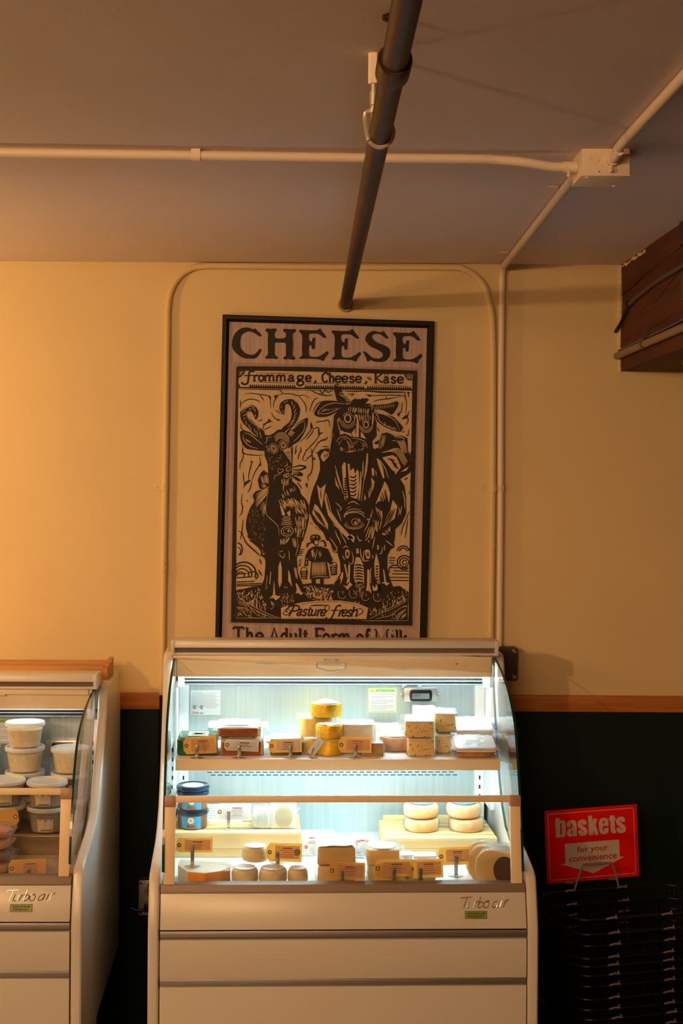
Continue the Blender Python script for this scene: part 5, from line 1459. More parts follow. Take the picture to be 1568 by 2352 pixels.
    b.add([fb(u, v) - Vector((0, .0004, 0)) for u, v in ((.79, .55), (.86, .58), (.885, .85), (.82, .8), (.785, .66))], [(0, 1, 2, 3, 4)], M_INKD)
    build('green_badge', b, None, c, recalc=False)
    return c, M

MX = P(790, 2150, 3.34).x
bigcase, MA = make_case('display_case', 'big lit refrigerated display case of cheeses, standing in the centre', (MX, 3.34, 0), R(2.0), lamp=(.68, .93, 1.0), lamp_s=105, lamp2_s=56, logo_u=.278)
LX = P(187, 2150, 3.34).x - .46
smallcase, MBc = make_case('display_case', 'lower, dimmer refrigerated display case of plastic tubs, cut off by the left edge', (LX, 3.34 - .008, .0135), R(1.2), low=True, shelf=False, lamp=(.82, .95, 1.0), lamp_s=11, logo_u=.283)

# wooden tray on the smaller case
p0 = onY(MBc, 5, 1550, .66); p1 = onY(MBc, 252, 1550, .66)
t = thing('wooden_tray', 'shallow orange pine tray lying on top of the smaller case', 'tray', M=MBc @ Matrix.Translation((p1.x, .60, 1.1182)))
w_ = p1.x - p0.x + .06
build('base_board', MB().box(-w_, 0, 0, .15, 0, .008), M_CRATE, t, bevel=.001)
build('front_board', MB().box(-w_, -.011, 0, .012, .008, .038), M_CRATE, t, bevel=.001)
build('back_board', MB().box(-w_, -.011, .138, .15, .008, .037), M_CRATE, t, bevel=.001)
ed = [(0, .008), (.15, .008), (.15, .046), (.135, .046), (.135, .040), (.115, .040), (.115, .045), (.10, .045), (.10, .036), (.07, .036), (.07, .042), (.04, .042), (.04, .034), (0, .034)]
build('notched_end', MB().prism(ed, 'x', -.011, 0), M_CRATE, t)
# ------------------------------------------------------------------ goods in the big case
HS, HD = .9766, .7121      # shelf and deck heights
M_TAG = card_mat('manila_card', (.93, .64, .23))
M_STICK = card_mat('pale_sticker', (.90, .66, .45))
M_EYE = mat('brown_eyelet', (.22, .08, .03), .6)
M_CLIP = mat('steel_clip', (.55, .52, .50), .25, metal=.9)
def spot(M, px, y, h, rot=0.0, py=None):
    "case-space matrix on height h at depth y under pixel column px"
    row = py if py is not None else CY + (CAMH - h) * F / (3.34 + y)
    p = onY(M, px, row, y)
    return M @ Matrix.Translation((p.x, y, h)) @ Matrix.Rotation(rot, 4, 'Z')
def pxw(n, y):
    return n * (3.34 + y) / F
def rbox(name, w, d, h, m, parent, bev=.006, disp=.0015, dscale=45, taper=1.0, x0=None, sub=1, M=None):
    b = MB()
    xa, xb = (-w / 2, w / 2)
    vs_ = [(xa, 0, 0), (xb, 0, 0), (xa * taper, d, 0), (xb * taper, d, 0), (xa * .98, 0, h), (xb * .98, 0, h), (xa * taper * .98, d, h), (xb * taper * .98, d, h)]
    b.add(vs_, [(0, 2, 3, 1), (4, 5, 7, 6), (0, 1, 5, 4), (2, 6, 7, 3), (0, 4, 6, 2), (1, 3, 7, 5)])
    return build(name, b, m, parent, bevel=bev, seg=2, disp=disp, dscale=dscale, sub=sub, smooth=45, M=M)
def fan(w, r, h, n=10):
    "wedge outline: rounded rind at the back, chord w at the front"
    return None
def wedge_mesh(name, w, d, h, m, parent, bev=.004, disp=.001, M=None):
    "sector-like wedge seen from its broad rind side"
    pts = [(-w / 2, d * .22)]
    for k in range(9):
        u = k / 8
        pts.append((-w / 2 + w * u, d * .22 * (1 - math.sin(PI * u))))
    pts.append((w / 2, d * .22))
    pts.append((.06 * w, d))
    pts.append((-.06 * w, d))
    b = MB().prism(pts[1:], 'z', 0, h)
    return build(name, b, m, parent, bevel=bev, disp=disp, dscale=40, smooth=45, M=M)
def halfwheel(name, w, h, m, parent, bev=.005, disp=.0012, dscale=60, M=None, back=.45):
    pts = []
    for k in range(25):
        a = PI + PI * k / 24
        pts.append((w / 2 * math.cos(a), w / 2 + w / 2 * math.sin(a)))
    pts += [(w / 2, w / 2 + w * .1), (w * .1, w * (1 - .1)), (-w / 2, w / 2 + w * .1)]
    return build(name, MB().prism(pts, 'z', 0, h), m, parent, bevel=bev, disp=disp, dscale=dscale, smooth=50, M=M)
def puck(name, r, h, m, parent, disp=.0008, M=None, n=36):
    e = h * .25
    prof = [(r * .02, 0), (r - e, 0), (r - e * .3, e * .3), (r, e), (r * 1.005, h / 2), (r, h - e), (r - e * .3, h - e * .3), (r - e, h), (r * .5, h + .0006), (r * .02, h + .0006)]
    return build(name, MB().lathe(prof, n, M=Matrix.Translation((0, r, 0))), m, parent, disp=disp, dscale=60, smooth=60, M=M)
def film_box(parent, w, d, h, m=None, grow=.002, flaps=True, name='film_wrap', seed=1):
    r_ = random.Random(seed)
    b = MB()
    g = grow
    b.add([(-w / 2 - g, -g, .0005), (w / 2 + g, -g, .0005), (-w / 2 - g, d + g, .0005), (w / 2 + g, d + g, .0005), (-w / 2 - g, -g, h + g), (w / 2 + g, -g, h + g), (-w / 2 - g, d + g, h + g), (w / 2 + g, d + g, h + g)], [(0, 2, 3, 1), (4, 5, 7, 6), (0, 1, 5, 4), (2, 6, 7, 3), (0, 4, 6, 2), (1, 3, 7, 5)])
    if flaps:
        for s in (-1, 1):
            for k in range(2):
                x = s * (w / 2 + g)
                z = h * r_.uniform(.3, .8)
                o_ = s * r_.uniform(.006, .014)
                b.add([(x, -g, z), (x, d + g, z), (x + o_, d * .8, z + r_.uniform(-.004, .012)), (x + o_, d * .2, z + r_.uniform(-.004, .012))], [(0, 1, 2, 3)])
    return build(name, b, m or M_FILM, parent, bevel=.003, disp=.0022, dscale=70, sub=2, smooth=40, recalc=True)
def pouch(parent, w, d, h, over, m, seed=1, name='film_pouch'):
    "loose vacuum pouch: a sealed skirt sticking out round the pack"
    r_ = random.Random(seed)
    b = MB()
    zs = h * .55
    n = 28
    ins, mid, out = [], [], []
    for k in range(n):
        a = 2 * PI * k / n
        c, s = math.cos(a), math.sin(a)
        mxx = max(abs(c), abs(s))
        x, y = c / mxx, s / mxx
        ins.append((x * w / 2 * .92, d / 2 + y * d / 2 * .92, h + .0018))
        mid.append((x * (w / 2 + .003), d / 2 + y * (d / 2 + .003), h * (.97 if s < -.5 else .86)))
        o_ = over * r_.uniform(.7, 1.25) if s > -.2 else .004
        out.append((x * (w / 2 + (over if abs(c) > abs(s) else .004) * r_.uniform(.7, 1.2)), d / 2 + y * (d / 2 + o_), (h * .9 if s < -.5 else zs + r_.uniform(-.007, .010))))
    b.add([(0, d / 2, h + .002)] + ins, [(0, 1 + k, 1 + (k + 1) % n) for k in range(n)])
    b.grid([ins, mid, out], closed=True)
    return build(name, b, m, parent, disp=.0025, dscale=55, sub=1, smooth=40, recalc=False)
def top_label(parent, x0, x1, y0, y1, z, m, name='paper_label', lines=None, M=None):
    b = MB().box(x0, x1, y0, y1, z, z + .0006, m)
    if lines:
        for (xa, xb, ya, yb, mm) in lines:
            b.box(x0 + (x1 - x0) * xa, x0 + (x1 - x0) * xb, y0 + (y1 - y0) * ya, y0 + (y1 - y0) * yb, z + .0006, z + .0009, mm)
    return build(name, b, None, parent, M=M)

def price_tag(label, M, pxl, pxr, pyt, pyb, y, h, clip_px, tilt=0.0, title=None, sticker=True, lean=6, stick_m=None, seal=False, flip=False, group='manila price tags in the cases', card_m=None, nlines=5):
    "manila shipping tag held upright by a steel clip standing at height h, depth y"
    rowc = (pyt + pyb) / 2
    a = onY(M, pxl, rowc, y); b_ = onY(M, pxr, rowc, y)
    w = b_.x - a.x
    zt = onY(M, (pxl + pxr) / 2, pyt, y).z; zb = onY(M, (pxl + pxr) / 2, pyb, y).z
    cxp_ = onY(M, clip_px, rowc, y).x
    base = M @ Matrix.Translation((cxp_, y, h))
    t = thing('price_tag', label, 'price tag', M=base, group=group)
    hh = zt - zb
    xo = (a.x + b_.x) / 2 - cxp_
    zo = (zt + zb) / 2 - h
    Mc = Matrix.Translation((xo, .0, zo)) @ Matrix.Rotation(R(-lean), 4, 'X') @ Matrix.Rotation(R(tilt), 4, 'Y')
    ch = hh * .24
    s = -1 if flip else 1
    out = [(-w / 2 * s, -hh / 2 + ch), (-w / 2 * s, hh / 2 - ch), ((-w / 2 + ch * .8) * s, hh / 2), (w / 2 * s, hh / 2), (w / 2 * s, -hh / 2), ((-w / 2 + ch * .8) * s, -hh / 2)]
    card = build('card', MB().prism(out, 'y', -.0005, .0005, M=Mc), card_m or M_TAG, t, smooth=0)
    ex = (-w / 2 + .0075) * s
    e = MB().lathe([(.0022, .0), (.0022, .0007), (.0052, .0007), (.0052, 0)], 12, M=Mc @ Matrix.Translation((ex, -.0006, 0)) @ Matrix.Rotation(R(90), 4, 'X'), caps=False)
    build('eyelet', e, M_EYE, card)
    build('hole', MB().lathe([(.0021, 0), (.0021, .0004)], 10, M=Mc @ Matrix.Translation((ex, -.0008, 0)) @ Matrix.Rotation(R(90), 4, 'X')), M_PAPERW, card)
    if sticker:
        sb = MB()
        sx0, sx1 = (-w / 2 + w * .24, w / 2 - w * .06)
        if flip:
            sx0, sx1 = -sx1, -sx0
        sb.box(sx0, sx1, -.0010, -.0005, -hh * .34, hh * .36, stick_m or M_STICK, Mc)
        cx_ = (sx0 + sx1) / 2
        zt_ = hh * .26
        if title:
            add_text(sb, title, lambda u, v: Mc @ Vector((cx_ - (sx1 - sx0) * .23 + u * (sx1 - sx0) * .46, -.0012, zt_ - .0028 + v * .0034)), M_INKD, bold=.02)
        else:
            sb.box(cx_ - w * .14, cx_ + w * .14, -.0013, -.0009, zt_ - .0026, zt_, M_EYE, Mc)
        rr_ = random.Random(int(pxl))
        for k in range(nlines - 1):
            z = zt_ - .0058 - k * hh * .115
            l_ = w * rr_.uniform(.10, .22)
            sb.box(cx_ - l_, cx_ + l_, -.0013, -.0009, z - .0010, z, M_EYE, Mc)
        if seal:
            sb.lathe([(.0085, 0), (.0085, .0004)], 18, mat('round_seal', (.25, .19, .08), .6), Mc @ Matrix.Translation((w * .37, -.0008, .001)) @ Matrix.Rotation(R(90), 4, 'X'))
        build('printed_sticker', sb, None, card)
    k = MB()
    top = min(max(.012, zo + hh * .02), .05)
    k.box(-.0042, .0042, -.0045, -.0030, .006, top)
    k.box(-.0042, .0042, -.0045, .0035, top - .001, top)
    k.box(-.0042, .0042, .0020, .0035, .002, top)
    k.box(-.0048, .0048, -.0060, -.0040, .0, .008)
    build('clip_strip', k, M_CLIP, t, bevel=.0004)
    kb = MB().prism([(-.020, .006), (-.004, -.007), (.004, -.007), (.020, .006), (.0, .010)], 'z', 0, .0012)
    build('clip_base', kb, M_CLIP, t)
    return t
M_LCARD = card_mat('pale_card', (.86, .82, .74))
M_WSTICK = card_mat('white_sticker', (.86, .83, .86))

G_UP = 'cheeses on the upper shelf'
# green wrapped cheese
t = thing('cheese_block', 'green wax wrapped cheese block at the left end of the upper shelf', 'cheese', M=spot(MA, 452, .335, HS), group=G_UP)
rbox('cheese_body', pxw(92, .34), .115, .046, mat('green_wax', (.006, .075, .022), .22, vscale=40, col2=(.012, .17, .055)), t, bev=.007)
top_label(t, -.024, .028, .02, .09, .0470, mat('green_label', (.35, .62, .42), .5), lines=[(.15, .85, .2, .8, mat('brown_print', (.25, .20, .13), .6)), (.3, .7, .35, .6, M_PAPERW)])
# amber slabs in pouches
M_AMB = mat('amber_rind', (.24, .062, .010), .28, col2=(.38, .12, .015), vscale=30, var=.1, sss=.6)
M_IVORY = mat('ivory_cheese', (.84, .74, .50), .5, sss=.6)
def slab(label, px, y, h, w, d, hh, seed, tail):
    t = thing('cheese_block', label, 'cheese', M=spot(MA, px, y, h), group=G_UP)
    b = MB().box(-w / 2, w / 2, 0, .004, 0, hh * .92, M_AMB).box(-w / 2 - .004, w / 2 + .008, .004, d, 0, hh, M_IVORY)
    build('cheese_body', b, None, t, bevel=.0025, disp=.0008, sub=1)
    top_label(t, -.034, .028, d * .15, d * .75, hh + .0024, mat('cream_label', (.80, .86, .70), .5), lines=[(.1, .45, .75, .85, M_INKG), (.3, .8, .5, .58, M_INKG), (.25, .7, .32, .38, M_INKG), (.78, .97, .75, .92, mat('pale_blue_print', (.35, .6, .8), .5)), (.2, .8, .12, .17, M_INKG)])
    pouch(t, w + .012, d, hh, tail, M_VAC, seed)
    return t
slab('lower amber-rinded cheese slab in a clear pouch, behind the pale tag', 554, .335, HS, pxw(88, .33), .13, .040, 3, .016)
slab('upper amber-rinded cheese slab in a clear pouch with a cream label on top', 547, .345, HS + .0475, pxw(88, .35), .13, .024, 5, .022)
# pack with a grey-brown rind
t = thing('cheese_block', 'flat cheese pack with a dark mottled rind, left of the gold cheeses', 'cheese', M=spot(MA, 657, .34, HS), group=G_UP)
rbox('cheese_body', pxw(72, .34), .12, .034, mat('mottled_rind', (.30, .20, .09), .6, col2=(.08, .055, .03), vscale=45, sss=.6), t, bev=.005, disp=.002)
top_label(t, -.034, .032, .012, .11, .0365, M_PAPERW, lines=[(.2, .7, .4, .5, mat('pinkish_print', (.6, .4, .4), .5)), (.3, .8, .25, .3, M_INKG)])
pouch(t, pxw(76, .34), .12, .036, .012, M_VAC, 9)
# gold foil cheeses
M_GOLD = mat('gold_foil', (.92, .56, .05), .28, metal=.85, bump=1.0, bscale=260)
M_GOLDC = mat('golden_cheese', (.86, .56, .10), .4, bump=.3, bscale=120, var=.12, vscale=60, sss=.6)
M_WTOP = mat('white_wrap_top', (.88, .88, .86), .35, bump=.3, bscale=60)
def gold(label, px, y, h, w, hh, m, rot=0.0, top=True, wedge=False):
    t = thing('gold_cheese', label, 'cheese', M=spot(MA, px, y, h, rot), group='gold cheeses stacked on the upper shelf')
    if wedge:
        wedge_mesh('cheese_body', w, .10, hh, m, t, disp=.0012)
    else:
        halfwheel('cheese_body', w, hh, m, t, disp=.0016, dscale=110)
    if top:
        wr = w * .86
        if wedge:
            wedge_mesh('white_top', wr, .09, .0016, M_WTOP, t, bev=.0005, disp=0, M=Matrix.Translation((0, .005, hh)))
        else:
            halfwheel('white_top', wr, .0016, M_WTOP, t, bev=.0005, disp=0, M=Matrix.Translation((0, w * .07, hh)))
    return t
gold('bottom gold-foil cheese of the stack, beside the leaning tag', 757, .325, HS, pxw(66, .33), .039, M_GOLD)
gold('middle gold-foil cheese of the stack with a white cut top', 757, .335, HS + .0408, pxw(64, .33), .036, M_GOLD)
t = gold('yellow cheese in film behind the leaning tag, left of the gold-foil ones', 716, .345, HS, pxw(36, .34), .040, M_GOLDC, 0, True)
film_box(t, pxw(38, .34), .040, .040, M_FILM, seed=6)
t = gold('broad yellow cheese in film, left of the gold stack under the top wedge', 732, .405, HS, pxw(76, .40), .084, M_GOLDC, 0.15)
film_box(t, pxw(78, .4), .088, .084, M_FILM, seed=7)
gold('topmost gold wedge with a white top, highest cheese on the upper shelf', 749, .395, HS + .0868, pxw(72, .40), .036, M_GOLD, 0.0, True, True)
# big white cheese with blue print
t = thing('tall_cheese', 'tall cream-coloured cheese with a white blue-printed top, right of the gold stack', 'cheese', M=spot(MA, 822, .37, HS), group=G_UP)
halfwheel('cheese_body', pxw(74, .38), .070, mat('cream_rind', (.82, .60, .30), .5, col2=(.86, .76, .55), vscale=14, sss=.6), t, disp=.001)
halfwheel('printed_top', pxw(76, .38), .0014, M_PAPERW, t, bev=.0004, disp=0, M=Matrix.Translation((0, -.0008, .0712)))
b = MB()
BL = mat('blue_print_ink', (.20, .36, .72), .5)
for k in range(7):
    a = R(200 + k * 24)
    b.lathe([(.0055, 0), (.0055, .0004)], 8, BL, Matrix.Translation((.028 * math.cos(a), .04 + .028 * math.sin(a), .0731)) @ Matrix.Diagonal((1.3, .7, 1, 1)))
build('blue_print', b, None, t)
film_box(t, pxw(77, .38), .078, .0735, M_FILMW, seed=8, flaps=False)
# small herb wedge in front
M_BLUE = mat('blue_veined_cheese', (.92, .62, .22), .5, col2=(.13, .13, .07), vscale=150, thresh=(.57, .64), sss=.6)
M_BLUEP = mat('pale_blue_veined_cheese', (.90, .76, .40), .5, col2=(.14, .22, .13), vscale=130, thresh=(.56, .64), sss=.6)
t = thing('cheese_wedge', 'small brown-specked cheese wedge poking out right of the tag with black lettering', 'cheese', M=spot(MA, 856, .325, HS, .06), group=G_UP)
rbox('cheese_body', pxw(50, .33), .06, .031, mat('specked_cheese', (.52, .29, .06), .45, col2=(.10, .07, .03), vscale=60, thresh=(.55, .68), sss=.6), t, bev=.003, taper=.7)
rbox('white_top', pxw(49, .33), .06, .003, M_WTOP, t, bev=.001, disp=.0004, taper=.7, M=Matrix.Translation((0, 0, .0315)))
film_box(t, pxw(52, .33), .06, .033, M_FILM, seed=12, flaps=False)
# rough rind pieces
M_ROUGH = mat('rough_orange_rind', (.60, .26, .06), .6, col2=(.78, .66, .52), vscale=26, bump=.6, bscale=60, sss=.6)
t = thing('cheese_wedge', 'rough orange-rinded cheese wedge with a white cut top, left of the blue cheeses', 'cheese', M=spot(MA, 905, .385, HS, -.1), group=G_UP)
wedge_mesh('cheese_body', pxw(70, .38), .09, .037, M_ROUGH, t, disp=.003)
wedge_mesh('white_top', pxw(56, .38), .08, .003, M_WTOP, t, bev=.001, disp=.0004, M=Matrix.Translation((0, .006, .037)))
film_box(t, pxw(72, .38), .08, .040, M_FILM, seed=13)
t = thing('cheese_wedge', 'wrapped cheese with a green and orange patterned label, behind the rough rind wedge', 'cheese', M=spot(MA, 890, .50, HS), group=G_UP)
rbox('cheese_body', pxw(62, .5), .07, .046, mat('patterned_pack', (.84, .84, .80), .5, col2=(.62, .40, .14), vscale=35, thresh=(.52, .6)), t, bev=.004)
film_box(t, pxw(64, .5), .07, .047, M_FILM, seed=14)
# blue cheeses
def blue(label, px, y, h, w, d, hh, m, rot=0.0, taper=.75, seed=1, flap=True):
    t = thing('cheese_wedge', label, 'cheese', M=spot(MA, px, y, h, rot), group='blue cheese wedges on the upper shelf')
    rbox('cheese_body', w, d, hh, m, t, bev=.005, disp=.0014, taper=taper)
    rbox('white_rind', w * .97, d * .98, .003, M_WTOP, t, bev=.001, disp=.0005, taper=taper, M=Matrix.Translation((0, .002, hh)))
    if flap:
        b = MB().add([(-.006, -.0016, hh), (.022, -.0016, hh), (.004, -.0022, hh - .011)], [(0, 1, 2)])
        build('film_corner', b, mat('folded_film_corner', (.82, .62, .45), .4), t)
    film_box(t, w + .002, d, hh + .003, M_FILM, seed=seed, flaps=False)
    return t
blue('lower left blue cheese wedge of the four, at the shelf edge', 968, .325, HS, pxw(62, .33), .11, .041, M_BLUE, .05, seed=21)
blue('upper left blue cheese wedge of the four, stacked on the lower one', 964, .33, HS + .0465, pxw(68, .33), .11, .040, M_BLUE, .0, seed=22)
blue('lower right blue cheese wedge, greenish mould beside its orange cut face', 1018, .365, HS, pxw(40, .36), .10, .043, M_BLUEP, -.12, seed=23, flap=False)
blue('upper right blue cheese wedge, pale yellow, under the thermometer', 1022, .40, HS + .0485, pxw(50, .4), .09, .047, M_BLUEP, -.10, seed=24)
t = thing('paper_parcel', 'white paper wrapped parcel behind the blue cheeses, in front of the green-edged notice', 'parcel', M=spot(MA, 978, .49, HS), group=G_UP)
rbox('parcel_body', pxw(52, .5), .07, .096, M_PAPERW, t, bev=.004, disp=.002)
b = MB().add([(-.02, -.0025, .094), (.022, -.0025, .094), (.004, -.0035, .068)], [(0, 1, 2)])
build('folded_flap', b, M_WTOP, t)
# white packs with yellow-blue labels
M_YLAB = mat('yellow_label', (.86, .82, .48), .5)
M_LBLU = mat('light_blue_label', (.62, .78, .88), .5)
M_TANR = mat('tan_rind', (.55, .30, .09), .6, col2=(.28, .13, .05), vscale=40)
def wpack(label, px, y, h, w, d, hh, rot, seed, rind, tilt):
    t = thing('cheese_pack', label, 'cheese', M=spot(MA, px, y, h, rot) @ Matrix.Rotation(R(tilt), 4, 'X'), group='white cheese packs at the right end of the upper shelf')
    b = MB().box(-w / 2 + .006, w / 2 - .006, .0, d, 0, hh * .5, M_TANR if rind else M_WTOP).box(-w / 2, w / 2, .003, d, hh * .5, hh, M_WTOP)
    build('cheese_body', b, None, t, bevel=.003, disp=.0012, sub=1)
    Ml = Matrix.Translation((-.004, .018, hh + .0022)) @ Matrix.Rotation(R(-6), 4, 'Z')
    lw, ld = .058, .052
    b = MB().box(-lw / 2, lw / 2, 0, ld * .45, 0, .0005, M_LBLU, Ml).box(-lw / 2, lw / 2, ld * .45, ld, 0, .0005, M_YLAB, Ml)
    b.box(-lw * .3, lw * .3, ld * .52, ld * .60, .0004, .0008, M_INKG, Ml)
    b.box(-lw * .28, -lw * .02, ld * .7, ld * .78, .0004, .0008, M_INKG, Ml).box(lw * .04, lw * .3, ld * .72, ld * .8, .0004, .0008, M_INKG, Ml)
    b.box(-lw * .4, -lw * .08, ld * .14, ld * .18, .0004, .0008, BL, Ml).box(lw * .08, lw * .4, ld * .16, ld * .2, .0004, .0008, BL, Ml)
    b.lathe([(.006, 0), (.006, .0008)], 12, BL, Ml @ Matrix.Translation((lw * .34, ld * .88, 0)) @ Matrix.Diagonal((1, .7, 1, 1)))
    build('pack_label', b, None, t)
    pouch(t, w + .006, d, hh + .001, .009, M_VAC, seed)
    return t
wpack('front white cheese pack with yellow-blue label and tan rind, right end of upper shelf', 1093, .300, HS + .0015, pxw(96, .31), .085, .022, 0, 31, True, 16)
wpack('rear white cheese pack with a yellow-blue label, behind the front one', 1090, .398, HS + .033, pxw(86, .43), .085, .022, 0, 32, False, 16)
t = thing('cheese_pack', 'white cheese pack lying flat under the two tilted white packs', 'cheese', M=spot(MA, 1096, .41, HS), group='white cheese packs at the right end of the upper shelf')
rbox('cheese_body', pxw(84, .43), .10, .028, M_WTOP, t, bev=.004)
film_box(t, pxw(86, .43), .10, .028, M_FILM, seed=33, flaps=False)

# tags on the upper shelf
price_tag('orange price tag in front of the green cheese', MA, 421, 497.5, 1692, 1731, .300, HS, 452, tilt=-2.5)
price_tag('very pale price tag in front of the lower amber slab', MA, 515, 594, 1699, 1725, .300, HS, 549, tilt=2.5, stick_m=M_WSTICK, card_m=M_LCARD, nlines=3)
price_tag('half pale, half orange price tag in front of the dark-rinded pack', MA, 617, 693, 1697, 1728, .300, HS, 667, tilt=-1.5, stick_m=M_WSTICK)
price_tag('orange price tag with black lettering in front of the tall blue-printed cheese', MA, 777, 853, 1693, 1729, .300, HS, 816, tilt=.6, title="St. Pete's Select")
t = thing('price_tag', 'white price tag leaning steeply against the gold-foil cheeses', 'price tag', M=spot(MA, 713, .305, HS), group='manila price tags in the cases')
Mc = Matrix.Translation((.014, .0, .030)) @ Matrix.Rotation(R(35), 4, 'Y')
build('card', MB().prism([(-.010, -.024), (.010, -.026), (.011, .022), (-.009, .024)], 'y', -.0005, .0005, M=Mc), M_LCARD, t)
b = MB()
for k in range(4):
    b.box(-.004, .005, -.0010, -.0005, .012 - k * .006, .0132 - k * .006, M_INKG, Mc)
build('printed_sticker', b, None, t)
build('clip_strip', MB().tube([(0, -.001, .001), (.004, -.003, .016), (.008, -.002, .026)], .0022, 6, flat=2.0), M_CLIP, t)
build('clip_base', MB().prism([(-.006, .006), (.0, -.007), (.018, -.004), (.016, .008)], 'z', 0, .0012), M_CLIP, t)

# ---------------- lower deck
# pine risers
def riser(label, pxl, pxr, yf, d, h, M, nsl, right):
    a = onY(M, pxl, 1940, yf).x; e = min(onY(M, pxr, 1940, yf).x, .417)
    t = thing('wooden_riser', label, 'riser', M=M @ Matrix.Translation((a, yf, HD)), group='slatted pine risers on the deck')
    w = e - a
    build('front_board', MB().box(0, w, 0, .012, .0235, h - .008), M_PINE, t, bevel=.001)
    build('lower_board', MB().box(.001, w - .001, .004, .016, 0, .022), M_PINE, t, bevel=.001)
    for x in ((.0, w - .012) if True else ()):
        build('side_board', MB().box(x, x + .012, .016, d, 0, h - .008), M_PINE, t, bevel=.001)
    sw = (d - .009 * (nsl - 1)) / nsl
    for k in range(nsl):
        y = k * (sw + .009)
        build('slat', MB().box(0, w, y - (.003 if k == 0 else 0), y + sw, h - .008, h), M_PINE, t, bevel=.001)
    return t
hl, hr = .066, .050
riser('pine slatted riser on the left, carrying the blue jars', 396, 691, .34, .20, hl, MA, 5, False)
riser('pine slatted riser on the right, carrying the four round cheeses', 884, 1176, .34, .20, hr, MA, 5, True)
# second small tray edge behind the right riser
t = thing('pine_frame', 'pale pine frame standing behind the left end of the right riser', 'frame', M=MA @ Matrix.Translation((onY(MA, 879, 1890, .555).x, .547, HD)))
build('frame_board', MB().box(0, .26, 0, .012, 0, .058), M_PINE, t, bevel=.001)
build('frame_lip', MB().box(0, .26, -.004, .0, .048, .062), M_PINE, t, bevel=.001)
# blue jars
M_JBLUE = mat('blue_jar_label', (.03, .28, .55), .4)
M_JBODY = mat('brown_spread', (.20, .095, .035), .35)
M_JLID = mat('dark_blue_lid_rim', (.004, .014, .032), .15)
M_JTOP = mat('pale_blue_lid', (.70, .80, .90), .15)
def jar(label, M):
    t = thing('cheese_jar', label, 'jar', M=M, group='blue jars on the left riser')
    r = .041
    build('jar_body', MB().lathe([(r * .90, 0), (r * .93, .003), (r * .97, .036), (r * .95, .038)], 32), M_JBODY, t)
    rows = [[((r * .935 + .0012 + (r * .035) * v) * math.sin(R(a)), -(r * .935 + .0012 + (r * .035) * v) * math.cos(R(a)), .004 + .031 * v) for a in range(-38, 39, 4)] for v in (0, 1)]
    build('blue_label', MB().grid(rows), M_JBLUE, t, recalc=False)
    b = MB()
    def onj(u, v, e=.0018):
        a = (u) / r
        rr_ = r * .935 + r * .035 * v / .031 + e
        return (rr_ * math.sin(a), -rr_ * math.cos(a), .004 + v)
    cr = mat('cream_emblem', (.80, .62, .40), .5)
    n = 16
    b.add([onj(.0, .021)] + [onj(.0085 * math.cos(2 * PI * k / n), .021 + .0085 * math.sin(2 * PI * k / n)) for k in range(n)], [(0, 1 + k, 1 + (k + 1) % n) for k in range(n)], cr)
    b.add([onj(-.003, .019, .0022), onj(.003, .019, .0022), onj(.0, .026, .0022)], [(0, 1, 2)], mat('emblem_red', (.5, .16, .08), .5))
    b.add([onj(-.016 + .032 * k / 6, .002) for k in range(7)] + [onj(-.016 + .032 * k / 6, .0095) for k in range(7)], [(k, k + 1, k + 8, k + 7) for k in range(6)], mat('brown_band', (.42, .20, .07), .5))
    add_text(b, 'BRICK', lambda u, v: onj(-.0115 + u * .023, .0032 + v * .0052, .0024), M_INKD, bold=.02)
    build('label_print', b, None, t, recalc=False)
    lid = build('lid_rim', MB().lathe([(r * .96, .038), (r * 1.04, .039), (r * 1.06, .043), (r * 1.04, .0475), (r * .96, .049), (r * .88, .0475), (r * .86, .046)], 40, caps=False), M_JLID, t)
    build('lid_top', MB().lathe([(.0005, .0475), (r * .5, .0475), (r * .88, .0468)], 40), M_JTOP, lid)
    return t
hj = HD + hl
yj = .40
pj = onY(MA, 441, 1870, yj).x
for k, lb in enumerate(('lowest blue-labelled jar, standing on the left riser', 'middle blue-labelled jar of the stack, its label half hidden by the rail', )):
    jar(lb, MA @ Matrix.Translation((pj + (0.001 if k == 0 else .002), yj, hj + k * .0492)) @ Matrix.Rotation(R(-3), 4, 'Z'))
t = thing('jar_lid', 'spare glossy lid with a pale blue centre on top of the stacked jars', 'lid', M=MA @ Matrix.Translation((pj + .002, yj, hj + .0990)), group='blue jars on the left riser')
build('lid_rim', MB().lathe([(.035, 0), (.0425, .001), (.0440, .006), (.0430, .011), (.040, .0125), (.036, .011)], 40), M_JLID, t)
build('lid_top', MB().lathe([(.0005, .0112), (.02, .0112), (.036, .0108)], 40), M_JTOP, t)
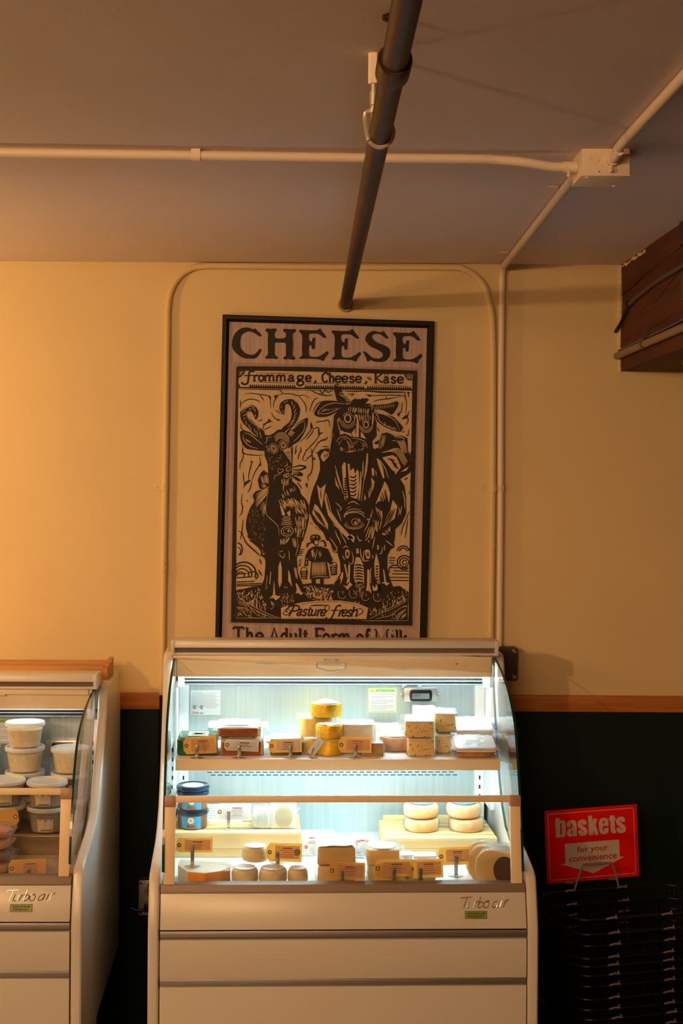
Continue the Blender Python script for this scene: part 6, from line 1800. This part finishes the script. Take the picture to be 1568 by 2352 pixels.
# on the left riser
b = MB().box(0, .095, 0, .0008, 0, .046, M_PAPERW)
for k in range(6):
    b.box(.004, .06, -.0004, 0, .040 - k * .006, .0412 - k * .006, M_INKG)
q = onY(MA, 475, 1890, .45)
t = tag(build('information_card', b, None, None, M=MA @ Matrix.Translation((q.x, .452, hj + .0005)) @ Matrix.Rotation(R(-10), 4, 'X')), 'white printed card standing beside the blue jars', 'card')
price_tag('pale price tag on the left riser, right of the blue jars', MA, 498, 577, 1846, 1883, .365, hj, 525, tilt=.3, stick_m=M_WSTICK, card_m=M_LCARD)
M_TANC = mat('tan_cheese_face', (.74, .52, .28), .5, var=.1, vscale=30, sss=.6)
for (pxa, w, hh, lb, m, oval) in ((602, 46, .052, 'flat pale cheese with a lined paper oval on the left riser', mat('pale_cheese', (.78, .72, .50), .5, sss=.6), True), (651, 52, .066, 'upright tan-faced cheese in white film at the right end of the left riser', M_TANC, False)):
    t = thing('cheese_wedge', lb, 'cheese', M=spot(MA, pxa, .375, hj, 0), group='cheeses on the left riser')
    ww = pxw(w, .375)
    rbox('cheese_body', ww, .055, hh, m if not oval else M_WTOP, t, bev=.010, disp=.001)
    if oval:
        o = MB().lathe([(.5, 0), (.5, .001)], 24, M=Matrix.Translation((0, -.0018, hh * .5)) @ Matrix.Rotation(R(90), 4, 'X') @ Matrix.Diagonal((ww * .8, hh * .9, 1, 1)), mat=m)
        for k in range(5):
            o.box(-.012 + k * .006, -.0112 + k * .006, -.0032, -.0028, hh * .2, hh * .82, M_INKG)
        build('paper_label', o, None, t)
    else:
        o = MB().lathe([(.5, 0), (.5, .001)], 24, M=Matrix.Translation((0, -.0016, hh * .5)) @ Matrix.Rotation(R(90), 4, 'X') @ Matrix.Diagonal((ww * .78, hh * .9, 1, 1)))
        build('cut_face', o, M_TANC, t)
    film_box(t, ww + .004, .055, hh + .002, M_FILMW if not oval else M_FILM, seed=40 + w)
# orange wedge, bottom left
M_ORA = mat('orange_cheese', (.88, .38, .03), .45, var=.12, vscale=14, sss=.6)
M_GRAT = mat('grey_rind', (.62, .53, .36), .7, bump=.5, bscale=120, stretch=(1, 1, 4))
t = thing('cheese_wedge', 'big orange cheese wedge with a white top in the lower left corner of the case', 'cheese', M=spot(MA, 404, .065, HD), group='cheeses along the front of the deck')
top = [(.0, .115), (-.0, .075), (.026, .014), (.068, .0), (.105, .018), (.128, .055), (.118, .10)]
b = MB()
n = len(top)
hh = .036
vs_ = [(x, y, 0) for x, y in top] + [(x, y, hh) for x, y in top]
for i in range(n):
    j = (i + 1) % n
    b.add([vs_[i], vs_[j], vs_[n + j], vs_[n + i]], [(0, 1, 2, 3)], M_GRAT if i in (0, 1) else M_ORA)
b.add(vs_[n:], [tuple(range(n))], mat('white_cheese_top', (.84, .76, .55), .5, sss=.6))
b.add(vs_[:n], [tuple(range(n))[::-1]], M_ORA)
build('cheese_body', b, None, t, bevel=.002, disp=.0006)
build('film_sheet', MB().prism([(x * 1.02 + .004, y * 1.04 - .001) for x, y in top], 'z', .001, hh + .0022), M_FILM, t, bevel=.002)
rows = []
for k in range(9):
    a = R(-70 + k * 20)
    rows.append([(.10 + .035 * math.cos(a) * u, .055 + .03 * math.sin(a) * u, hh * (1.2 - .2 * u)) for u in (.6, .9, 1.25)])
build('film_tail', MB().grid(rows), M_FILM, t)
price_tag('tan price tag clipped on top of the big orange wedge', MA, 404, 488, 1925, 1957, .115, HD + .0385, 442, tilt=0, sticker=True)
# small round logs
M_LOG = mat('bloomy_tan_rind', (.86, .68, .38), .6, bump=.4, bscale=150, var=.12, vscale=60, sss=.6)
for (pxa, y, h, w, lb) in ((562, .085, HD, 60, 'leftmost of the three small round cheeses in the front row'), (627, .080, HD, 64, 'middle one of the three small round cheeses in the front row'), (684, .085, HD, 46, 'rightmost of the three small round cheeses in the front row'), (586, .135, HD + .0395, 62, 'small round cheese lying on top of the three in the front row')):
    t = thing('small_cheese', lb, 'cheese', M=spot(MA, pxa, y, h, 0), group='small round cheeses in film')
    r_ = pxw(w, y) / 2
    hh = .036
    puck('cheese_body', r_, hh, M_LOG, t)
    puck('white_top', r_ * .8, .0015, M_WTOP, t, disp=0, M=Matrix.Translation((0, r_ * .2, hh)))
    puck('film_wrap', r_ + .0015, hh + .0022, M_FILM, t, disp=.001)
price_tag('orange price tag with a round dark seal, standing on the small round cheeses', MA, 612, 693, 1937, 1979, .14, HD + .0385, 637, tilt=1.4, seal=True)
# centre wedges
M_TANB = mat('brown_tan_rind', (.84, .58, .22), .55, col2=(.64, .40, .14), vscale=22, sss=.6)
for k, (h, hh, lb) in enumerate(((HD, .041, 'lower of the two tan cheese wedges left of centre on the deck'), (HD + .0432, .042, 'upper of the two tan cheese wedges, crumpled film on top'))):
    t = thing('cheese_wedge', lb, 'cheese', M=spot(MA, 773, .10 + k * .006, h, 0.05 * k), group='cheeses along the front of the deck')
    rbox('cheese_body', pxw(90, .10), .10, hh, M_TANB, t, bev=.006, taper=.7)
    if k:
        b = MB()
        rows = []
        for i in range(7):
            rows.append([(-.046 + .092 * j / 8, .002 + i * .015, hh + .003 + .007 * abs(mnoise.noise(Vector((i * .8, j * .9, 2.2))))) for j in range(9)])
        build('crumpled_film', MB().grid(rows), M_WTOP, t, disp=.002, dscale=90, sub=1)
    film_box(t, pxw(93, .10), .10, hh, M_FILM, seed=50 + k)
price_tag('orange price tag in front of the stacked tan wedges', MA, 755, 838, 1981, 2020, .068, HD, 785, tilt=1.6)
# white wrapped parcels behind
M_PINKP = mat('red_print_ink', (.70, .10, .10), .5)
def parcel(label, px, y, w, d, hh, marks, rot=0):
    t = thing('paper_parcel', label, 'parcel', M=spot(MA, px, y, HD, rot), group='white parcels with red print on the deck')
    rbox('parcel_body', pxw(w, y), d, hh, M_PAPERW, t, bev=.004, disp=.003, dscale=35)
    b = MB()
    ww = pxw(w, y)
    for (xa, xb, za, zb, m) in marks:
        b.box(-ww / 2 + ww * xa, -ww / 2 + ww * xb, -.0026, -.0020, hh * za, hh * zb, m)
    build('red_print', b, None, t)
    return t
parcel('white parcel with slanting grey lettering and a red band, behind the tan wedges', 731, .355, 84, .05, .058, [(.12, .2, .35, .5, M_PINKP), (.25, .7, .80, .86, M_PINKP), (.22, .42, .55, .66, M_INKG), (.45, .6, .58, .64, M_INKG)], .06)
parcel('white parcel with a red arc of print, between the two stacks in the middle', 836, .33, 50, .05, .052, [(.12, .3, .80, .9, M_PINKP), (.32, .5, .86, .94, M_PINKP), (.52, .7, .82, .92, M_PINKP), (.1, .2, .66, .8, M_PINKP), (.15, .7, .38, .43, mat('pale_red_print', (.85, .55, .5), .5)), (.15, .5, .24, .3, M_INKG), (.15, .7, .14, .18, M_INKG)])
parcel('small white parcel with faded red stripes, right of the square cheeses', 935, .235, 34, .04, .034, [(.1, .5, .6, .85, mat('faded_red', (.85, .5, .4), .5)), (.1, .9, .2, .35, mat('faded_red2', (.85, .6, .55), .5))])
parcel('white twisted parcel with a red stripe, left of the tag by the brown discs', 976, .225, 56, .04, .034, [(.2, .7, .6, .8, mat('faded_red3', (.85, .45, .35), .5)), (.3, .75, .2, .3, mat('faded_red4', (.9, .65, .6), .5))])
# square cheeses right of centre
M_SQ = mat('golden_square_cheese', (.90, .64, .22), .5, col2=(.80, .50, .14), vscale=10, stretch=(1, 1, 5), sss=.6)
for k, (px, w, h, hh, lb) in enumerate(((890, 86, HD, .041, 'lower square golden cheese, mostly hidden by its tag'), (881, 74, HD + .0432, .038, 'upper square golden cheese with a white oval top'))):
    t = thing('cheese_block', lb, 'cheese', M=spot(MA, px, .10, h, 0), group='cheeses along the front of the deck')
    rbox('cheese_body', pxw(w, .1), .08, hh, M_SQ, t, bev=.006)
    if k:
        puck('white_top', pxw(w, .1) * .46, .003, M_WTOP, t, disp=0, M=Matrix.Translation((0, .004, hh)))
    film_box(t, pxw(w + 3, .1), .08, hh + .002, M_FILM, seed=60 + k)
price_tag('orange price tag in front of the square golden cheeses', MA, 860, 946, 1975, 2013, .068, HD, 904, tilt=-.6)
t = thing('small_cheese', 'low round cheese behind the right-hand of the two overlapping tags', 'cheese', M=spot(MA, 968, .085, HD), group='cheeses along the front of the deck')
puck('cheese_body', pxw(72, .1) / 2, .030, mat('greenish_rind', (.44, .38, .18), .6, var=.2, vscale=30, sss=.6), t)
puck('film_wrap', pxw(75, .1) / 2, .032, M_FILM, t, disp=.001)
price_tag('orange price tag with no hole showing, overlapped by the square cheese tag', MA, 938, 1017, 1974, 2016, .076, HD, 965, tilt=-1.8)
price_tag('orange price tag left of the brown cheese discs', MA, 1006, 1082, 1946, 1986, .155, HD, 1047, tilt=-2.0)
# brown cheese discs standing in a fan at the right
M_OLIVE = mat('olive_brown_cheese', (.62, .38, .045), .35, var=.1, vscale=12, sss=.6)
M_DKS = mat('dark_brown_seal', (.045, .018, .010), .5, var=.3, vscale=90)
def disc_slice(label, px, y, rot, seal):
    t = thing('cheese_slice', label, 'cheese', M=spot(MA, px, y, HD, rot), group='olive-brown cheese slices fanned at the right of the deck')
    w, hh, th = .105, .083, .020
    pts = [(-w / 2 + .012, 0), (w / 2, 0), (w / 2, hh * .92)]
    for k in range(9):
        a = R(90 + 90 * k / 8)
        pts.append((-w / 2 + .040 + .040 * math.cos(a), hh - .036 + .036 * math.sin(a)))
    pts.append((-w / 2, .014))
    build('cheese_body', MB().prism(pts, 'y', 0, th), M_OLIVE, t, bevel=.004, seg=3, disp=.0006)
    po = [((x) * 1.03, z * 1.02 + (.0 if z < .02 else .0015)) for x, z in pts]
    build('film_wrap', MB().prism(po, 'y', -.0016, th + .0016), M_FILM, t, bevel=.004, disp=.0012, sub=1)
    build('film_top', MB().prism([(x, z) for x, z in po if z > hh * .55] , 'y', -.0008, th + .013), M_FILM, t, bevel=.003, disp=.0025, dscale=60, sub=1)
    if seal:
        s_ = build('dark_seal', MB().lathe([(.030, 0), (.030, .0012)], 30, M=Matrix.Translation((.020, -.0022, .038)) @ Matrix.Rotation(R(90), 4, 'X') @ Matrix.Diagonal((.92, 1.1, 1, 1))), M_DKS, t)
    return t
disc_slice('rearmost olive-brown cheese slice of the fan, only its filmed edge showing', 1116, .160, R(-26), False)
disc_slice('middle olive-brown cheese slice of the fan, film over its rounded edge', 1122, .121, R(-24), False)
disc_slice('front olive-brown cheese slice of the fan with a round dark seal', 1140, .082, R(-18), True)
# four rounds on the right riser
M_RND = mat('peach_round_rind', (.84, .46, .15), .5, col2=(.88, .72, .48), vscale=16, stretch=(1.4, 1.4, .5), thresh=(.38, .66), sss=.6)
hq = HD + hr
for (px, k, lb) in ((972, 0, 'lower round cheese of the left pair on the right riser'), (971, 1, 'upper round cheese of the left pair, blue label on top'), (1076, 0, 'lower round cheese of the right pair on the right riser'), (1070, 1, 'upper round cheese of the right pair, blue label on top')):
    t = thing('round_cheese', lb, 'cheese', M=spot(MA, px, .385, hq + k * .0365, 0), group='wrapped round cheeses on the right riser')
    r_ = pxw(80, .42) / 2
    puck('cheese_body', r_ * (1 if k else .97), .034, M_RND, t)
    puck('film_wrap', r_ + .0018, .0355, M_FILM, t, disp=.0012)
    if k:
        lb_ = build('blue_label', MB().lathe([(r_ * .70, 0), (r_ * .70, .0006)], 30, M=Matrix.Translation((0, r_, .0366))), BL, t)

# ------------------------------------------------------------------ goods in the smaller case
HSt = .7645
M_GRAIN = mat('beige_salad', (.62, .46, .20), .6, col2=(.76, .68, .42), vscale=70, bump=.8, bscale=90)
M_OLV = mat('dark_olives', (.07, .035, .025), .4, col2=(.20, .10, .06), vscale=45, bump=.6, bscale=50)
M_LABT = mat('tub_label', (.62, .54, .42), .6)
def tub(label, M, fill, lab, top_m=None, yaw=0.0):
    t = thing('deli_tub', label, 'tub', M=M @ Matrix.Rotation(yaw, 4, 'Z'), group='plastic tubs in the smaller case')
    r = .049
    build('tub_body', MB().lathe([(.0005, .0008), (r * .80, .0008), (r * .84, .002), (r * .985, .052), (r, .053), (r, .057)], 32, caps=False), M_TUB, t)
    build('contents', MB().lathe([(.0005, .002), (r * .79, .002), (r * .95, .046), (r * .6, .0475), (.0005, .048)], 28), fill, t, disp=.001, dscale=90)
    lid = build('lid', MB().lathe([(r * 1.03, .0535), (r * 1.075, .0545), (r * 1.085, .061), (r * 1.05, .0645), (r * .98, .0645), (r * .94, .0595), (r * .5, .0600), (.0005, .0600)], 36, caps=False), M_LID, t)
    if lab:
        def on(u, v, e=.0012):
            rr_ = r * (.84 + .145 * (v / .05)) + e
            a = u / r
            return (rr_ * math.sin(a), -rr_ * math.cos(a), v)
        b = MB()
        n = 8
        b.add([on(-.022 + .044 * k / n, .006 - .001 * (1 - abs(2 * k / n - 1))) for k in range(n + 1)] + [on(-.022 + .044 * k / n, .037) for k in range(n + 1)], [(k, k + 1, k + n + 2, k + n + 1) for k in range(n)], M_LABT)
        def bar(u0, u1, v0, v1, m):
            b.add([on(u0, v0, .0016), on((u0 + u1) / 2, v0, .0016), on(u1, v0, .0016), on(u1, v1, .0016), on((u0 + u1) / 2, v1, .0016), on(u0, v1, .0016)], [(0, 1, 4, 5), (1, 2, 3, 4)], m)
        bar(-.016, .018, .0325, .035, M_INKD)
        for k in range(5):
            bar(-.020, .019 - .004 * (k % 2), .0288 - k * .0027, .0298 - k * .0027, M_INKG)
        for k in range(10):
            bar(-.014 + k * .0033, -.0122 + k * .0033 + .0006 * (k % 3), .0075, .0108, M_INKD)
        build('tub_label', b, None, t, recalc=False)
    return t
def tspot(px, z, h, rot=0):
    y = z - 3.34
    p = onY(MBc, px, CY + (CAMH - h) * F / z, y)
    return MBc @ Matrix.Translation((min(p.x, .367), y, h))
TS = .0655
stacks = [  # px, depth, list of (fill, label?, text)
 (108, 3.685, [(M_OLV, 1, 'labelled olive tub standing on the step, right front, below another'), (M_OLV, 1, 'labelled olive tub stacked behind the rail, right front')]),
 (12, 3.70, [(M_OLV, 1, 'labelled olive tub partly hidden by the clamshells'), (M_OLV, 1, 'labelled olive tub just below the rail at the left edge')]),
 (184, 3.79, [(M_OLV, 1, 'lower labelled olive tub seen through the side glass'), (M_OLV, 1, 'upper labelled olive tub seen through the side glass'), (M_GRAIN, 0, 'beige salad tub beside the thermometer of the smaller case')]),
 (57, 3.805, [(M_OLV, 1, 'lowest tub of the tallest stack in the smaller case'), (M_OLV, 0, 'second tub of the tallest stack, only its lid above the front tubs'), (M_GRAIN, 0, 'third tub of the tallest stack, full of beige salad'), (M_GRAIN, 0, 'topmost tub of the tallest stack, under the canopy')]),
 (-45, 3.84, [(M_OLV, 0, 'lowest tub of the rear stack at the left edge'), (M_OLV, 0, 'middle tub of the rear stack at the left edge'), (M_GRAIN, 0, 'upper beige tub of the rear stack, cut by the left edge')]),
]
for (px, z, lst) in stacks:
    for k, (fill, lab, lb) in enumerate(lst):
        tub(lb, tspot(px, z, HSt + k * TS), fill, lab, yaw=R(3 * ((k * 7 + px) % 5 - 2)))
# clamshells
M_PINK = mat('pink_filling', (.55, .18, .12), .5, var=.2, vscale=50)
M_ORF = mat('orange_filling', (.60, .22, .04), .5, var=.2, vscale=50)
for k, (dx, m, lb) in enumerate(((.0, M_ORF, 'lowest clear clamshell of the pile at the left edge'), (.004, M_OLV, 'third clear clamshell down, dark filling'), (-.004, M_ORF, 'second clear clamshell down, orange filling'), (.0, M_PINK, 'topmost clear clamshell of the pile, pink filling'))):
    p = onY(MBc, -12, 1960, .145)
    t = thing('clamshell_box', lb, 'clamshell box', M=MBc @ Matrix.Translation((p.x + dx, .15, .7126 + k * .0285)) @ Matrix.Rotation(R(4 * (k % 2) - 2), 4, 'Z'), group='clear clamshells piled in the smaller case')
    def octo(r_, c_=.35):
        return [(r_ * math.cos(R(a)) / max(abs(math.cos(R(a))), abs(math.sin(R(a))), .76), r_ * math.sin(R(a)) / max(abs(math.cos(R(a))), abs(math.sin(R(a))), .76)) for a in range(0, 360, 15)]
    ring = lambda r_, z: [(x, y, z) for x, y in octo(r_)]
    build('shell', MB().grid([ring(.030, .0), ring(.036, .003), ring(.041, .012), ring(.050, .013), ring(.050, .0145), ring(.041, .015), ring(.037, .024), ring(.032, .027), ring(.001, .027)], closed=True), M_CLAM, t, recalc=False)
    build('filling', MB().grid([ring(.001, .002), ring(.033, .003), ring(.036, .016), ring(.026, .020), ring(.001, .021)], closed=True), m, t, disp=.002, dscale=70)
price_tag('orange price tag on a slant behind the clamshells', MBc, -32, 43, 1862, 1900, .255, .7126, 0, tilt=-10, flip=True, sticker=False)
price_tag('orange price tag at the front of the smaller case, low behind its glass', MBc, 20, 105, 1974, 2013, .085, .7126, 66, tilt=-2)
# ------------------------------------------------------------------ basket stack with its sign
zf = 3.60
c0 = P(1325, 2118, zf)
YAW = R(15)
BWD, BDP, BHT = .42, .25, .20
rim_h = c0.z
Mb0 = Matrix.Translation((c0.x, c0.y, 0)) @ Matrix.Rotation(YAW, 4, 'Z')     # front-left rim corner, x along the front, y to the back
def rrect(w, d, r, z, inset=0.0, n=5):
    pts = []
    for (cx_, cy_, a0) in ((w - r, d - r, 0), (r, d - r, 90), (r, r, 180), (w - r, r, 270)):
        for k in range(n):
            a = R(a0 + 90 * k / (n - 1))
            rr_ = r - inset
            pts.append((cx_ + rr_ * math.cos(a), cy_ + rr_ * math.sin(a), z))
    return pts
def bodypt(u, v):
    "point on the tapered wall: u around, v 0 at the rim .. 1 at the bottom"
    w, d, r = BWD, BDP, .05
    ins = .028 * v
    L = [w - 2 * r, PI * r / 2, d - 2 * r, PI * r / 2] * 2
    return None
M_BASK = M_BLACKW
M_RIM = mat('black_rim', (.004, .004, .004), .35, spec=.3)
def make_basket(label, M, raised):
    t = thing('shopping_basket', label, 'basket', M=M, group='black wire baskets in the stack')
    ringp = lambda ins, z: rrect(BWD, BDP, .05, z, ins, 7)
    b = MB()
    for v in [k / 9 for k in range(1, 10)]:
        b.tube(ringp(.026 * v, -BHT * v), .0011, 4, closed=True)
    top = ringp(0, 0)
    bot = ringp(.026, -BHT)
    N = len(top)
    for i in range(N):
        j = (i + 1) % N
        a0, a1 = Vector(top[i]), Vector(top[j])
        b0, b1 = Vector(bot[i]), Vector(bot[j])
        m_ = max(1, int((a1 - a0).length / .016))
        for k in range(m_):
            u = k / m_
            b.tube([a0.lerp(a1, u), b0.lerp(b1, u)], .0010, 4)
    for k in range(1, 16):
        x = .026 + (BWD - .052) * k / 16
        b.tube([(x, .026, -BHT), (x, BDP - .026, -BHT)], .0011, 4)
    build('wire_body', b, M_BASK, t)
    build('rim', MB().tube(rrect(BWD, BDP, .05, 0, 0, 8), .0034, 8, closed=True), M_RIM, t)
    hinge_m = mat('steel_hinge', (.42, .34, .26), .35, metal=.7)
    for y in (0, BDP):
        for x in (.10, .255):
            h = MB().tube([(x - .018, y - .004, .002), (x - .002, y - .004, .0045), (x + .012, y - .004, .003)], .0028, 8)
            h.tube([(x + .006, y - .004, .003), (x + .010, y - .004, .011)], .0018, 6)
            build('hinge', h, hinge_m, t)
    hm = mat('handle_wire', (.30, .24, .20), .5, metal=.2)
    for y, up in ((0, False), (BDP, raised)):
        x0, x1 = .112, .243
        if up:
            pts = [(x0, y, .004), (x0 + .012, y - .002, .044), (x0 + .022, y - .003, .066), (x0 + .032, y - .003, .072), (x1 - .030, y - .003, .072), (x1 - .020, y - .003, .066), (x1 - .010, y - .002, .044), (x1, y, .004)]
            build('handle', MB().tube(smooth_path(pts, 3), .0032, 8), hm, t)
        else:
            s = 1 if y == 0 else -1
            pts = [(x0, y + s * .004, .003), (x0 + .008, y + s * .035, -.010), (x0 + .016, y + s * .058, -.016), (x0 + .026, y + s * .064, -.017), (x1 - .026, y + s * .064, -.017), (x1 - .016, y + s * .058, -.016), (x1 - .008, y + s * .035, -.010), (x1, y + s * .004, .003)]
            build('handle', MB().tube(smooth_path(pts, 2), .0028, 6), M_BASK, t)
    return t
ordn = ['topmost', 'second', 'third', 'fourth', 'fifth', 'sixth', 'seventh', 'eighth', 'ninth', 'tenth', 'eleventh']
rows_px = [2118, 2150, 2177, 2206, 2225, 2245, 2271, 2300, 2325, 2347, 2372]
first = None
rb = random.Random(8)
for k in range(11):
    h = P(1325, rows_px[k], zf).z
    lb = 'topmost black wire basket of the stack, its rear handle raised before the red sign' if k == 0 else '%s black wire basket from the top of the stack right of the big case' % ordn[k]
    M = Matrix.Translation((c0.x + rb.uniform(-.004, .004) + .0012 * k, c0.y + rb.uniform(-.003, .003), h)) @ Matrix.Rotation(YAW + R(rb.uniform(-.8, .8)), 4, 'Z')
    if k < 2:
        bk = make_basket(lb, M, k == 0)
        if k == 1:
            first = bk
    else:
        copy_tree(first, M, lb)
low_h = P(1325, rows_px[10], zf).z - BHT
# stand with the red sign
Mst = Matrix.Translation((c0.x, c0.y, 0)) @ Matrix.Rotation(YAW, 4, 'Z')
zs = 3.99
TL, TR, BR, BLc = P(1249.5, 1862.5, zs + .0), P(1461, 1846.5, zs), P(1467, 2011, zs), P(1256, 2030, zs)
t = thing('basket_sign_stand', 'red baskets sign on its black stand behind the top of the basket stack', 'sign', (TL.x, zs, 0))
def SG(u, v, e=0.0):
    p = TL.lerp(TR, u).lerp(BLc.lerp(BR, u), v)
    return Vector((p.x, zs - .004 - e, p.z))
M_RED = mat('red_sign_face', (.88, .003, .003), .55, spec=.15)
M_SGW = mat('sign_white', (.60, .50, .46), .55)
b = MB()
vs_ = [SG(0, 0), SG(1, 0), SG(1, 1), SG(0, 1)]
b.add(vs_ + [v + Vector((0, .004, 0)) for v in vs_], [(0, 1, 2, 3), (7, 6, 5, 4), (0, 4, 5, 1), (1, 5, 6, 2), (2, 6, 7, 3), (3, 7, 4, 0)])
panel = build('sign_panel', b, M_RED, t, world=True, smooth=0)
b = MB()
def quad(u0, u1, v0, v1, e=.0004):
    b.add([SG(u0, v0, e), SG(u1, v0, e), SG(u1, v1, e), SG(u0, v1, e)], [(0, 1, 2, 3)], M_SGW)
quad(.032, .965, .043, .051); quad(.032, .965, .949, .957); quad(.032, .038, .043, .957); quad(.959, .965, .043, .957)
arrow = [(.20, .475), (.79, .475), (.79, .715), (.84, .712), (.50, .900), (.145, .755), (.20, .755)]
arrow = [(.205, .468), (.795, .468), (.795, .708), (.845, .712), (.505, .905), (.152, .742), (.205, .740)]
b.add([SG(u, v, .0004) for u, v in arrow], [tuple(range(7))], M_SGW)
# heavy condensed letters traced on the sign, counters laid over in red
ZS = lambda pts: [(1240 + x * .15306, 1840 + y * .15306) for x, y in pts]
def onsign(pts, e, m):
    pts = ZS(pts)
    tris = tessellate_polygon([[Vector((x, y, 0)) for x, y in pts]])
    b.add([P(x, y, zs - .004 - e) for x, y in pts], [tuple(t_) for t_ in tris], m)
s_ = [(562,350),(566,318),(580,297),(610,280),(635,276),(665,279),(690,300),(698,350),(640,357),(636,330),(622,325),(620,345),(640,370),(690,405),(710,450),(700,500),(660,522),(610,522),(580,500),(570,445),(630,438),(635,470),(650,475),(652,450),(620,425),(575,395)]
for g in ([(225,258),(290,252),(293,305),(310,292),(340,285),(365,292),(380,320),(386,470),(378,520),(355,542),(325,545),(302,530),(300,545),(238,550)],
          [(400,388),(398,340),(415,305),(440,290),(475,284),(510,288),(535,305),(546,345),(552,525),(492,530),(488,510),(470,528),(435,535),(410,520),(400,480),(410,435),(440,415),(485,400),(484,350),(475,335),(460,338),(458,385)],
          s_, [(717,222),(780,217),(786,325),(800,265),(858,262),(832,355),(877,503),(815,507),(792,420),(795,508),(733,512)],
          [(955,250),(985,252),(1010,268),(1022,290),(1028,370),(938,375),(940,440),(950,455),(965,445),(966,405),(1028,400),(1025,450),(1000,490),(950,500),(905,485),(888,440),(878,330),(892,280),(920,256)],
          [(1045,217),(1110,212),(1113,245),(1128,244),(1130,290),(1115,291),(1122,420),(1128,435),(1140,434),(1142,480),(1100,484),(1070,470),(1060,430),(1053,295),(1036,296),(1033,250),(1048,249)],
          [(x + 577, y - 42) for x, y in s_]):
    onsign(g, .0006, M_SGW)
for g in ([(297,340),(305,331),(318,330),(322,345),(327,490),(318,505),(302,505)], [(487,430),(468,445),(462,480),(470,495),(485,490)], [(938,340),(970,338),(968,305),(955,292),(940,300)]):
    onsign(g, .0010, M_RED)
R2 = mat('red_sign_lettering', (.50, .012, .008), .5)
add_text(b, 'for your', lambda u, v: SG(.335 + u * .335, .625 - .105 * v, .0009), R2, bold=.012)
add_text(b, 'convenience', lambda u, v: SG(.245 + u * .52, .725 - .083 * v, .0009), R2, bold=.012)
build('sign_lettering', b, None, panel, world=True, smooth=0, recalc=False)
for u in (.24, .70):
    p = SG(u, 1.0)
    build('post', MB().box(p.x - .006, p.x + .006, zs + .002, zs + .014, 0.0, p.z + .02), M_BLACK, t, world=True)
    build('sign_clip', MB().box(p.x - .012, p.x + .012, zs - .010, zs + .002, p.z - .003, p.z + .004), M_STEEL, t, world=True)
b = MB()
for x in (.04, BWD - .04):
    b.box(x - .012, x + .012, .02, BDP + .0, 0, .02, M=Mst)
    b.box(x - .008, x + .008, .03, .046, .02, low_h - .002, M=Mst)
    b.box(x - .008, x + .008, BDP - .06, BDP - .044, .02, low_h - .002, M=Mst)
build('stand_base', b, M_BLACK, t, world=True)
